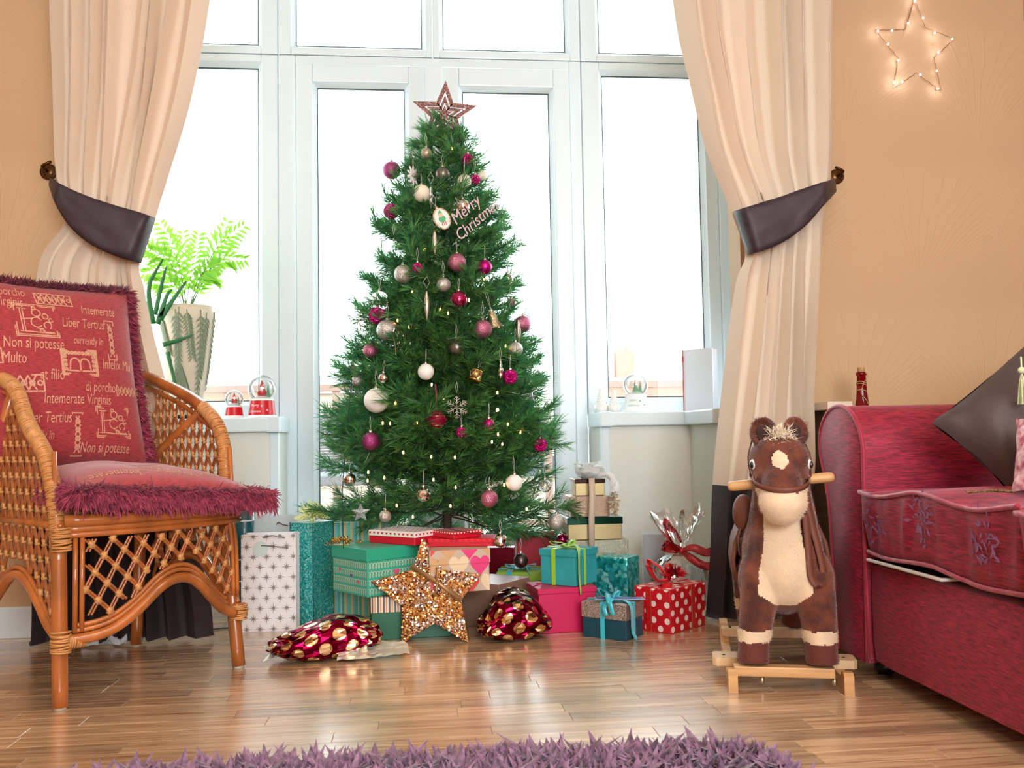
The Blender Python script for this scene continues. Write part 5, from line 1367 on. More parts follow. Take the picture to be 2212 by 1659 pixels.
# local frame: x to the viewer's right, -y to the camera, z up
horse = empty('rocking_horse', H0, rz_h, label='brown plush rocking horse with cream muzzle on wooden rockers', cat='rocking horse')
def hp(x, y, yl):
    o = HMI @ C0; d = HMI.to_3x3() @ ray(x, y); return o+d*((yl-o.y)/d.y)
M_PLUSH = mat('brown_plush', rgb(124, 62, 38), .85, sheen=.5, noise_s=22, noise_amt=.4, col2=rgb(74, 30, 20), bump=.5, bump_s=420)
M_CPLUSH = mat('cream_plush', rgb(232, 206, 174), .85, sheen=.4, noise_s=30, noise_amt=.08, bump=.5, bump_s=420)
M_DARKP = mat('dark_brown_ear_lining', rgb(52, 26, 20), .9, sheen=.3)
M_HOOF = mat('dark_hoof_plush', rgb(98, 40, 28), .8, sheen=.4, bump=.4, bump_s=400)
M_LEATH = mat('brown_felt_tack', rgb(112, 62, 46), .6, bump=.2, bump_s=200)
M_BEECH = mat('light_beech', rgb(214, 164, 108), .42, noise_s=5, noise_amt=.22, stretch=(1, 12, 12))
M_BEECHE = mat('beech_top', rgb(226, 190, 146), .42, noise_s=5, noise_amt=.15, stretch=(12, 1, 12))
HW2 = HWD/2
# wooden base: two rockers, cross bars, foot rests
def rocker(x):
    pts = []
    for k in range(21):
        t = k/20; yy = .01+t*.50; zb = .010*((t-.35)/.65)**2 if t > .35 else .0; zt = .030+.030*(1-abs(2*t-1)**2)+(.02 if False else 0)
        pts.append((yy, zb, zt))
    out = [(0.0, .0), (0.0, .045), (.012, .052), (.035, .050), (.05, .036), (.10, .030), (.40, .034), (.44, .075), (.50, .078), (.50, .035), (.42, .006), (.25, .0), (.10, .0), (.05, -.0)]
    b = MB(); prism(b, [(y, z) for y, z in out], -.011, .011, M=Matrix.Translation((x, 0, 0)) @ Matrix(((0, 0, 1, 0), (1, 0, 0, 0), (0, 1, 0, 0), (0, 0, 0, 1))), mat=0)
    return b.build('rocker', M_BEECH, horse)
rocker(-HW2+.004); rocker(HW2-.004)
b = MB(); box(b, -HW2+.008, HW2-.030, .0+.028, .062, .032, .056, .003); b.build('cross_bar', M_BEECH, horse)
b = MB(); box(b, -HW2-.004, HW2-.02, .40, .436, .046, .070, .003); b.build('cross_bar', M_BEECHE, horse)
for s in (-1, 1):
    b = MB(); prism(b, [(s*(HW2-.045), .13), (s*(HW2+.030), .13), (s*(HW2+.038), .138), (s*(HW2+.038), .192), (s*(HW2+.030), .20), (s*(HW2-.045), .20)][::s], .031, .052); b.build('foot_rest', M_BEECHE, horse)
for x in (-.062, .105):
    b = MB(); lathe(b, [(0, .012), (.006, .013), (.0065, .03), (0, .031)], 10, M=T(x, .045, 0)); b.build('wing_nut', M_CAP, horse)
for x, y in ((-HW2+.02, .41), (-HW2+.02, .425), (HW2+.01, .16), (-HW2-.01, .16)):
    b = MB(); lathe(b, [(.004, .0), (.004, .0012), (0, .0012)], 10, M=T(x, y, .0705 if y > .4 else .052)); b.build('screw_head', M_BRONZE, horse)
# plush body grown as one skin
def blob_mesh(parts, voxel, sm=6):
    b = MB()
    for p in parts:
        if p[0] == 's': sphere(b, p[1], p[2], 24, 16, sc=p[3] if len(p) > 3 else (1, 1, 1), M=p[4] if len(p) > 4 else None)
        else: tube(b, catmull(p[1], 4), [v for v in p[2]], 18) if False else tube_r(b, p[1], p[2])
    me = bpy.data.meshes.new('tmp'); me.from_pydata(b.v, [], b.f); o = bpy.data.objects.new('tmp', me); COL.objects.link(o)
    m = o.modifiers.new('r', 'REMESH'); m.mode = 'VOXEL'; m.voxel_size = voxel; m.use_smooth_shade = True
    m = o.modifiers.new('s', 'SMOOTH'); m.iterations = sm; m.factor = .6
    bpy.context.view_layer.update(); dg = bpy.context.evaluated_depsgraph_get()
    out = bpy.data.meshes.new_from_object(o.evaluated_get(dg)); bpy.data.objects.remove(o); return out
def tube_r(b, pts, rs):
    n = len(pts); P = catmull(pts, 5); rr = []
    for i in range(len(P)):
        t = i/5; k = min(int(t), n-2); f = t-k; rr.append(rs[k]*(1-f)+rs[k+1]*f)
    tube(b, P, rr, 18)
fl_, fr_ = hp(1628, 1437, .055), hp(1776, 1437, .055); print('hooves', fl_, fr_, 'head', hp(1684, 990, .06))
hd = hp(1684, 997, .075); mz = hp(1691, 1083, -.015); 
zb = .060
def P_(x, y, yl): return hp(x, y, yl)
YC = .16
parts = [('s', P_(1690, 1200, .13), 1, (.100, .115, .145)), ('s', P_(1694, 1225, .26), 1, (.105, .15, .105)), ('s', P_(1690, 1140, .12), 1, (.082, .085, .115)),
         ('s', P_(1640, 1255, .10), 1, (.052, .06, .085)), ('s', P_(1752, 1255, .10), 1, (.056, .06, .085)),
         ('t', [P_(1645, 1240, .085), P_(1636, 1320, .07), P_(1628, 1390, .06), V((fl_.x, .055, zb))], [.050, .043, .037, .038]),
         ('t', [P_(1752, 1240, .085), P_(1766, 1320, .07), P_(1773, 1390, .06), V((fr_.x, .055, zb))], [.054, .045, .038, .038]),
         ('t', [V((-.055, .33, .30)), V((-.065, .38, .2)), V((-.06, .41, .085))], [.06, .042, .034]), ('t', [V((.070, .33, .30)), V((.062, .37, .2)), V((.055, .40, .085))], [.06, .042, .034]),
         ('t', [P_(1690, 1130, .12), P_(1688, 1060, .10), hd], [.085, .070, .066]),
         ('s', hd, 1, (.073, .072, .070)), ('s', hd+V((0, -.02, -.045)), 1, (.068, .062, .068)),
         ('t', [hd+V((0, -.012, -.02)), (hd+mz)/2+V((0, -.012, .004)), mz+V((0, 0, .01))], [.055, .046, .050]),
         ('s', mz, 1, (.056, .052, .050)), ('s', mz+V((-.0, .005, -.016)), 1, (.048, .05, .042))]
me = blob_mesh(parts, .0040, 9)
me.materials.clear()
for m in (M_PLUSH, M_CPLUSH, M_HOOF): me.materials.append(m)
def inpoly(x, y, P):
    c = False
    for i in range(len(P)):
        a, b_ = P[i-1], P[i]
        if (a[1] > y) != (b_[1] > y) and x < (b_[0]-a[0])*(y-a[1])/(b_[1]-a[1])+a[0]: c = not c
    return c
yb = P_(1690, 1200, .03).y
bib = [(p.x, p.z) for p in [hp(x, y, .03) for x, y in ((1652, 1090), (1730, 1090), (1732, 1160), (1744, 1215), (1756, 1255), (1756, 1284), (1722, 1312), (1679, 1312), (1638, 1284), (1640, 1240), (1650, 1180), (1652, 1130))]]
dia = [(p.x, p.z) for p in [hp(x, y, .0) for x, y in ((1684, 972), (1700, 984), (1705, 999), (1690, 1014), (1670, 1006), (1667, 990), (1674, 978))]]
strp = hp(1690, 1037, -.03).z
mi = []
for p in me.polygons:
    c = p.center; k = 0
    if c.y < .12 and c.z > .14 and c.z < .50 and inpoly(c.x, c.z, bib) and c.y < .10: k = 1
    if c.y < .07 and inpoly(c.x, c.z, dia): k = 1
    if c.z < mz.z+.030 and (c-mz).length < .085 and c.y < .055: k = 1
    if c.z < .150 and c.y < .2: k = 1 if .112 < c.z < .140 else (2 if c.z <= .112 else 0)
    if c.z < .16 and c.y > .3: k = 1 if c.z > .125 else 2
    mi.append(k)
me.polygons.foreach_set('material_index', mi); me.polygons.foreach_set('use_smooth', [True]*len(mi)); me.update()
for v in me.vertices:
    if v.co.z < .058: v.co.z = .057 if v.co.y < .2 else max(v.co.z, .0)
link('plush_body', me, horse)
# fuzz along the body so that the outline is soft
def fuzz(me_, seeds, ln, dens, w=.0005):
    rn = random.Random(seeds); bb = [MB(), MB(), MB()]
    for p in me_.polygons:
        if rn.random() > dens*.6: continue
        c, n = p.center, p.normal; d = (n+V((rn.uniform(-.6, .6), rn.uniform(-.6, .6), rn.uniform(-.9, .3)))).normalized(); s = d.orthogonal().normalized()*w
        l = ln*rn.uniform(.6, 1.3); bb[p.material_index].add([c-s, c+s, c+d*l], [(0, 1, 2)], None)
    return bb
bb = fuzz(me, 3, .0055, .85)
fz = MB(); 
for k in range(3): fz.add(bb[k].v, bb[k].f, None, mat=k)
fz.build('plush_fuzz', [M_PLUSH, M_CPLUSH, M_HOOF], horse, kind='stuff')
# ears
for s, (x, y), tl in ((-1, (1647, 934), -.25), (1, (1722, 932), .25)):
    c = hp(x, y, .06); b = MB(); M = Matrix.Translation(c) @ Euler((-.25, tl, s*.35)).to_matrix().to_4x4()
    # an open cup
    vs = []; fs = []; n = 20; m = 7
    for j in range(m+1):
        for k in range(n):
            a = 2*pi*k/n; t = j/m; r = t; vs.append(V((.0275*r*cos(a), .020*(1-t*t)+.003*sin(a), .036*r*sin(a)*(1.0 if sin(a) > 0 else .85))))
    for j in range(m):
        for k in range(n): fs.append((j*n+k, j*n+(k+1) % n, (j+1)*n+(k+1) % n, (j+1)*n+k))
    b.add(vs, fs, None, smooth=True, M=M); o = b.build('ear', M_PLUSH, horse); solidify(o, .009, 1)
    b = MB(); sphere(b, (0, .006, 0), 1, 16, 8, sc=(.016, .006, .021), M=M); b.build('ear_lining', M_DARKP, o)
    b = MB(); rn = random.Random(5+s)
    for k in range(420):
        a = rn.uniform(0, 2*pi); t = rn.uniform(.8, 1.15); p = V((.028*t*cos(a), rn.uniform(-.008, .012), .036*t*sin(a)*.95)); d = (V((cos(a), rn.uniform(-1, .3), sin(a)))+V((rn.uniform(-.4, .4),)*3)).normalized(); sd = d.orthogonal()*.0005
        b.add([p*.95-sd, p*.95+sd, p*.95+d*.009], [(0, 1, 2)], None, M=M)
    b.build('ear_fuzz', M_PLUSH, o, kind='stuff')
# forelock and mane
M_MANE = mat('cream_mane', rgb(244, 228, 204), .7, sheen=.5)
b = MB(); rn = random.Random(8); fk = hp(1686, 938, .055)
def strand(mb, p, d, l, w, curl=.3):
    P = [p+d*l*t+V((rn.uniform(-1, 1), rn.uniform(-1, 1), -curl*t*t))*l*.25*t for t in (0, .35, .7, 1)]
    s = d.orthogonal().normalized(); s = Matrix.Rotation(rn.uniform(0, pi), 3, d) @ s*w
    mb.add([P[0]-s, P[0]+s, P[1]+s, P[1]-s, P[2]+s*.8, P[2]-s*.8, P[3]], [(0, 1, 2, 3), (3, 2, 4, 5), (5, 4, 6)], None)
for k in range(900):
    t = rn.random(); p = fk+V((rn.uniform(-.020, .020), rn.uniform(-.015, .04), rn.uniform(-.03, .0)))
    d = V((rn.uniform(-.5, .5), rn.uniform(-.7, .2), rn.uniform(-.4, 1.0))).normalized(); strand(b, p, d, rn.uniform(.022, .046), .0009)
for k in range(900):
    t = rn.random(); p = hd+V((rn.uniform(-.012, .012), .065+t*.03, .06-t*.22)); d = V((rn.uniform(-.8, .8), .8, rn.uniform(-.4, .5))).normalized(); strand(b, p, d, rn.uniform(.02, .04), .0007)
b.build('mane', M_MANE, horse, kind='stuff')
# eyes, bridle
M_EYEW = mat('eye_white', rgb(236, 232, 224), .15); M_EYE = mat('eye_dark', rgb(24, 14, 10), .06, coat=1)
for s, (x, y) in ((-1, (1630, 1003)), (1, (1737, 1003))):
    c = hp(x, y, .045); c = hd+V((s*.066, -.028, (c-hd).z)); b = MB(); sphere(b, c, 1, 14, 10, sc=(.0075, .010, .0125)); o = b.build('eye', M_EYEW, horse)
    b = MB(); sphere(b, c+V((s*.003, -.004, -.001)), 1, 12, 8, sc=(.0058, .0075, .0095)); b.build('pupil', M_EYE, o)
def strap(c, rx, ry, tilt, a0, a1, w, name='bridle_strap', closed=False, rzt=0):
    b = MB(); M = Matrix.Translation(c) @ Euler((tilt, 0, rzt)).to_matrix().to_4x4(); P = [V((rx*cos(a0+(a1-a0)*k/24), ry*sin(a0+(a1-a0)*k/24), 0)) for k in range(25)]
    ribbon(b, P, w, .0025, side=(0, 0, 1), M=M); return b.build(name, M_LEATH, horse)
nb = hp(1690, 1041, -.02); nc = V((nb.x, .014, nb.z+.002))
strap(nc, .064, .080, .25, 0, 2*pi, .012)
for s in (-1, 1):
    b = MB(); P = catmull([nc+V((s*.058, .0, .004)), hd+V((s*.070, -.005, -.03)), hd+V((s*.0745, .01, .01)), hd+V((s*.062, .03, .055))], 6)
    ribbon(b, P, .011, .0025, side=[V((0, 1, .3))]*len(P)); b.build('bridle_strap', M_LEATH, horse)
# nostril stitches
M_ST = mat('brown_stitch', rgb(128, 60, 44), .7)
for x, y in ((1674, 1060), (1722, 1062)):
    p = hp(x, y, -.06); b = MB()
    for k in range(3): 
        q = V((p.x+k*.0022-.002, mz.y-.050+abs(p.x-mz.x)*.35, p.z)); tube(b, [q+V((0, 0, .005)), q+V((.001, -.001, -.005))], .0009, 5)
    b.build('nostril_stitch', M_ST, horse)
# handle
hA, hB = hp(1572, 1051, .075), hp(1802, 1030, .075)
b = MB(); d = (hB-hA); n = d.length; u = d/n
tube(b, [hA, hA+u*.004, hA+u*.012, hB-u*.012, hB-u*.004, hB], [.006, .0105, .0125, .0125, .0105, .006], 18); b.build('handle', M_BEECH, horse)
# saddle and reins
b = MB(); sd_ = []
for i in range(15):
    a = -2.15+4.3*i/14
    for j in range(9):
        t = j/8; yy = .17+t*.17; rz_ = .122 if abs(a) < 1.4 else .122+.012*(abs(a)-1.4); rise = .028*(abs(2*t-1))**2*max(0, cos(a))
        sd_.append(V((.004+(.118)*sin(a)*1.0, yy+.01*cos(a), .285+(.135+rise)*cos(a))))
fs = [(i*9+j, i*9+j+1, (i+1)*9+j+1, (i+1)*9+j) for i in range(14) for j in range(8)]
b.add(sd_, fs, None, smooth=True); o = b.build('saddle', M_LEATH, horse); solidify(o, .010, 0)
b = MB(); c = hp(1606, 1108, .17); sphere(b, c, 1, 18, 12, sc=(.028, .035, .048)); b.build('saddle_pommel', M_LEATH, horse)
for s, pts in ((1, ((1738, 1060), (1752, 1130), (1768, 1190), (1778, 1245), (1764, 1262), (1750, 1240), (1744, 1170), (1738, 1110))), ):
    P = catmull([hp(x, y, .055 if i < 4 else .04)+V((0, -.012, 0)) for i, (x, y) in enumerate(pts)], 6)
    b = MB(); ribbon(b, P, .017, .003, side=[V((1, .4, 0))]*len(P)); b.build('rein', M_LEATH, horse)
b = MB(); P = catmull([hp(1600, 1140, .16), hp(1594, 1170, .16), hp(1598, 1200, .16)], 6); ribbon(b, P, .02, .003, side=[V((0, 1, 0))]*len(P)); b.build('stirrup_strap', M_LEATH, horse)
# ================================================================ gifts
def uv_nodes(nt):
    uv = N(nt, 'ShaderNodeUVMap'); sp = N(nt, 'ShaderNodeSeparateXYZ'); nt.links.new(uv.outputs[0], sp.inputs[0]); return sp.outputs['X'], sp.outputs['Y']
def mth(nt, op, a, b=None, c=None):
    n = N(nt, 'ShaderNodeMath', _operation=op)
    for i, q in enumerate((a, b, c)):
        if q is None: continue
        if isinstance(q, (int, float)): n.inputs[i].default_value = q
        else: nt.links.new(q, n.inputs[i])
    return n.outputs[0]
def dots_mat(name, base, dot, sp, r, rough=.45, metal=0.0, dmetal=None, off=0.0, coat=0, bump=0):
    m, nt, b = new_mat(name); L = nt.links; u, v = uv_nodes(nt)
    v2 = mth(nt, 'MULTIPLY', v, 1/(sp*.5)); row = mth(nt, 'FLOOR', v2); sh = mth(nt, 'MULTIPLY', mth(nt, 'MODULO', row, 2.0), .5)
    u2 = mth(nt, 'ADD', mth(nt, 'MULTIPLY', mth(nt, 'ADD', u, off), 1/sp), sh)
    fu = mth(nt, 'MULTIPLY', mth(nt, 'SUBTRACT', mth(nt, 'FRACT', u2), .5), sp); fv = mth(nt, 'MULTIPLY', mth(nt, 'SUBTRACT', mth(nt, 'FRACT', v2), .5), sp*.5)
    # neighbouring rows overlap half a cell: keep r < sp/4
    d = mth(nt, 'SQRT', mth(nt, 'ADD', mth(nt, 'MULTIPLY', fu, fu), mth(nt, 'MULTIPLY', fv, fv))); k = mth(nt, 'LESS_THAN', d, r)
    mx = N(nt, 'ShaderNodeMix', _data_type='RGBA'); L.new(k, mx.inputs[0]); mx.inputs[6].default_value = (*base, 1); mx.inputs[7].default_value = (*dot, 1)
    L.new(mx.outputs[2], b.inputs['Base Color']); b.inputs['Roughness'].default_value = rough; b.inputs['Metallic'].default_value = metal
    if coat: b.inputs['Coat Weight'].default_value = coat
    if bump:
        tc = N(nt, 'ShaderNodeTexCoord'); nz = N(nt, 'ShaderNodeTexNoise', Scale=bump, Detail=2.0); L.new(tc.outputs['Object'], nz.inputs['Vector'])
        bp = N(nt, 'ShaderNodeBump', Strength=.35, Distance=.006); L.new(nz.outputs['Fac'], bp.inputs['Height']); L.new(bp.outputs[0], b.inputs['Normal'])
    return m
def stripes_mat(name, cols, period, rough=.4, metal=0.0, axis=0):
    m, nt, b = new_mat(name); u, v = uv_nodes(nt); q = u if axis == 0 else v
    f = mth(nt, 'FRACT', mth(nt, 'MULTIPLY', q, 1/period)); cr = N(nt, 'ShaderNodeValToRGB'); cr.color_ramp.interpolation = 'CONSTANT'; nt.links.new(f, cr.inputs[0])
    e = cr.color_ramp.elements; e[0].color = (*cols[0][1], 1); e[1].position = cols[1][0]; e[1].color = (*cols[1][1], 1)
    for p, c in cols[2:]: z_ = e.new(p); z_.color = (*c, 1)
    nt.links.new(cr.outputs[0], b.inputs['Base Color']); b.inputs['Roughness'].default_value = rough; b.inputs['Metallic'].default_value = metal; return m
def grid_mat(name, base, line, sp, rough=.35, metal=.6):
    m, nt, b = new_mat(name); u, v = uv_nodes(nt)
    a = mth(nt, 'FRACT', mth(nt, 'MULTIPLY', mth(nt, 'ADD', u, v), 1/sp)); c = mth(nt, 'FRACT', mth(nt, 'MULTIPLY', mth(nt, 'SUBTRACT', u, v), 1/sp))
    k = mth(nt, 'MAXIMUM', mth(nt, 'LESS_THAN', a, .22), mth(nt, 'LESS_THAN', c, .22)); mx = N(nt, 'ShaderNodeMix', _data_type='RGBA'); nt.links.new(k, mx.inputs[0])
    mx.inputs[6].default_value = (*base, 1); mx.inputs[7].default_value = (*line, 1); nt.links.new(mx.outputs[2], b.inputs['Base Color']); b.inputs['Roughness'].default_value = rough; b.inputs['Metallic'].default_value = metal; return m
def holo_mat(name, c1, c2, c3, scale):
    m, nt, b = new_mat(name); L = nt.links; tc = N(nt, 'ShaderNodeTexCoord'); vo = N(nt, 'ShaderNodeTexVoronoi', Scale=scale); L.new(tc.outputs['Object'], vo.inputs['Vector'])
    sp = N(nt, 'ShaderNodeSeparateColor'); L.new(vo.outputs['Color'], sp.inputs[0]); cr = N(nt, 'ShaderNodeValToRGB'); L.new(sp.outputs[0], cr.inputs[0]); e = cr.color_ramp.elements
    e[0].color = (*c1, 1); e[1].color = (*c3, 1); q = e.new(.7); q.color = (*c2, 1); L.new(cr.outputs[0], b.inputs['Base Color']); b.inputs['Metallic'].default_value = .6; b.inputs['Roughness'].default_value = .3
    ge = N(nt, 'ShaderNodeNewGeometry'); a = N(nt, 'ShaderNodeVectorMath', _operation='SUBTRACT'); L.new(vo.outputs['Color'], a.inputs[0]); a.inputs[1].default_value = (.5,)*3
    s = N(nt, 'ShaderNodeVectorMath', _operation='SCALE'); L.new(a.outputs[0], s.inputs[0]); s.inputs['Scale'].default_value = .35
    d = N(nt, 'ShaderNodeVectorMath', _operation='ADD'); L.new(ge.outputs['Normal'], d.inputs[0]); L.new(s.outputs[0], d.inputs[1]); n = N(nt, 'ShaderNodeVectorMath', _operation='NORMALIZE'); L.new(d.outputs[0], n.inputs[0]); L.new(n.outputs[0], b.inputs['Normal']); return m
LF = Matrix(((0, 0, -1, 0), (-1, 0, 0, 0), (0, 1, 0, 0), (0, 0, 0, 1)))    # drawing on the left face (u = -y)
def HZ(x, y, P):
    d = ray(x, y); k = sqrt((P.x-C0.x)**2+(P.y-C0.y)**2)/sqrt(d.x**2+d.y**2); return C0.z+d.z*k
class OB: pass
def obox(name, label, C, Rp, Lp, z0, top, cat='gift', group=None, h=None, d=None, w=None):
    """frame of a box from its nearest upright edge: pixels of the foot of that edge, of the right and of the left foot, and of the top of the edge"""
    o = OB(); c = PZ(C[0], C[1], z0); r = PZ(Rp[0], Rp[1], z0); l = PZ(Lp[0], Lp[1], z0)
    u = (r-c); u.z = 0; o.w = w or u.length; u.normalize(); v = V((-u.y, u.x, 0)); o.d = d or abs((l-c).dot(v)); o.h = h or (HZ(top[0], top[1], c)-z0)
    o.root = empty(name, c, atan2(u.y, u.x), label=label, cat=cat, group=group); o.c = c; o.z1 = z0+o.h; return o
def two_part(o, body, lid, lh, over=.003, bev=.0015, z0=0):
    b = MB(); box(b, 0, o.w, 0, o.d, 0, o.h-lh+.004, bev); o.body = b.build('box_body', body, o.root)
    b = MB(); box(b, -over, o.w+over, -over, o.d+over, o.h-lh, o.h, bev); o.lid = b.build('lid', lid, o.root)
def band(o, axis, at, w, m, e=.0045, z0=0.0, name='ribbon_band'):
    b = MB()
    if axis == 'x': ring_b = ((at-w/2, at+w/2, -e, -e+.001), (at-w/2, at+w/2, o.d+e-.001, o.d+e))
    else: ring_b = ((-e, -e+.001, at-w/2, at+w/2), (o.w+e-.001, o.w+e, at-w/2, at+w/2))
    for x0, x1, y0, y1 in ring_b: box(b, x0, x1, y0, y1, z0, o.h+e*.4)
    if axis == 'x': box(b, at-w/2, at+w/2, -e, o.d+e, o.h+.0006, o.h+.0016+e*.2)
    else: box(b, -e, o.w+e, at-w/2, at+w/2, o.h+.0006, o.h+.0016+e*.2)
    b.build(name, m, o.root)
def loop_path(a, ln, ht, wd=0.0, el=.5):
    """one loop of a bow leaving the knot in direction a"""
    d = V((cos(a), sin(a), 0)); P = []
    for k in range(13):
        t = k/12; s = sin(pi*t); P.append(d*ln*s*(1.0 if t < .5 else 1.0)+V((0, 0, ht*(t*1.25-0.05*s) if t < 1 else ht))+V((0, 0, .15*ln*s)))
    P = [d*ln*sin(pi*t)**.8+V((0, 0, ht*(.5-.5*cos(pi*t*1.0))*1.1+el*ln*sin(pi*t)**2*.6)) for t in [k/12 for k in range(13)]]
    P[-1] = V((0, 0, ht*.5)); return P
def bow(root, loc, loops, tails, w, m, knot=.006, names=('bow_loop', 'ribbon_tail')):
    br = Matrix.Translation(loc)
    for a, ln, ht, el in loops:
        P = loop_path(a, ln, ht, el=el); sd = [V((-sin(a), cos(a), .15*sin(k))) for k in range(len(P))]
        b = MB(); ribbon(b, P, [w*(.45+.55*sin(pi*k/12)) for k in range(13)], .0009, side=sd, M=br); b.build(names[0], m, root)
    for P, sdv in tails:
        Q = catmull([V(p) for p in P], 5); b = MB(); ribbon(b, Q, w*.95, .0009, side=[V(sdv)]*len(Q)); b.build(names[1], m, root)
    b = MB(); sphere(b, loc+V((0, 0, knot*.6)), knot, 10, 8, sc=(1.1, 1, .8)); b.build('knot', m, root)
M_WPAP = mat('white_card', rgb(236, 234, 236), .5); M_SILP = mat('silver_print', rgb(150, 142, 140), .35, metal=.6); M_PALEB = mat('pale_blue_card', rgb(176, 214, 224), .5)
# 1 white bag with silver stars
def gift_bag(name, label, fl_, fr__, top, depth, m, folds=True):
    a = PZ(*fl_, 0); b_ = PZ(*fr__, 0); u = b_-a; w = u.length; h = HZ(top[0], top[1], a); root = empty(name, a, atan2(u.y, u.x), label=label, cat='gift bag')
    b = MB(); t = .0008
    box(b, 0, w, 0, t, 0, h, 0); box(b, 0, w, depth-t, depth, 0, h, 0); box(b, 0, w, 0, depth, 0, t, 0)
    for x in (0, w-t):
        s = 1 if x == 0 else -1; x_ = 0 if x == 0 else w; fx = x_+s*.016
        b.add([(x_, 0, 0), (fx, depth/2, 0), (x_, depth, 0), (x_, depth, h), (fx, depth/2, h), (x_, 0, h)], [(0, 1, 4, 5), (1, 2, 3, 4)], None, smooth=False)
    b.build('bag_body', m, root); return root, w, h
bag, w, h = gift_bag('gift_bag', 'white gift bag with silver stars standing left of the tall teal box', (521, 1367), (640, 1363), (521, 1156), .075, M_WPAP)
b = MB(); sxp = .0425; 
for j in range(12):
    for i in range(6):
        cx = (i+(.5 if j % 2 else 0))*sxp-.004; cy = h-.006-j*.033
        P = [(cx+r_*cos(a), cy+r_*sin(a)) for k in range(16) for a in [2*pi*k/16] for r_ in [(.0185 if k % 4 == 0 else .0125) if k % 2 == 0 else .0040]]
        P = clip_poly(P, .001, w-.001, .001, h-.001)
        if len(P) > 2: decal(b, P, VX, 0)
b.build('printed_stars', M_SILP, bag)
b = MB(); prism(b, disc_pts(.0245, 28, .062, h-.045), .0012, .0024, M=VX); b.build('round_tag', mat('pearl_tag', rgb(206, 226, 224), .3), bag)
b = MB(); tube(b, catmull([(.065, -.003, h-.035), (.10, -.006, h-.037), (.15, -.004, h-.045)], 6), .0016, 6); tube(b, catmull([(.07, -.002, h-.01), (.10, -.008, h-.003), (.14, -.004, h-.012)], 6), .0015, 6); b.build('cord_handle', M_PEW, bag)
bag2, w2, h2 = gift_bag('gift_bag', 'plain pale grey gift bag behind the white star bag', (545, 1318), (716, 1314), (545, 1116), .07, mat('pale_grey_card', rgb(206, 212, 216), .5))
b = MB(); tube(b, catmull([(.09, -.003, h2-.03), (.10, -.02, h2-.022), (.12, -.022, h2-.03), (.13, -.004, h2-.035)], 6), .0022, 6); b.build('cord_handle', M_PEW, bag2)
b = MB(); tube(b, catmull([(.05, .035, h2-.01), (.06, .033, h2+.012), (.08, .033, h2+.014), (.085, .035, h2-.005)], 6), .0015, 6); b.build('cord_handle', M_WPAP, bag2)
# dark teal tube and pale lantern beside the chair leg
p = PZ(527, 1322); hh = HZ(527, 1092, p); tb = empty('gift_tube', p, label='dark teal round tube with pale cords between chair and gift bags', cat='gift'); k = (p-C0).length/PM
b = MB(); lathe(b, [(0, 0), (15*k, 0), (17*k, .004), (19*k, hh*.7), (21*k, hh), (18*k, hh), (0, hh)], 28); b.build('tube_body', mat('dark_teal_card', rgb(22, 84, 92), .35, coat=.3), tb)
for z_ in (hh*.86, hh*.50, hh*.30): b = MB(); tube(b, [(20.5*k*cos(t), 20.5*k*sin(t), z_) for t in [2*pi*i/28 for i in range(28)]], .0028, 6, closed=True); b.build('pale_cord', M_WPAP, tb)
p = PZ(494, 1322); hh = HZ(494, 1096, p); hb = HZ(494, 1168, p); ln = empty('lantern', p, label='pale oval lantern on a stem behind the chair front leg', cat='lantern')
b = MB(); sphere(b, (0, 0, (hh+hb)/2), 1, 20, 14, sc=(.024, .024, (hh-hb)/2)); b.build('shade', M_WPAP, ln); b = MB(); lathe(b, [(0, 0), (.022, 0), (.02, .008), (.004, .014), (.004, hb+.004), (0, hb+.004)], 14); b.build('stem', M_WPAP, ln)
# 2 tall teal holographic box
M_HOLO = holo_mat('teal_hologram_foil', rgb(30, 160, 164), rgb(80, 214, 208), rgb(180, 242, 232), 260)
o = obox('gift_box', 'tall teal holographic gift box with a spiky pale yellow bow', (677, 1353), (722, 1340), (634, 1346), 0, (669, 1131)); b = MB(); box(b, 0, o.w, 0, o.d, 0, o.h, .0015); b.build('box_body', M_HOLO, o.root)
b = MB(); box(b, 0, o.w, 0, o.d, o.h+.0003, o.h+.0012, .0003); b.build('top_panel', mat('pale_teal_top', rgb(190, 226, 220), .3), o.root)
b = MB()
for x, y in ((0, 0), (o.w, 0), (0, o.d)): tube(b, [(x, y, 0), (x, y, o.h)], .0015, 6)
b.build('edge_seam', mat('dark_teal_edge', rgb(14, 78, 84), .3, metal=.5), o.root)
bp_ = empty('spiky_bow', V((0, 0, 0))); bpy.data.objects.remove(bp_)
M_YEL = mat('pale_yellow_plastic', rgb(236, 240, 150), .35, emit=None); M_YELW = mat('cream_spikes', rgb(244, 242, 200), .35); rn = random.Random(2)
b = MB(); bw = MB(); c = V((o.w*.42, o.d*.42, o.h+.001))
b2 = MB(); lathe(b2, [(0, 0), (.008, 0), (.006, .014), (0, .015)], 12, M=Matrix.Translation(c)); b2.build('bow_base', M_YEL, o.root)
for k in range(130):
    a = rn.uniform(0, 2*pi); el = rn.uniform(.1, 1.45); l = rn.uniform(.038, .062); d = V((cos(a)*cos(el), sin(a)*cos(el), sin(el))); p0 = c+V((0, 0, .012)); 
    P = [p0, p0+d*l*.6, p0+d*l+V((0, 0, -.010*(1.2-el)))]; (tube(b if k % 3 else bw, P, [.0016, .0022, .0012], 5))
b.build('bow_spikes', M_YEL, o.root, kind='stuff'); bw.build('bow_spikes', M_YELW, o.root, kind='stuff')
b = MB()
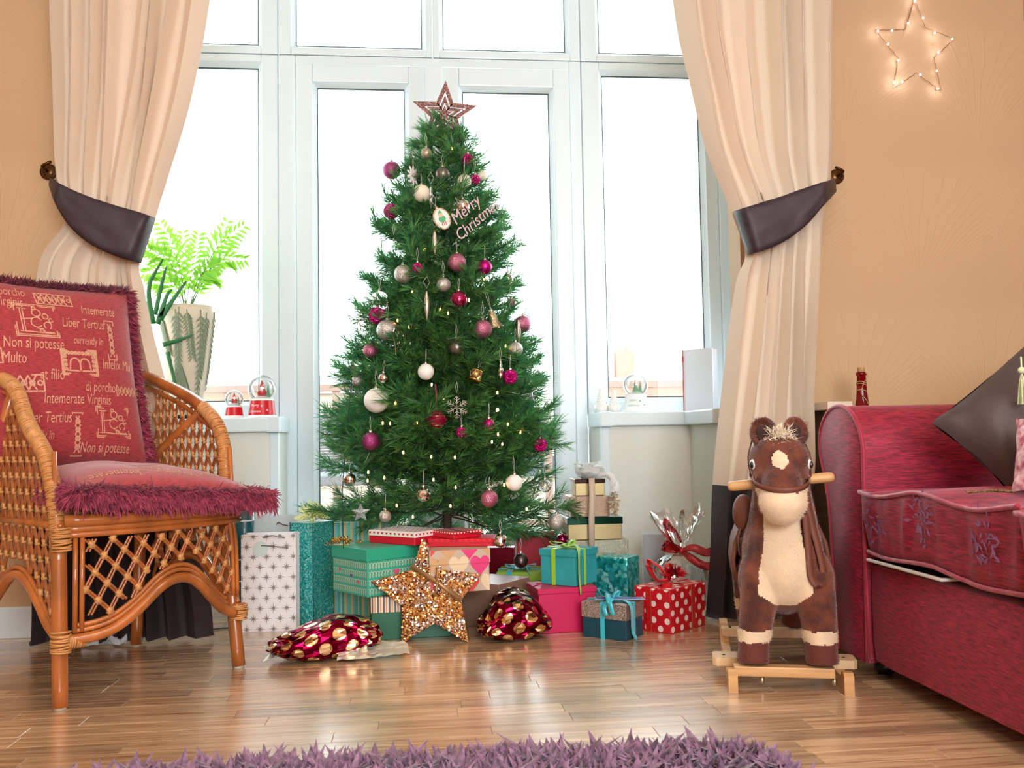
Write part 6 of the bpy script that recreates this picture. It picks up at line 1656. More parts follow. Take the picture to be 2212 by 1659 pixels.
for k in range(9):
    a = rn.uniform(0, 2*pi); l = rn.uniform(.04, .06); e = c+V((cos(a)*l, sin(a)*l, .006)); tube(b, catmull([c+V((0, 0, .012)), c+V((cos(a)*l*.6, sin(a)*l*.6, .022)), e+V((cos(a)*.01, sin(a)*.01, .008)), e, e-V((cos(a)*.012, sin(a)*.012, -.002))], 5), .0013, 5)
b.build('curled_strands', M_YELW, o.root)
# 3 striped box behind
M_STRT = stripes_mat('teal_gold_stripes', [(0, rgb(110, 206, 186)), (.12, rgb(222, 200, 140)), (.24, rgb(140, 196, 206)), (.36, rgb(96, 190, 170)), (.52, rgb(196, 216, 214)), (.6, rgb(80, 180, 160)), (.74, rgb(226, 196, 140)), (.88, rgb(120, 204, 200))], .062, .35)
o = obox('gift_box', 'tall box in teal and gold stripes behind the green lidded box', (798, 1334), (826, 1330), (722, 1332), 0, (801, 1128), d=.15); b = MB()
p = PZ(716, 1332); q = PZ(826, 1332); bpy.data.objects.remove(o.root)
o = OB(); o.root = empty('gift_box', p, atan2((q-p).y, (q-p).x), label='tall box in teal and gold stripes behind the green lidded box', cat='gift'); o.w = (q-p).length; o.d = .11; o.h = HZ(760, 1127, p)
box(b, 0, o.w, 0, o.d, 0, o.h, .004); b.build('wrapped_box', M_STRT, o.root)
# 6 dark green box with a striped lid, 5 green box with loops on it
M_DGR = mat('dark_green_card', rgb(14, 92, 62), .45); M_STRL = stripes_mat('brown_cream_stripes', [(0, rgb(96, 74, 66)), (.3, rgb(232, 214, 190)), (.5, rgb(206, 150, 104)), (.72, rgb(236, 222, 204))], .0175)
o6 = obox('gift_box', 'dark green box with a brown striped lid, at the bottom of the stack', (803, 1384), (975, 1374), (746, 1364), 0, (802, 1291)); two_part(o6, M_DGR, M_STRL, .048)
M_GRN = mat('jade_green_card', rgb(48, 172, 138), .42); M_GRN2 = mat('jade_green_print_card', rgb(66, 176, 150), .5); M_LOOP = mat('cream_loop_print', rgb(240, 228, 200), .5)
o5 = obox('gift_box', 'jade green box with cream loop pattern and smooth lid', (794, 1291), (916, 1272), (722, 1275), o6.z1+.001, (790, 1187)); two_part(o5, M_GRN2, M_GRN, .038)
print('o5', o5.w, o5.d, o5.h, o5.z1, 'o6', o6.w, o6.d, o6.h)
def loops(mb, M, u0, u1, v0, v1, step=.0145, rows=4):
    for r_ in range(rows):
        vb = v0+(r_+.5)*(v1-v0)/rows; P = []; t = 0; u = u0+.004
        while u < u1-.004:
            P.append((u+.0048*sin(t), vb+.0085*cos(t))); t += .42; u += .42/(2*pi)*.0112
        vs, fs = strokes([P], .0015); mb.add([(a, b_, .0004) for a, b_, _ in vs], fs, None, M=M, smooth=False)
b = MB(); loops(b, VX, 0, o5.w, .003, o5.h-.040); loops(b, LF, -o5.d, 0, .003, o5.h-.040); b.build('printed_loops', M_LOOP, o5.root)
HM_ = [mat('glitter_red', rgb(214, 44, 60), .4), mat('glitter_purple', rgb(110, 44, 150), .4), mat('glitter_pink', rgb(220, 96, 130), .4)]
for fr, u, v, s, mi_ in ((LF, -o5.d*.78, .072, .011, 0), (LF, -o5.d*.45, .058, .013, 1), (LF, -o5.d*.25, .042, .015, 2), (VX, o5.w*.50, .066, .026, 2), (VX, o5.w*.45, .04, .018, 2)):
    b = MB(); prism(b, heart_pts(s, 22, u, v), .0006, .0018, M=fr); b.build('heart_sticker', HM_[mi_], o5.root)
b = MB(); 
for k in range(12): decal(b, heart_pts(.014, 14, o5.w*.15+rn.uniform(-.02, .06), o5.d*.35+rn.uniform(-.04, .04), rn.random()*6), T(0, 0, o5.h), 0, .0008)
b.build('paper_hearts', mat('rose_confetti', rgb(196, 70, 110), .5), o5.root)
# gold curled bow at the back of its lid
gp = PZ(742, 1177, o5.z1+.001); gb = empty('curly_bow', gp, label='curly gold foil bow lying on the jade green lid', cat='bow'); b = MB()
for k in range(46):
    x, y = rn.gauss(.0, .022), rn.gauss(0, .010); z_ = rn.uniform(.004, .026)*(1-min(.8, abs(x)/.05)); r_ = rn.uniform(.004, .007); a = rn.uniform(0, pi)
    P = [V((x, y, z_+.004))+V((cos(a)*r_*cos(t), sin(a)*r_*cos(t), r_*sin(t)))+V((-sin(a), cos(a), 0))*.0016*t for t in [q*.7 for q in range(12)]]
    P = [V((q.x, q.y, max(.001, q.z))) for q in P]; ribbon(b, P, .004, .0005, side=V((-sin(a), cos(a), 0)))
b.build('curls', M_GOLD, gb, kind='stuff'); b = MB(); box(b, -.02, .02, -.008, .008, 0, .002); b.build('card_backing', M_GOLD, gb)
# 7 slim hearts box on the jade lid
M_WHC = mat('white_box_card', rgb(246, 238, 232), .45); M_RED = mat('red_card', rgb(206, 20, 44), .4); M_REDP = mat('red_heart_print', rgb(200, 34, 52), .45); M_WPR = mat('white_heart_print', rgb(246, 236, 232), .45); M_RED2 = mat('bright_red_print', rgb(240, 40, 50), .35)
def hearts(mb, M, u0, u1, v0, v1, sp, s, mat_=0, seed=1, stag=True):
    j = 0; v = v0+sp*.5
    while v < v1+sp*.5:
        u = u0+sp*(.5 if not (j % 2 and stag) else 1.0)-sp*.2
        while u < u1+sp*.5:
            P = clip_poly(heart_pts(s, 16, u, v), u0+.0005, u1-.0005, v0+.0005, v1-.0005)
            if len(P) > 2: decal(mb, P, M, mat_)
            u += sp
        v += sp*.75; j += 1
o7 = obox('gift_box', 'slim white lid box with red hearts on top of the jade box', (897, 1179), (916, 1168), (797, 1176), o5.z1+.001, (898, 1151)); 
def lowbox(label, L_, Cr, Rr_, z0, htop, lidm, bodym, prm, sp, s, lh, dp=None, top=True):
    """slim box whose broad face runs from pixel L_ to the near corner Cr and the short end from there to Rr_"""
    a = PZ(*L_, z0); c = PZ(*Cr, z0); u = (c-a); w = u.length; u.normalize(); r = PZ(*Rr_, z0); v = V((-u.y, u.x, 0)); dd = dp or abs((r-c).dot(v)); h = HZ(*htop, c)-z0
    o = OB(); o.root = empty('gift_box', a, atan2(u.y, u.x), label=label, cat='gift'); o.w, o.d, o.h, o.z1 = w, dd, h, z0+h; two_part(o, bodym, lidm, lh, .002)
    b = MB(); hearts(b, VX @ T(0, 0, .002), 0, w, h-lh, h, sp, s); RF = Matrix(((0, 0, 1, w+.002), (1, 0, 0, 0), (0, 1, 0, 0), (0, 0, 0, 1))); hearts(b, RF, 0, dd, h-lh, h, sp, s)
    if top: hearts(b, T(0, 0, h), 0, w, 0, dd, sp, s)
    b.build('printed_hearts', prm, o.root); return o
bpy.data.objects.remove(o7.root)
o7 = lowbox('slim white lidded box with red hearts on top of the jade box', (798, 1172), (896, 1179), (915, 1166), o5.z1+.001, (896, 1150), M_WHC, M_RED, M_REDP, .018, .0095, .018)
# 11 kraft box, 10 beige hearts box, 9 and 8 red boxes
M_KRAFT = mat('brown_kraft_paper', rgb(150, 112, 92), .5, noise_s=20, noise_amt=.1, bump=.3, bump_s=30); M_BEI = mat('taupe_card', rgb(196, 176, 156), .45)
M_LILAC = mat('pearl_lilac_paper', rgb(222, 200, 200), .32, metal=.2, bump=.3, bump_s=25)
o11 = obox('gift_box', 'brown kraft wrapped box under the beige heart box', (1079, 1360), (1146, 1338), (948, 1352), 0, (1077, 1264)); b = MB(); box(b, 0, o11.w, 0, o11.d, 0, o11.h, .003); b.build('wrapped_box', M_KRAFT, o11.root)
b = MB(); box(b, .001, o11.w-.001, .001, o11.d-.001, o11.h+.0002, o11.h+.0012, .0003); b.build('folded_paper', M_LILAC, o11.root)
z10 = o11.z1+.002
o10 = OB(); a = PZ(930, 1283, z10); c = PZ(1058, 1275, z10); u = (c-a); o10.w = u.length; u.normalize(); o10.h = HZ(1062, 1184, c)-z10; o10.d = .17
o10.root = empty('gift_box', a, atan2(u.y, u.x), label='beige box with big pink, red and cream hearts on the kraft box', cat='gift'); two_part(o10, M_BEI, M_BEI, .043); w, d_, h = o10.w, o10.d, o10.h; o10.z1 = z10+h
HC = [mat('heart_red', rgb(226, 66, 60), .45), mat('heart_pink', rgb(224, 50, 120), .45), mat('heart_cream', rgb(232, 206, 170), .45), mat('heart_tan', rgb(206, 160, 112), .45), mat('stripe_white', rgb(236, 226, 220), .45)]
b = MB(); rows = [(h-.0, .0, .0), (h-.052, .5, 0), (h-.108, .0, 0), (h-.16, .5, 0)]; RF = Matrix(((0, 0, 1, w+.0032), (1, 0, 0, 0), (0, 1, 0, 0), (0, 0, 0, 1)))
for ri, (vc, of, _) in enumerate(rows):
    for i in range(7):
        uc = (i+of)*.066-.01
        for (va, vb_, off_) in ((0, h-.043, 0), (h-.043, h, .003)):
            P = clip_poly([(uc+(q[0]-uc)*.85, q[1]) for q in heart_pts(.078, 24, uc, vc)], .0005, w-.0005, va, vb_)
            if len(P) > 2: decal(b, P, VX @ T(0, 0, off_), [[0, 3, 1, 3, 1, 0, 2], [3, 2, 1, 1, 3, 2, 1], [0, 2, 0, 2, 0, 2, 0], [2, 0, 0, 2, 0, 0, 0]][ri][i % 7])
for k in range(9): decal(b, [(.006+k*.019, .001), (.012+k*.019, .001), (.016+k*.019, h-.001), (.009+k*.019, h-.001)], RF, 4 if k % 2 else 1)
b.build('printed_hearts', HC, o10.root)
o9 = lowbox('flat red box with tonal hearts on the beige heart box', (926, 1181), (1070, 1180), (1078, 1168), o10.z1+.001, (1071, 1163), M_RED, M_RED, M_RED2, .019, .011, .014, dp=.12)
o8 = lowbox('small red box with white hearts on the flat red box', (931, 1159), (980, 1165), (1008, 1155), o9.z1+.001, (979, 1150), M_RED, M_RED, M_WPR, .0125, .0075, .010); 
# 12 gold sequin star
A_, B_ = PZ(868, 1388), PZ(1011, 1388); su = (B_-A_).normalized(); lean = .11; sv = (V((-su.y, su.x, 0))*sin(lean)+V((0, 0, 1))*cos(lean)); sn_ = su.cross(sv)
SMX = Matrix(((su.x, sv.x, sn_.x, A_.x), (su.y, sv.y, sn_.y, A_.y), (su.z, sv.z, sn_.z, A_.z), (0, 0, 0, 1))); SMI = SMX.inverted()
def spx(x, y):
    o_ = SMI @ C0; d = SMI.to_3x3() @ ray(x, y); p = o_+d*(-o_.z/d.z); return (p.x, p.y)
out = [spx(x, y) for x, y in ((911, 1164), (958, 1231), (1037, 1241), (995, 1297), (1012, 1388), (940, 1346), (868, 1388), (870, 1308), (801, 1256), (893, 1231))][::-1]
my = min(p[1] for p in out); 
star = empty('sequin_star_box', A_, 0, label='large gold sequin star shaped box leaning on the gifts in front', cat='gift'); star.rotation_euler = SMX.to_3x3().to_euler()
TH = .045
M_GCARD = mat('gold_card', rgb(176, 138, 92), .4, metal=.5); b = MB(); prism(b, out, -TH, -.003)
zmin = 0; b.build('star_tray', M_GCARD, star)
b = MB(); ins = [(p[0]*.985+.001, p[1]*.985+.001) for p in out]; prism(b, ins, -.003, -.0005); b.build('star_lid', mat('gold_lid_cloth', rgb(206, 152, 92), .45, metal=.4), star)
SQ = [mat('gold_sequin', rgb(236, 176, 104), .16, metal=1), mat('silver_sequin', rgb(220, 206, 204), .12, metal=1), mat('copper_sequin', rgb(170, 104, 84), .2, metal=1)]
b = MB(); rn = random.Random(12); xs = [p[0] for p in out]; ys = [p[1] for p in out]; n_ = 0
while n_ < 3600:
    x, y = rn.uniform(min(xs), max(xs)), rn.uniform(min(ys), max(ys))
    if not inpoly(x, y, out): continue
    nz = noise.noise(V((x*28, y*28, 0))); edge = 1
    n_ += 1; r_ = rn.uniform(.0022, .0034); M = T(x, y, rn.uniform(.0, .004), rn.gauss(0, .35), rn.gauss(0, .35), rn.random()*6)
    k_ = 0 if nz > -.05 and rn.random() < .85 else (1 if rn.random() < .8 else 2)
    b.add([(r_*cos(2*pi*q/7), r_*sin(2*pi*q/7), 0) for q in range(7)], [tuple(range(7))], None, mat=k_, M=M, smooth=False)
b.build('sequins', SQ, star, kind='stuff')
ra, rb = spx(889, 1222), spx(998, 1296); rc_ = spx(945, 1258)
M_GRIB = mat('bronze_ribbon', rgb(168, 128, 84), .35, metal=.4)
b = MB(); ribbon(b, [V((ra[0], ra[1], .006)), V((rc_[0], rc_[1], .0075)), V((rb[0], rb[1], .006))], .015, .001, side=V((-(rb[1]-ra[1]), rb[0]-ra[0], 0))); b.build('ribbon_band', M_GRIB, star)
t1, t2 = spx(945, 1225), spx(940, 1288)
for pt in (t1, t2):
    b = MB(); ribbon(b, catmull([V((rc_[0], rc_[1], .011)), V(((rc_[0]+pt[0])/2+.002, (rc_[1]+pt[1])/2, .018)), V((pt[0], pt[1], .010))], 5), .007, .0008, side=V((1, .1, .1))); b.build('ribbon_tail', M_GRIB, star)
b = MB(); sphere(b, (rc_[0], rc_[1], .010), .006, 12, 8); b.build('knot', M_GRIB, star)
# 13, 14 foil parcels
M_FDOT = dots_mat('maroon_foil_gold_dots', rgb(122, 8, 44), rgb(232, 196, 150), .080, .0195, .14, 1.0, bump=16)
M_SFOIL = mat('silver_foil', rgb(226, 226, 214), .28, metal=.6, bump=.8, bump_s=24)
def parcel(root, wx_, wy_, wz_, seed, fnz=None, n=13, name='foil_wrap', taper=0.0):
    b = MB()
    def P(a, c, e):
        p = V((a*wx_/2, c*wy_/2, e*wz_/2)); q = max(abs(a), abs(c), abs(e)); rad = 1-.16*((abs(a)**2*abs(c)**2+abs(c)**2*abs(e)**2+abs(a)**2*abs(e)**2)); p *= rad
        s = V((a, c, e))*2.1+V((seed, seed*2, seed*3)); f = (abs(noise.noise(s))-.25)*.16+(abs(noise.noise(s*2.3))-.2)*.12
        p *= 1-f*1.0
        ex = abs(a)**4; p.z = p.z*(1-taper*ex); p.z += wz_/2
        if fnz: p = fnz(p, a, c, e)
        p.z = max(p.z, .001); return p
    def side(f, fl, uvf):
        vs = []; us = []; fs = []
        for j in range(n+1):
            for i in range(n+1): vs.append(P(*f(-1+2*i/n, -1+2*j/n)))
        for j in range(n):
            for i in range(n):
                q = [j*(n+1)+i, j*(n+1)+i+1, (j+1)*(n+1)+i+1, (j+1)*(n+1)+i]; q = q[::-1] if fl else q
                t1_, t2_ = ((q[0], q[1], q[2]), (q[0], q[2], q[3])) if (i+j) % 2 else ((q[0], q[1], q[3]), (q[1], q[2], q[3]))
                for t in (t1_, t2_): fs.append(t); us.append([uvf(-1+2*(k % (n+1))/n, -1+2*(k//(n+1))/n) for k in t])
        b.add(vs, fs, us, smooth=False)
    side(lambda u, v: (u, v, 1), False, lambda u, v: (u*wx_/2, v*wy_/2+wz_)); side(lambda u, v: (u, v, -1), True, lambda u, v: (u*wx_/2, v*wy_/2))
    side(lambda u, v: (u, -1, v), False, lambda u, v: (u*wx_/2, v*wz_/2)); side(lambda u, v: (u, 1, v), True, lambda u, v: (u*wx_/2, v*wz_/2))
    side(lambda u, v: (1, u, v), False, lambda u, v: (u*wy_/2+.03, v*wz_/2)); side(lambda u, v: (-1, u, v), True, lambda u, v: (u*wy_/2, v*wz_/2))
    return b.build(name, M_FDOT, root)
pc = PZ(702, 1418); pr = empty('foil_parcel', pc, .12, label='crumpled maroon foil parcel with gold dots, left of the sequin star', cat='gift')
def fz1(p, a, c, e): 
    p.z *= .72+.28*(a*.5+.5)+.08*sin(3*a+1); p.y += .012*sin(a*3); return p
parcel(pr, .315, .15, .115, 3.3, fz1, taper=.25)
b = MB(); n = 14; rn = random.Random(6); vs = []
for j in range(n+1):
    for i in range(n+1):
        u, v = i/n, j/n; x = .03+.205*u; y = -.088+.10*v-.01*u; z_ = .0035+.040*v*(1-u*.6)+.010*abs(noise.noise(V((u*6, v*6, 3))))+.004*(noise.noise(V((u*14, v*14, 5)))+.6)
        vs.append((x+.02*v*(1-u), y+.018*u*u*(1-v)*2, z_))
b.add(vs, [(j*(n+1)+i, j*(n+1)+i+1, (j+1)*(n+1)+i+1, (j+1)*(n+1)+i) for j in range(n) for i in range(n)], None, smooth=False); solidify(b.build('silver_flap', M_SFOIL, pr), .0008)
b = MB(); 
for k in range(5):
    a = rn.uniform(-.5, .5); s = [V((-.14, rn.uniform(-.05, .03), rn.uniform(.01, .05))), V((-.17, rn.uniform(-.06, .04), rn.uniform(.005, .06))), V((-.13, rn.uniform(-.07, .0), rn.uniform(.0, .03)))]; b.add(s, [(0, 1, 2)], None, smooth=False)
solidify(b.build('torn_end', M_SFOIL, pr), .0008)
pa, pb_ = PZ(1162, 1396), PZ(1026, 1378); cc_ = PZ(1112, 1377); pr = empty('foil_parcel', (cc_.x, cc_.y, 0), .22, label='plump maroon foil parcel with gold dots, right of the sequin star', cat='gift')
def fz2(p, a, c, e):
    p.z *= .62+.38*(1-abs(a)**2)+.10*c; p.x += .012*c; return p
parcel(pr, .235, .17, .138, 9.1, fz2, taper=.2)
# 16 lime box with turquoise bow, red things behind
M_LIME = mat('lime_card', rgb(150, 190, 60), .45); M_TUR = mat('turquoise_satin', rgb(60, 190, 210), .3, sheen=.3, bump=.1, bump_s=300); M_LRIB = mat('lime_satin', rgb(160, 214, 60), .32, sheen=.3)
def fbox(name, label, L_, R_, z0, toppx, depth, cat='gift'):
    a = PZ(*L_, z0); c = PZ(*R_, z0); u = c-a; o = OB(); o.w = u.length; o.d = depth; o.h = HZ(*toppx, a)-z0; o.z1 = z0+o.h; o.root = empty(name, a, atan2(u.y, u.x), label=label, cat=cat); o.c = a; return o
o = fbox('gift_box', 'lime green gift box with a turquoise bow, behind the dark pewter bauble', (1076, 1324), (1172, 1324), 0, (1076, 1236), .15); two_part(o, M_LIME, M_LIME, .03)
band(o, 'x', o.w*.27, .018, M_TUR); band(o, 'y', .07, .018, M_TUR)
bow(o.root, V((o.w*.5, .05, o.h+.004)), [(0.1, .055, .012, .25), (3.0, .055, .012, .25), (-.9, .045, .012, .2), (-2.2, .045, .01, .2)], [([(o.w*.5, .05, o.h+.006), (o.w*.62, .01, o.h+.02), (o.w*.75, -.004, o.h-.01)], (0, 1, 0))], .022, M_TUR)
M_RBAG = mat('red_gift_card', rgb(190, 26, 50), .4)
o = fbox('gift_box', 'plain red box leaning up behind the lowest branches right of the trunk', (1118, 1300), (1200, 1300), 0, (1118, 1148), .04); b = MB(); box(b, 0, o.w, 0, o.d, 0, o.h, .002); b.build('wrapped_box', M_RBAG, o.root)
o = fbox('gift_box', 'dark red shiny parcel low behind the lime green box', (1052, 1306), (1112, 1306), 0, (1060, 1183), .06); b = MB(); box(b, 0, o.w, 0, o.d, 0, o.h, .004); b.build('wrapped_box', mat('wine_foil', rgb(140, 16, 40), .2, metal=.7), o.root)
bow(o.root, V((o.w*.7, -.012, o.h*.52)), [(-.3, .03, .008, .2), (-2.6, .03, .008, .2), (-1.5, .03, .008, .2)], [], .012, M_RBAG)
# 17 magenta box and 18 turquoise tissue box on it
M_MAGC = mat('magenta_card', rgb(200, 22, 84), .38)
o17 = obox('gift_box', 'magenta lidded box under the turquoise tissue wrapped box', (1165, 1370), (1288, 1362), (1141, 1338), 0, (1163, 1273), d=.15); two_part(o17, M_MAGC, M_MAGC, .017)
b = MB(); tube(b, catmull([(o17.w*.0-.004, .05, o17.h+.002), (o17.w*.05, .03, o17.h+.01), (o17.w*.14, .06, o17.h+.008), (o17.w*.08, .09, o17.h+.004)], 5), .002, 6); b.build('cord', M_MAGC, o17.root)
M_TISS = mat('turquoise_tissue', rgb(50, 170, 178), .55, bump=.8, bump_s=36, noise_s=14, noise_amt=.2)
o18 = obox('gift_box', 'turquoise tissue wrapped box tied with a lime green ribbon', (1243, 1268), (1290, 1256), (1166, 1261), o17.z1+.001, (1243, 1190)); two_part(o18, M_TISS, M_TISS, .022, .004, .003)
band(o18, 'x', o18.w*.40, .012, M_LRIB); band(o18, 'y', o18.d*.60, .0155, M_LRIB)
c = V((o18.w*.36, o18.d*.42, o18.h+.005))
bow(o18.root, c, [(2.2, .06, .012, .3), (.2, .05, .012, .3), (3.3, .04, .01, .2)], [([c, c+V((-.01, -.04, .006)), (.006, -.012, o18.h-.01), (.0, -.016, o18.h*.4), (.004, -.018, -.022)], (1, .3, 0)), ([c, c+V((.04, .02, .004)), c+V((.07, .05, -.01))], (0, 1, 0))], .017, M_LRIB)
# 19 tower of five boxes
M_RGL = glitter('rose_gold_glitter', rgb(168, 136, 110), rgb(222, 196, 170), 1400, .35, .7, .4); M_SGL = glitter('silver_gold_glitter', rgb(160, 158, 138), rgb(214, 210, 190), 1400, .35, .7, .35)
M_GRID = grid_mat('gold_lattice_card', rgb(190, 150, 104), rgb(140, 160, 120), .010); M_DLID = mat('dark_bronze_lid', rgb(66, 48, 42), .16, metal=.7); M_GLID = mat('bottle_green_lid', rgb(14, 66, 50), .14, metal=.7)
zz = 0.001; tw = []
spec = [((1218, 1362), 1290, .0, M_SGL, M_SGL, 'champagne glitter box, the hidden bottom one of the box tower'), ((1224, 1356), 1166, .0, M_SGL, M_SGL, 'silver gold glitter box, second from the bottom of the tower'), ((1227, 1343), 1117, .022, M_GRID, M_GLID, 'gold lattice box with a glossy green lid in the tower'),
        ((1233, 1318), 1071, .0, M_RGL, M_RGL, 'rose gold glitter box, second from the top of the tower'), ((1245, 1308), 1034, .014, M_GRID, M_DLID, 'small gold lattice box with dark lid on top of the tower')]
YT = 3.19
zb_ = [0.001]
for i, (xx, yt, lh, m1, m2, lab) in enumerate(spec):
    nxt = {0: 1196}.get(i, yt)
    zt2 = PY((xx[0]+xx[1])/2, yt if i else 1212, YT+.004*i).z
    a = PY(xx[0], 1100, YT+.004*i); c = PY(xx[1], 1100, YT+.004*i); w = c.x-a.x
    o = OB(); o.w, o.d, o.h = w, w*.9, zt2-zb_[-1]-.001; o.root = empty('gift_box', (a.x, YT+.004*i+i*.002, zb_[-1]), 0, label=lab, cat='gift', group='boxes of the gift tower'); zb_.append(zt2)
    if lh: two_part(o, m1, m2, lh*1.1, .003)
    else: b = MB(); box(b, 0, o.w, 0, o.d, 0, o.h-.0005, .0015); b.build('wrapped_box', m1, o.root)
    tw.append(o)
M_TULLE = translucent('white_tulle', rgb(255, 255, 255), rgb(255, 255, 255), .65, .7)
M_SHEER = translucent('sheer_ribbon', rgb(226, 208, 190), rgb(240, 226, 210), .3, .5)
zt3 = zb_[-1]; cx_ = PY(1277, 1020, YT).x; rib = empty('tulle_bow', (cx_, YT+.06, zt3), label='puffy white tulle bow and sheer ribbon tied over the box tower', cat='ribbon')
for a, ln, ht, el in ((.15, .055, .03, .5), (3.0, .045, .03, .4), (.6, .05, .045, .7), (2.5, .045, .045, .7), (-1.2, .04, .03, .5), (-2.0, .04, .03, .5), (1.5, .04, .04, .8)):
    b = MB(); P = loop_path(a, ln, ht, el=el); ribbon(b, P, [.045*(.35+.65*sin(pi*k/12)) for k in range(13)], .0006, side=[V((-sin(a), cos(a), .5*sin(k*1.3))) for k in range(13)]); b.build('bow_loop', M_TULLE, rib)
for P in ([(0, 0, .004), (.06, -.03, .012), (.085, -.06, -.02), (.09, -.062, -.05)], [(0, 0, .004), (.05, -.02, .016), (.075, -.06, .0), (.07, -.066, -.06)]):
    b = MB(); ribbon(b, catmull([V(p) for p in P], 5), .022, .0006, side=V((.5, .2, 1))); b.build('ribbon_tail', M_TULLE, rib)
b = MB(); yo = -.068-.0; zl = [zb_[5]+.003, zb_[4], zb_[3], zb_[2], zb_[1]]
ribbon(b, [V((0, -.03, .002)), V((0, yo, .001)), V((0, yo-.004, zb_[4]-zt3)), V((-.004, yo-.004, zb_[3]-zt3)), V((-.006, yo-.004, zb_[1]-zt3))], .021, .0006, side=V((1, 0, 0))); b.build('sheer_band', M_SHEER, rib)
fp = PY(1326, 1090, YT-.03); flw = empty('gold_flower_ornament', fp, label='gold glitter flower ornament hanging at the right side of the tower', cat='ornament'); b = MB(); rn = random.Random(3)
for lay, (cz, R_, n) in enumerate(((.012, .026, 8), (-.012, .022, 7), (-.03, .014, 5), (.035, .015, 5))):
    for i in range(n):
        a = 2*pi*i/n+lay*.4; d = V((cos(a), 0, sin(a))); pp = V((0, -.003*lay, cz)); s_ = V((-sin(a), 0, cos(a)))*R_*.25
        b.add([pp, pp+d*R_*.5+s_+V((0, -.006, 0)), pp+d*R_+V((0, -.002, 0)), pp+d*R_*.5-s_+V((0, -.006, 0)), pp+d*R_*.5+V((0, -.001, 0))], [(0, 1, 4), (1, 2, 4), (2, 3, 4), (3, 0, 4)], None, smooth=False)
b.build('petals', glitter('pale_gold_glitter', rgb(190, 176, 150), rgb(240, 232, 212), 1500, .3, .9, .35), flw); b = MB(); tube(b, catmull([(0, 0, .05), (-.012, .01, .075), (-.03, .03, .10)], 5), .0012, 5); b.build('hanging_string', M_STR, flw)
# 20 teal foil box
M_HOLO2 = holo_mat('aqua_crinkle_foil', rgb(20, 140, 150), rgb(60, 206, 206), rgb(170, 240, 236), 90)
o = obox('gift_box', 'aqua crinkled foil box between the tissue box and the polka dot box', (1358, 1342), (1384, 1330), (1290, 1334), 0, (1357, 1206)); b = MB(); box(b, 0, o.w, 0, o.d, 0, o.h, .004); b.build('wrapped_box', M_HOLO2, o.root)
# 21 silver lid box with turquoise ribbon
M_TEALC = mat('deep_teal_card', rgb(10, 66, 84), .45); M_SLID = glitter('pewter_glitter_lid', rgb(120, 108, 104), rgb(216, 204, 196), 900, .4, .7, .5)
o = obox('gift_box', 'deep teal box with a silver glitter lid and turquoise bow', (1353, 1386), (1389, 1371), (1250, 1378), 0, (1352, 1307)); two_part(o, M_TEALC, M_SLID, .048)
band(o, 'x', o.w*.42, .0145, M_TUR); band(o, 'y', o.d*.52, .0155, M_TUR)
c = V((o.w*.42, o.d*.45, o.h+.004))
bow(o.root, c, [(2.55, .052, .02, .8), (.1, .045, .014, .4)], [([c, c+V((-.045, -.02, .01)), (-.012, o.d*.45, o.h-.01), (-.014, o.d*.40, o.h-.035)], (0, 1, .2)), ([c, c+V((.0, -.03, .004)), (o.w*.12, -.012, o.h-.006), (o.w*.1, -.016, o.h*.3), (o.w*.22, -.024, .006)], (1, .1, 0)), ([c, c+V((-.03, .0, .022)), (-.02, o.d*.30, o.h+.012), (-.022, o.d*.22, o.h-.03)], (0, 1, .3))], .0175, M_TUR)
tg = empty('gift_tag', tuple(o.root.matrix_basis @ V((0, 0, 0))), label='flat silver blue gift tag lying on the silver glitter lid', cat='tag'); q0 = PZ(1283, 1293, o.h+.010); tg.location = q0; tg.rotation_euler = (0, .02, -.06)
b = MB(); box(b, 0, .155, -.022, .022, 0, .0012, .0004); b.build('tag_card', mat('silver_blue_card', rgb(170, 196, 216), .25, metal=.5), tg); b = MB(); box(b, .01, .145, -.017, .017, .0013, .0018); b.build('tag_border', mat('violet_print', rgb(90, 90, 170), .3), tg)
# 22 red polka dot box
M_PDOT = dots_mat('red_white_dots', rgb(204, 22, 38), rgb(246, 232, 226), .050, .0098, .4, off=.012)
o = obox('gift_box', 'red box with white polka dots and a red flower bow', (1449, 1371), (1524, 1349), (1386, 1356), 0, (1450, 1274)); two_part(o, M_PDOT, M_PDOT, .040)
# its upper part reaches further left than the foot seen between the boxes
M_RRIB = mat('red_satin', rgb(206, 14, 24), .32, sheen=.3); M_GE = mat('gold_edge', rgb(214, 176, 110), .3, metal=.8)
band(o, 'x', o.w*.62, .022, M_RRIB); band(o, 'y', o.d*.60, .022, M_RRIB); band(o, 'x', o.w*.62-.009, .002, M_GE, e=.0055, name='gold_edging'); band(o, 'y', o.d*.60-.009, .002, M_GE, e=.0055, name='gold_edging')
c = V((o.w*.40, o.d*.52, o.h+.004))
bow(o.root, c, [(2.6, .065, .03, 1.1), (1.7, .06, .045, 1.2), (.4, .06, .03, 1.0), (3.6, .055, .015, .3)], [([c, c+V((-.04, -.03, .008)), c+V((-.06, -.045, -.02)), c+V((-.055, -.05, -.045))], (1, -1, .2))], .030, M_RRIB)
b = MB(); rn = random.Random(15)
fc = c+V((.030, -.012, .022))
for k in range(120):
    a = rn.uniform(0, 2*pi); el = rn.uniform(-.1, 1.4); d = V((cos(a)*cos(el), sin(a)*cos(el), sin(el))); R_ = rn.uniform(.028, .050); s_ = d.orthogonal().normalized()*.0042; p0 = fc+d*.004
    b.add([p0, fc+d*R_*.7+s_, fc+d*R_+V((0, 0, -.003)), fc+d*R_*.7-s_], [(0, 1, 2, 3)], None, smooth=False)
b.build('flower_petals', mat('crimson_petals', rgb(190, 10, 24), .45), o.root, kind='stuff')
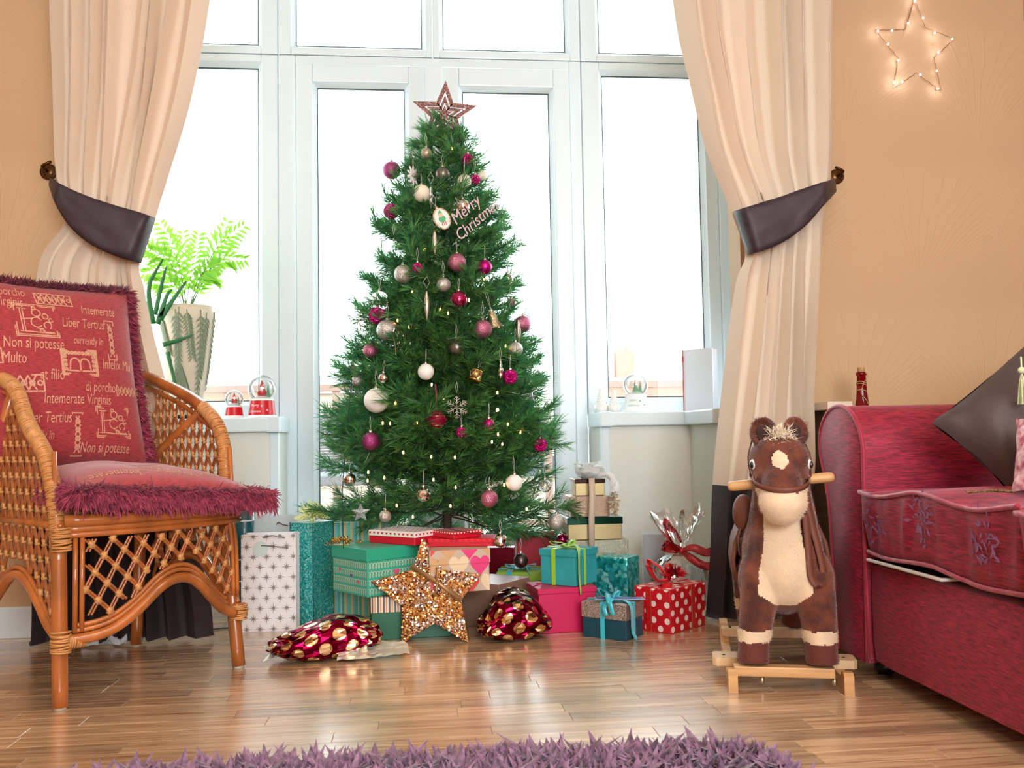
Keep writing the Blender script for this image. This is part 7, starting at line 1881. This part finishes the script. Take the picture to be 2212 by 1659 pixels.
# 23 cellophane hamper with organza bow
hp_ = PZ(1470, 1326); hz = HZ(1470, 1188, hp_); hamper = empty('cellophane_hamper', hp_, .1, label='clear cellophane wrapped hamper of jars with a red organza bow', cat='hamper')
M_CELLO = thin_glass('cellophane', (.97, .98, .98), .16, .06)
b = MB(); n, m_ = 64, 20; vs = []; rn = random.Random(2)
prof = [(.10, .002), (.115, .03), (.112, .08), (.10, .13), (.07, .165), (.028, .185), (.018, .195), (.034, .215), (.058, .25), (.078, .28), (.082, .305)]
pr_ = catmull([(r, 0, z_) for r, z_ in prof], 2)
for j, q in enumerate(pr_):
    for k in range(n):
        a = 2*pi*k/n; s = 1+.16*noise.noise(V((cos(a)*3, sin(a)*3, q.z*14)))+((.30*sin(a*7+q.z*9)*(q.z-.19)/.1+.25*noise.noise(V((cos(a)*6, sin(a)*6, q.z*20)))) if q.z > .19 else 0)
        zt_j = q.z*hz/.19+(.10*noise.noise(V((cos(a)*2, sin(a)*2, 4)))*max(0, q.z-.19)/.12); vs.append((q.x*s*cos(a)*.95, q.x*s*sin(a)*.7, max(.001, zt_j)))
fs = [(j*n+k, j*n+(k+1) % n, (j+1)*n+(k+1) % n, (j+1)*n+k) for j in range(len(pr_)-1) for k in range(n)]
b.add(vs, fs, None, smooth=False); b.build('cellophane', M_CELLO, hamper)
M_ORG = thin_glass('red_organza', (.95, .35, .38), .12, .4, (.9, .2, .25)); zk = hz*1.0
for a, ln, ht, el in ((2.55, .055, .055, 1.8), (3.1, .06, .012, .4)):
    b = MB(); P = loop_path(a, ln, ht, el=el); ribbon(b, P, [.040*(.3+.7*sin(pi*k/12)) for k in range(13)], .0005, side=[V((-sin(a)*.5, cos(a)*.3, 1)) for k in range(13)], M=T(0, -.025, zk)); b.build('bow_loop', M_ORG, hamper)
for P in ([(0, -.025, zk), (.03, -.05, zk+.012), (.07, -.06, zk-.004), (.095, -.06, zk-.002)], [(0, -.025, zk), (.02, -.05, zk-.02), (.055, -.07, zk-.045), (.085, -.075, zk-.05)]):
    b = MB(); ribbon(b, catmull([V(p) for p in P], 5), [.012+.016*min(1, k/6) for k in range(16)], .0005, side=V((.2, .1, 1))); b.build('ribbon_tail', M_ORG, hamper)
b = MB(); sphere(b, (0, -.026, zk), .008, 10, 8); b.build('knot', M_RRIB, hamper)
for (x, y, hh, nm) in ((.045, -.02, .075, 'small jar with a gold lid inside the hamper, right'), (-.035, -.01, .10, 'taller jar with a gold lid inside the hamper, left')):
    j_ = empty('jar', tuple(hp_+V((x, y, .003))), label=nm, cat='jar', group=None); b = MB(); lathe(b, [(0, 0), (.026, 0), (.028, .004), (.028, hh*.72), (.024, hh*.78), (0, hh*.78)], 20); b.build('jar_glass', mat('jam_jar', rgb(214, 206, 190), .2), j_)
    b = MB(); lathe(b, [(.027, hh*.78), (.028, hh*.98), (0, hh)], 20); b.build('lid', M_GOLD, j_); b = MB(); lathe(b, [(.0286, hh*.15), (.0286, hh*.6)], 20); b.build('paper_label', M_WHC, j_)
o = fbox('gift_box', 'plain pale grey box behind the cellophane hamper', (1392, 1306), (1440, 1306), 0, (1392, 1154), .10); b = MB(); box(b, 0, o.w, 0, o.d, 0, o.h, .002); b.build('wrapped_box', mat('cool_grey_card', rgb(176, 180, 186), .5), o.root)
# ================================================================ wall light, sill things, plant, garden
M_COPW = mat('copper_wire', rgb(150, 110, 80), .4, metal=.7); M_LED = mat('white_led', rgb(255, 255, 255), .3, emit=(1.0, .97, 1.0), es=9)
SV = [(1975.5, -2), (1998, 59), (2061.5, 84), (2018, 125), (2033, 196.5), (1979, 158), (1929, 191.6), (1941, 126.6), (1891, 65), (1956, 64)]
SP = [PY(x, y, Y_WALL-.012) for x, y in SV]; c = sum(SP, V())/10; ws = empty('star_light', c, label='wire star with white led lights on the wall above the sofa', cat='light')
b = MB(); Q = []
for i in range(10):
    a, d = SP[i]-c, SP[(i+1) % 10]-c
    for k in range(8): t = k/8; Q.append(a.lerp(d, t)+V((0, .0015*sin(k*2.5), .0015*cos(k*2.9))))
tube(b, Q, .0011, 6, closed=True); b.build('wire_star', M_COPW, ws)
b = MB()
for i in (8, 9):
    a, d = SP[i]-c, SP[(i+1) % 10]-c; u = (d-a); n = u.length; u.normalize(); v = u.orthogonal().normalized(); w_ = u.cross(v); tube(b, [a+u*n*k/60+v*.003*cos(k*1.1)+w_*.003*sin(k*1.1) for k in range(61)], .0006, 5)
b.build('twisted_lead', M_COPW, ws); lm = None
for i, (x, y) in enumerate([(730, 10), (805, 160), (910, 296), (1065, 350), (942, 470), (928, 635), (935, 795), (780, 670), (617, 733), (547, 735), (580, 540), (490, 395), (400, 277), (527, 274), (672, 207)]):
    p = PY(1800+x/4.148, y/4.148, Y_WALL-.016)-c
    if lm is None: b = MB(); sphere(b, (0, 0, 0), .0036, 10, 8); lm = b.build('led', M_LED, ws, p).data
    else: link('led', lm, ws, p)
    if i % 2 == 0 or i == 9:
        l = bpy.data.lights.new('led_glow', 'POINT'); l.energy = .03; l.color = (.92, .84, 1.0); l.shadow_soft_size = .004; o_ = bpy.data.objects.new('led_glow', l); COL.objects.link(o_); o_.location = p+V((0, -.010, 0)); o_.parent = ws
# plant on the left sill
M_POT = mat('cream_ceramic', rgb(214, 200, 178), .55, noise_s=8, noise_amt=.1); M_SAGE = mat('sage_glaze', rgb(128, 142, 116), .5); M_SOIL = mat('soil', rgb(60, 44, 34), .9)
M_FROND = translucent('palm_leaf', rgb(96, 160, 60), rgb(170, 226, 70), .5, .5); M_STEM = mat('palm_stem', rgb(90, 130, 60), .5); M_ALOE = translucent('dracaena_leaf', rgb(50, 122, 74), rgb(110, 180, 90), .3, .4)
YP = 3.77; k = YP/PM; pc = PY(404, 800, YP); pot = empty('potted_palm', (pc.x, YP, SILL_Z+.001), label='palm in a tall cream pot with sage leaf relief on the left sill', cat='plant')
H_ = PY(404, 664, YP).z-SILL_Z; prof = [(0, 0), (24*k, 0), (26*k, .006), (32*k, H_*.15), (44*k, H_*.45), (54*k, H_*.78), (57*k, H_*.92), (56*k, H_), (52*k, H_), (52*k, H_*.93), (0, H_*.92)]
b = MB(); lathe(b, prof, 40); b.build('pot', M_POT, pot); b = MB(); lathe(b, [(51.5*k, H_*.935), (0, H_*.95)], 24); b.build('soil', M_SOIL, pot)
def pr_r(z):
    pp = prof[:8]
    for a, c_ in zip(pp, pp[1:]):
        if a[1] <= z <= c_[1]: return a[0]+(c_[0]-a[0])*(z-a[1])/((c_[1]-a[1]) or 1)
    return 50*k
def onpot(th, z, off=.0015): r = pr_r(z)+off; return V((r*cos(th), r*sin(th), z))
b = MB()
for th0, z0, z1, dt in ((-1.75, H_*.95, H_*.25, .1), (-1.62, H_*.97, H_*.38, -.15), (-1.35, H_*.95, H_*.55, .25), (-.85, H_*.95, H_*.25, .1), (-.6, H_*.93, H_*.4, -.1), (-2.4, H_*.9, H_*.6, .3), (-1.75, H_*.45, H_*.27, -.45), (-1.7, H_*.5, H_*.3, .35), (-.1, H_*.95, H_*.3, .1)):
    P = [onpot(th0+dt*t, z0+(z1-z0)*t) for t in [q/14 for q in range(15)]]; tube(b, P, .0022, 5)
    for i in range(1, 15):
        for s in (1, -1):
            t = i/14; th = th0+dt*t; z_ = z0+(z1-z0)*t; ln = .075/1.0; q = [onpot(th, z_), onpot(th+s*.10, z_-.010, .005), onpot(th+s*.20, z_-.028, .002), onpot(th+s*.06, z_-.020, .004)]
            b.add(q, [(0, 1, 2, 3) if s > 0 else (3, 2, 1, 0)], None, smooth=False)
b.build('leaf_relief', M_SAGE, pot)
rn = random.Random(17)
def frond(b, P, n, ln, w):
    P = catmull(P, 6); tube(b, P, [.0022*(1-.7*i/len(P)) for i in range(len(P))], 5, mat=1)
    m_ = len(P)
    for i in range(n):
        t = .25+.75*(i+.5)/n; q = t*(m_-1); a = int(min(q, m_-2)); p = P[a].lerp(P[a+1], q-a); tt = (P[a+1]-P[a]).normalized(); sd = tt.cross(V((rn.uniform(-.3, .3), -1, .2))).normalized()
        for s in (1, -1):
            l = ln*(1-.55*abs(t-.6)/.4)*rn.uniform(.85, 1.1); d = (tt*.75+sd*s*.8+V((0, rn.uniform(-.25, .25), -.10))).normalized(); nr = d.cross(tt).normalized(); wd = d.cross(nr).normalized()*w
            e = p+d*l+V((0, 0, -.015*l/.08)); m1 = p+d*l*.4
            b.add([p, m1+wd, e, m1-wd], [(0, 1, 2, 3)], None, smooth=False, mat=0)
base = V((0, 0, H_*.94))
def pl(x, y, dy=0): return PY(x, y, YP+dy)-V((pc.x, YP, SILL_Z+.001))
for tip, mid, dy in (((528, 486), (462, 545), -.05), ((492, 476), (450, 560), .03), ((530, 560), (465, 570), -.02), ((345, 480), (385, 560), .02), ((322, 540), (370, 570), -.06), ((395, 500), (398, 580), .08), ((430, 505), (415, 580), -.08), ((310, 590), (360, 590), .04), ((470, 600), (440, 610), .05), ((360, 500), (390, 590), -.04), ((500, 520), (450, 590), .07), ((300, 520), (350, 560), .05), ((475, 570), (430, 600), -.09), ((335, 610), (375, 620), -.09)):
    b = MB(); frond(b, [base+V((rn.uniform(-.01, .01),)*3), pl(*mid, dy*.6), pl(*tip, dy)], 11, .085, .0075); b.build('frond', [M_FROND, M_STEM], pot)
for pts, w in (([(352, 745), (385, 735), (415, 724)], .009), ([(330, 700), (322, 620), (352, 560)], .011), ([(345, 690), (372, 650), (402, 608)], .012), ([(335, 680), (350, 610), (360, 575)], .009), ([(362, 760), (375, 815), (384, 850)], .008), ([(340, 700), (360, 640), (372, 625)], .01)):
    P = catmull([pl(x, y, -.11) for x, y in pts], 5); b = MB(); ribbon(b, P, [w*2*(1-i/len(P))**.6+.0008 for i in range(len(P))], .0015, side=V((1, 0, .4))); b.build('blade_leaf', M_ALOE, pot)
tr_ = PY(398, 888, 3.70); b = MB(); box(b, -.07, .06, -.03, .05, 0, .014, .004); b.build('sill_tray', M_BLACK, loc=(tr_.x, 3.72, SILL_Z+.0005), label='small black tray on the left sill in front of the palm pot', cat='tray')
bpy.data.objects['sill_tray'].location.y = 3.665; bpy.data.objects['potted_palm'].location.y = YP
# snow globes
M_GLOBE = thin_glass('globe_glass', (.97, .99, .99), .10); M_SNOW = mat('white_snow', rgb(244, 244, 244), .6); M_REDB = mat('red_globe_base', rgb(206, 20, 34), .3); M_FIG = mat('red_hat', rgb(206, 30, 44), .5); M_GRNF = mat('green_tree_figure', rgb(120, 170, 130), .5)
def globe(x, ytop, r_px, label, basem, Yg=3.735, text=None, feet=False, fig='santa', bh=.055):
    k = Yg/PM; r = r_px*k; p = PY(x, 890, Yg); root = empty('snow_globe', (p.x, Yg, SILL_Z+.001), label=label, cat='snow globe'); zc = PY(x, ytop, Yg).z-SILL_Z-r-.001; bh = zc-r*.78
    b = MB(); lathe(b, [(0, 0), (r*1.06, 0), (r*1.08, .006), (r*1.0, .010)], 28); lathe(b, [(r*.86, bh*.92), (r*.88, bh), (r*.7, bh+.004), (0, bh+.004)], 28); b.build('base_rim', M_SNOW, root)
    b = MB(); lathe(b, [(r*1.0, .010), (r*.97, .014), (r*.86, bh*.92)], 28); b.build('base', basem, root)
    b = MB(); lathe(b, [(r*sin(a), zc-r*cos(a)) for a in [pi*.2+pi*.8*q/16 for q in range(17)]], 28); b.build('glass_dome', M_GLOBE, root)
    b = MB(); lathe(b, [(r*.62, bh+.003), (r*.45, bh+.010), (0, bh+.014)], 20); b.build('snow_bed', M_SNOW, root)
    b = MB()
    if fig == 'santa':
        lathe(b, [(0, bh+.01), (r*.30, bh+.012), (r*.32, bh+.02+r*.2), (r*.2, bh+.01+r*.6), (0, bh+.01+r*.62)], 14, mat=0); sphere(b, (0, -r*.05, bh+.01+r*.62), r*.2, 12, 8, mat=1); lathe(b, [(r*.22, bh+.01+r*.7), (0, bh+.01+r*1.25)], 12, mat=0); sphere(b, (0, -r*.16, bh+.008+r*.5), r*.15, 10, 6, mat=1)
    else: lathe(b, [(r*.3, bh+.01), (0, bh+.01+r*1.1)], 12, mat=2)
    lathe(b, [(r*.2, bh+.01), (0, bh+.01+r*.9)], 10, M=T(r*.42, r*.1, 0), mat=2); b.build('figure', [M_FIG, M_SNOW, M_GRNF], root)
    if text:
        b = MB()
        for tx, tz, sz in text[0]:
            vs, fs = text_mesh(tx, sz, .1, offset=0); vv = []
            for v in vs:
                a = -pi/2+v[0]/(r*.95)-.45; zz_ = tz*bh+v[1]; rr_ = r*(.97-.11*(zz_-.014)/max(.001, bh*.92-.014))+.0006; vv.append((rr_*cos(a), rr_*sin(a), zz_))
            b.add(vv, fs, None)
        for a0, tz in ((.15, .62), (.55, .4)):
            for q in range(3):
                a = -pi/2+a0; rr_ = r*.93+.001; dd = V((cos(q*pi/3)*.005, 0, sin(q*pi/3)*.005)); cpt = V((rr_*cos(a), rr_*sin(a), tz*bh)); tube(b, [cpt-dd, cpt+dd], .0007, 4)
        b.build('printed_greeting', text[1], root)
    if feet:
        for a in (-2.2, -1.57, -.9): b = MB(); box(b, -.004, .004, -.004, .004, 0, .006, .001, M=T(r*.9*cos(a), r*.9*sin(a), -.0)); b.build('foot', M_GRNF, root)
M_TGT = mat('teal_print', rgb(110, 176, 170), .5)
globe(566, 810, 29, 'larger snow globe on the red Merry Christmas base, left sill', M_REDB, text=([('Merry', .66, .015), ('Christmas', .34, .013)], M_SNOW))
globe(506, 843, 19, 'smaller snow globe on a red base, left sill', M_REDB)
globe(1374, 806, 27, 'pale snow globe on a white Merry Christmas base, right sill', M_SNOW, text=([('MERRY', .66, .011), ('CHRISTMAS', .36, .010)], M_TGT), feet=True, fig='tree')
M_CERA = mat('glossy_white_ceramic', rgb(240, 240, 238), .2, coat=.5)
for x, lab in ((1298, 'white ceramic artichoke candle, nearer the door frame, right sill'), (1327, 'white ceramic artichoke candle beside the pale snow globe')):
    p = PY(x, 890, 3.76); r_ = empty('ceramic_candle', (p.x, 3.76, SILL_Z+.001), label=lab, cat='candle'); H = PY(x, 838 if x < 1300 else 842, 3.76).z-SILL_Z; b = MB()
    lathe(b, [(0, 0), (.026, 0), (.029, H*.3), (.022, H*.33), (0, H*.33)], 24); b.build('ribbed_cup', M_CERA, r_); b = MB()
    for j in range(6):
        zz_ = H*(.36+.10*j); rr_ = .020*(1-.14*j); 
        for q in range(8): a = 2*pi*(q+.5*(j % 2))/8; sphere(b, (rr_*.6*cos(a), rr_*.6*sin(a), zz_), 1, 8, 6, sc=(rr_*.45, rr_*.45, H*.085))
    lathe(b, [(.008, H*.9), (0, H)], 10); b.build('leafy_body', M_CERA, r_)
# standing card with a red ribbon
ca, cb2 = PY(1478, 886, 3.76), PY(1552, 886, 3.64); zt_c = PY(1478, 757, 3.76).z; cd = empty('greeting_card', (ca.x, ca.y, SILL_Z+.001), label='tall white card with a thin red ribbon spine on the right sill', cat='card')
u = (cb2-ca); b = MB(); hC = zt_c-SILL_Z; M = Matrix.Rotation(atan2(u.y, u.x), 4, 'Z'); box(b, 0, .14, -.001, .001, 0, hC, M=M); box(b, 0, .14, -.001, .001, 0, hC, M=Matrix.Rotation(atan2(u.y, u.x)+.5, 4, 'Z')); b.build('card_leaf', mat('pearl_card', rgb(226, 230, 240), .4), cd)
b = MB(); tube(b, [(-.002, -.003, 0), (-.002, -.003, hC)], .0022, 6)
for s in (1, -1): tube(b, catmull([(-.002, -.004, hC*.87), (s*.012, -.008, hC*.90), (s*.010, -.008, hC*.84), (-.002, -.004, hC*.87), (s*.010, -.006, hC*.76)], 4), .0013, 5)
b.build('ribbon', mat('coral_ribbon', rgb(226, 80, 90), .5), cd)
# black cord loop and paper by the chair
p = PZ(470, 1358); b = MB(); tube(b, catmull([PZ(440, 1357, .003), PZ(455, 1362, .003), PZ(462, 1369, .003), PZ(452, 1371, .003), PZ(452, 1362, .004), PZ(480, 1357, .003), PZ(512, 1357, .003)], 6), .0022, 6); b.build('cable', M_BLACK, label='thin black cable curling on the floor beside the chair front leg', cat='cable')
p = PZ(175, 1400); b = MB(); rn = random.Random(4); n = 8
b.add([(i/n*.13, j/n*.05, .004+.03*abs(noise.noise(V((i*.7, j*.7, 2))))*1.5) for j in range(n+1) for i in range(n+1)], [(j*(n+1)+i, j*(n+1)+i+1, (j+1)*(n+1)+i+1, (j+1)*(n+1)+i) for j in range(n) for i in range(n)], None, smooth=False)
o = b.build('crumpled_paper', mat('pale_grey_paper', rgb(196, 206, 212), .6), loc=(p.x, p.y, 0), label='crumpled pale paper on the floor under the chair front rail', cat='paper'); solidify(o, .0008)
# ---------------------------------------------------------------- outside
M_DECK = mat('terrace_paving', rgb(190, 150, 130), .8, noise_s=3, noise_amt=.1); M_GRD = mat('garden_ground', rgb(150, 150, 130), .9, noise_s=1, noise_amt=.2)
b = MB(); box(b, -5, 6, Y_WIN+.12, 7.4, -.25, -.16); b.build('terrace', M_DECK, kind='structure')
b = MB(); box(b, -60, 60, 7.4, 90, -3.2, -3.0); b.build('ground', M_GRD, kind='structure')
M_RAIL = mat('weathered_rail', rgb(120, 100, 92), .7); YR = 6.9; zr = PY(940, 828, YR).z
rail = empty('terrace_railing', (0, YR, -.16), label='faded brown railing at the end of the terrace outside the doors', cat='railing')
b = MB(); box(b, -4.5, 5, -.03, .03, zr+.16-.05, zr+.16, .004); b.build('top_rail', M_RAIL, rail)
b = MB(); box(b, -4.5, 5, -.02, .02, .10, .15, .004); b.build('bottom_rail', M_RAIL, rail)
pmh = None
for i in range(-9, 10):
    x = PY(727, 900, YR).x+(PY(1183, 900, YR).x-PY(727, 900, YR).x)*i/2.0*.5*1.0+0
    if pmh is None: b = MB(); box(b, -.028, .028, -.022, .022, 0, zr+.16-.05, .003); pmh = b.build('post', M_RAIL, rail, (x, 0, 0)).data
    else: link('post', pmh, rail, (x, 0, 0))
# grey wicker garden chair outside
M_WICK = mat('grey_wicker', rgb(112, 116, 120), .7, noise_s=60, noise_amt=.3, stretch=(1, 1, 4)); YG = 5.6; gx = PY(735, 950, YG).x; zt_g = PY(735, 893, YG).z+.16; zs_g = PY(735, 1022, YG).z+.16
gc = empty('garden_chair', (gx, YG, -.16), label='grey wicker garden chair on the terrace outside the left door', cat='chair')
def warp(nx, nz, x0, x1, z0, z1, y, bow_=.05):
    b = MB()
    for j in range(nz): z_ = z0+(z1-z0)*(j+.5)/nz; tube(b, [(x0+(x1-x0)*q/12, y+bow_*sin(pi*q/12)+.006*(1 if (q+j) % 2 else -1), z_+.03*sin(pi*q/12)*(j/nz)) for q in range(13)], (z1-z0)/nz*.46, 5)
    return b
w_ = .30; warp(12, 22, -w_, w_, zs_g, zt_g, .25).build('woven_back', M_WICK, gc); b = MB(); box(b, -w_, w_, -.3, .28, zs_g-.06, zs_g, .01); b.build('seat', M_WICK, gc)
for x, y in ((-w_+.03, -.27), (w_-.03, -.27), (-w_+.03, .25), (w_-.03, .25)): b = MB(); box(b, x-.022, x+.022, y-.022, y+.022, 0, zs_g-.05, .004); b.build('leg', M_WICK, gc)
for s in (-1, 1): b = MB(); tube(b, catmull([(s*w_, .27, zs_g+.24), (s*(w_+.02), .0, zs_g+.22), (s*(w_+.01), -.27, zs_g+.18), (s*w_, -.28, zs_g)], 5), .024, 8); b.build('arm', M_WICK, gc)
# houses far behind
M_BRICK = mat('far_brick', rgb(150, 110, 96), .9); M_REND = mat('far_render', rgb(176, 160, 146), .9); M_ROOF = mat('far_slate', rgb(116, 112, 116), .9); M_WINF = mat('far_window', rgb(70, 80, 88), .3)
def house(xl, xr, y_eave, y_ridge, Yh, wallm, label, chim=(), hip=False, nw=4):
    a, c_ = PY(xl, y_eave, Yh), PY(xr, y_eave, Yh); ze = (a.z+c_.z)/2+3; zr_ = PY((xl+xr)/2, y_ridge, Yh).z+3; w = c_.x-a.x; root = empty('house', (a.x, Yh, -3), label=label, cat='house'); dp = 7
    b = MB(); box(b, 0, w, 0, dp, 0, ze); b.build('wall', wallm, root)
    b = MB(); e = .35; i_ = min(w*.3, 2.5) if hip else 0; b.add([(-e, -e, ze), (w+e, -e, ze), (w+e, dp+e, ze), (-e, dp+e, ze), (i_, dp/2, zr_), (w-i_, dp/2, zr_)], [(0, 1, 5, 4), (2, 3, 4, 5), (1, 2, 5), (3, 0, 4), (0, 3, 2, 1)], None, smooth=False); b.build('roof', M_ROOF, root)
    for cx in chim: b = MB(); box(b, w*cx-.4, w*cx+.4, dp/2-.3, dp/2+.3, zr_-.8, zr_+1.1); lathe(b, [(.12, 0), (.1, .4), (0, .4)], 8, M=T(w*cx-.15, dp/2, zr_+1.1)); lathe(b, [(.12, 0), (.1, .4), (0, .4)], 8, M=T(w*cx+.15, dp/2, zr_+1.1)); b.build('chimney', wallm, root)
    wm = None
    for fl_o in (1, 2):
        for i in range(nw):
            x = w*(i+.5)/nw; z_ = ze-1.7*fl_o-(.4 if fl_o > 1 else 0)
            if z_ < .5: continue
            if wm is None: b = MB(); frame_rect(b, -.5, .5, -.6, .6, .07, -.05, .02, 0); o = b.build('window', M_REND, root, (x, 0, z_)); b = MB(); box(b, -.44, .44, -.02, 0, -.54, .54); q = b.build('pane', M_WINF, o); wm = (o.data, q.data)
            else: o = link('window', wm[0], root, (x, 0, z_)); link('pane', wm[1], o)
house(330, 560, 838, 782, 34, M_BRICK, 'far brick house with a grey roof seen through the left window', hip=True, nw=6)
house(620, 860, 850, 800, 44, M_REND, 'far pale house seen through the left door glass', nw=6)
house(1010, 1200, 850, 806, 48, M_REND, 'far pale house seen through the right door glass', nw=5)
house(1290, 1500, 826, 802, 36, M_BRICK, 'far brick house with chimneys seen through the right window', chim=(.18, .48), nw=6)
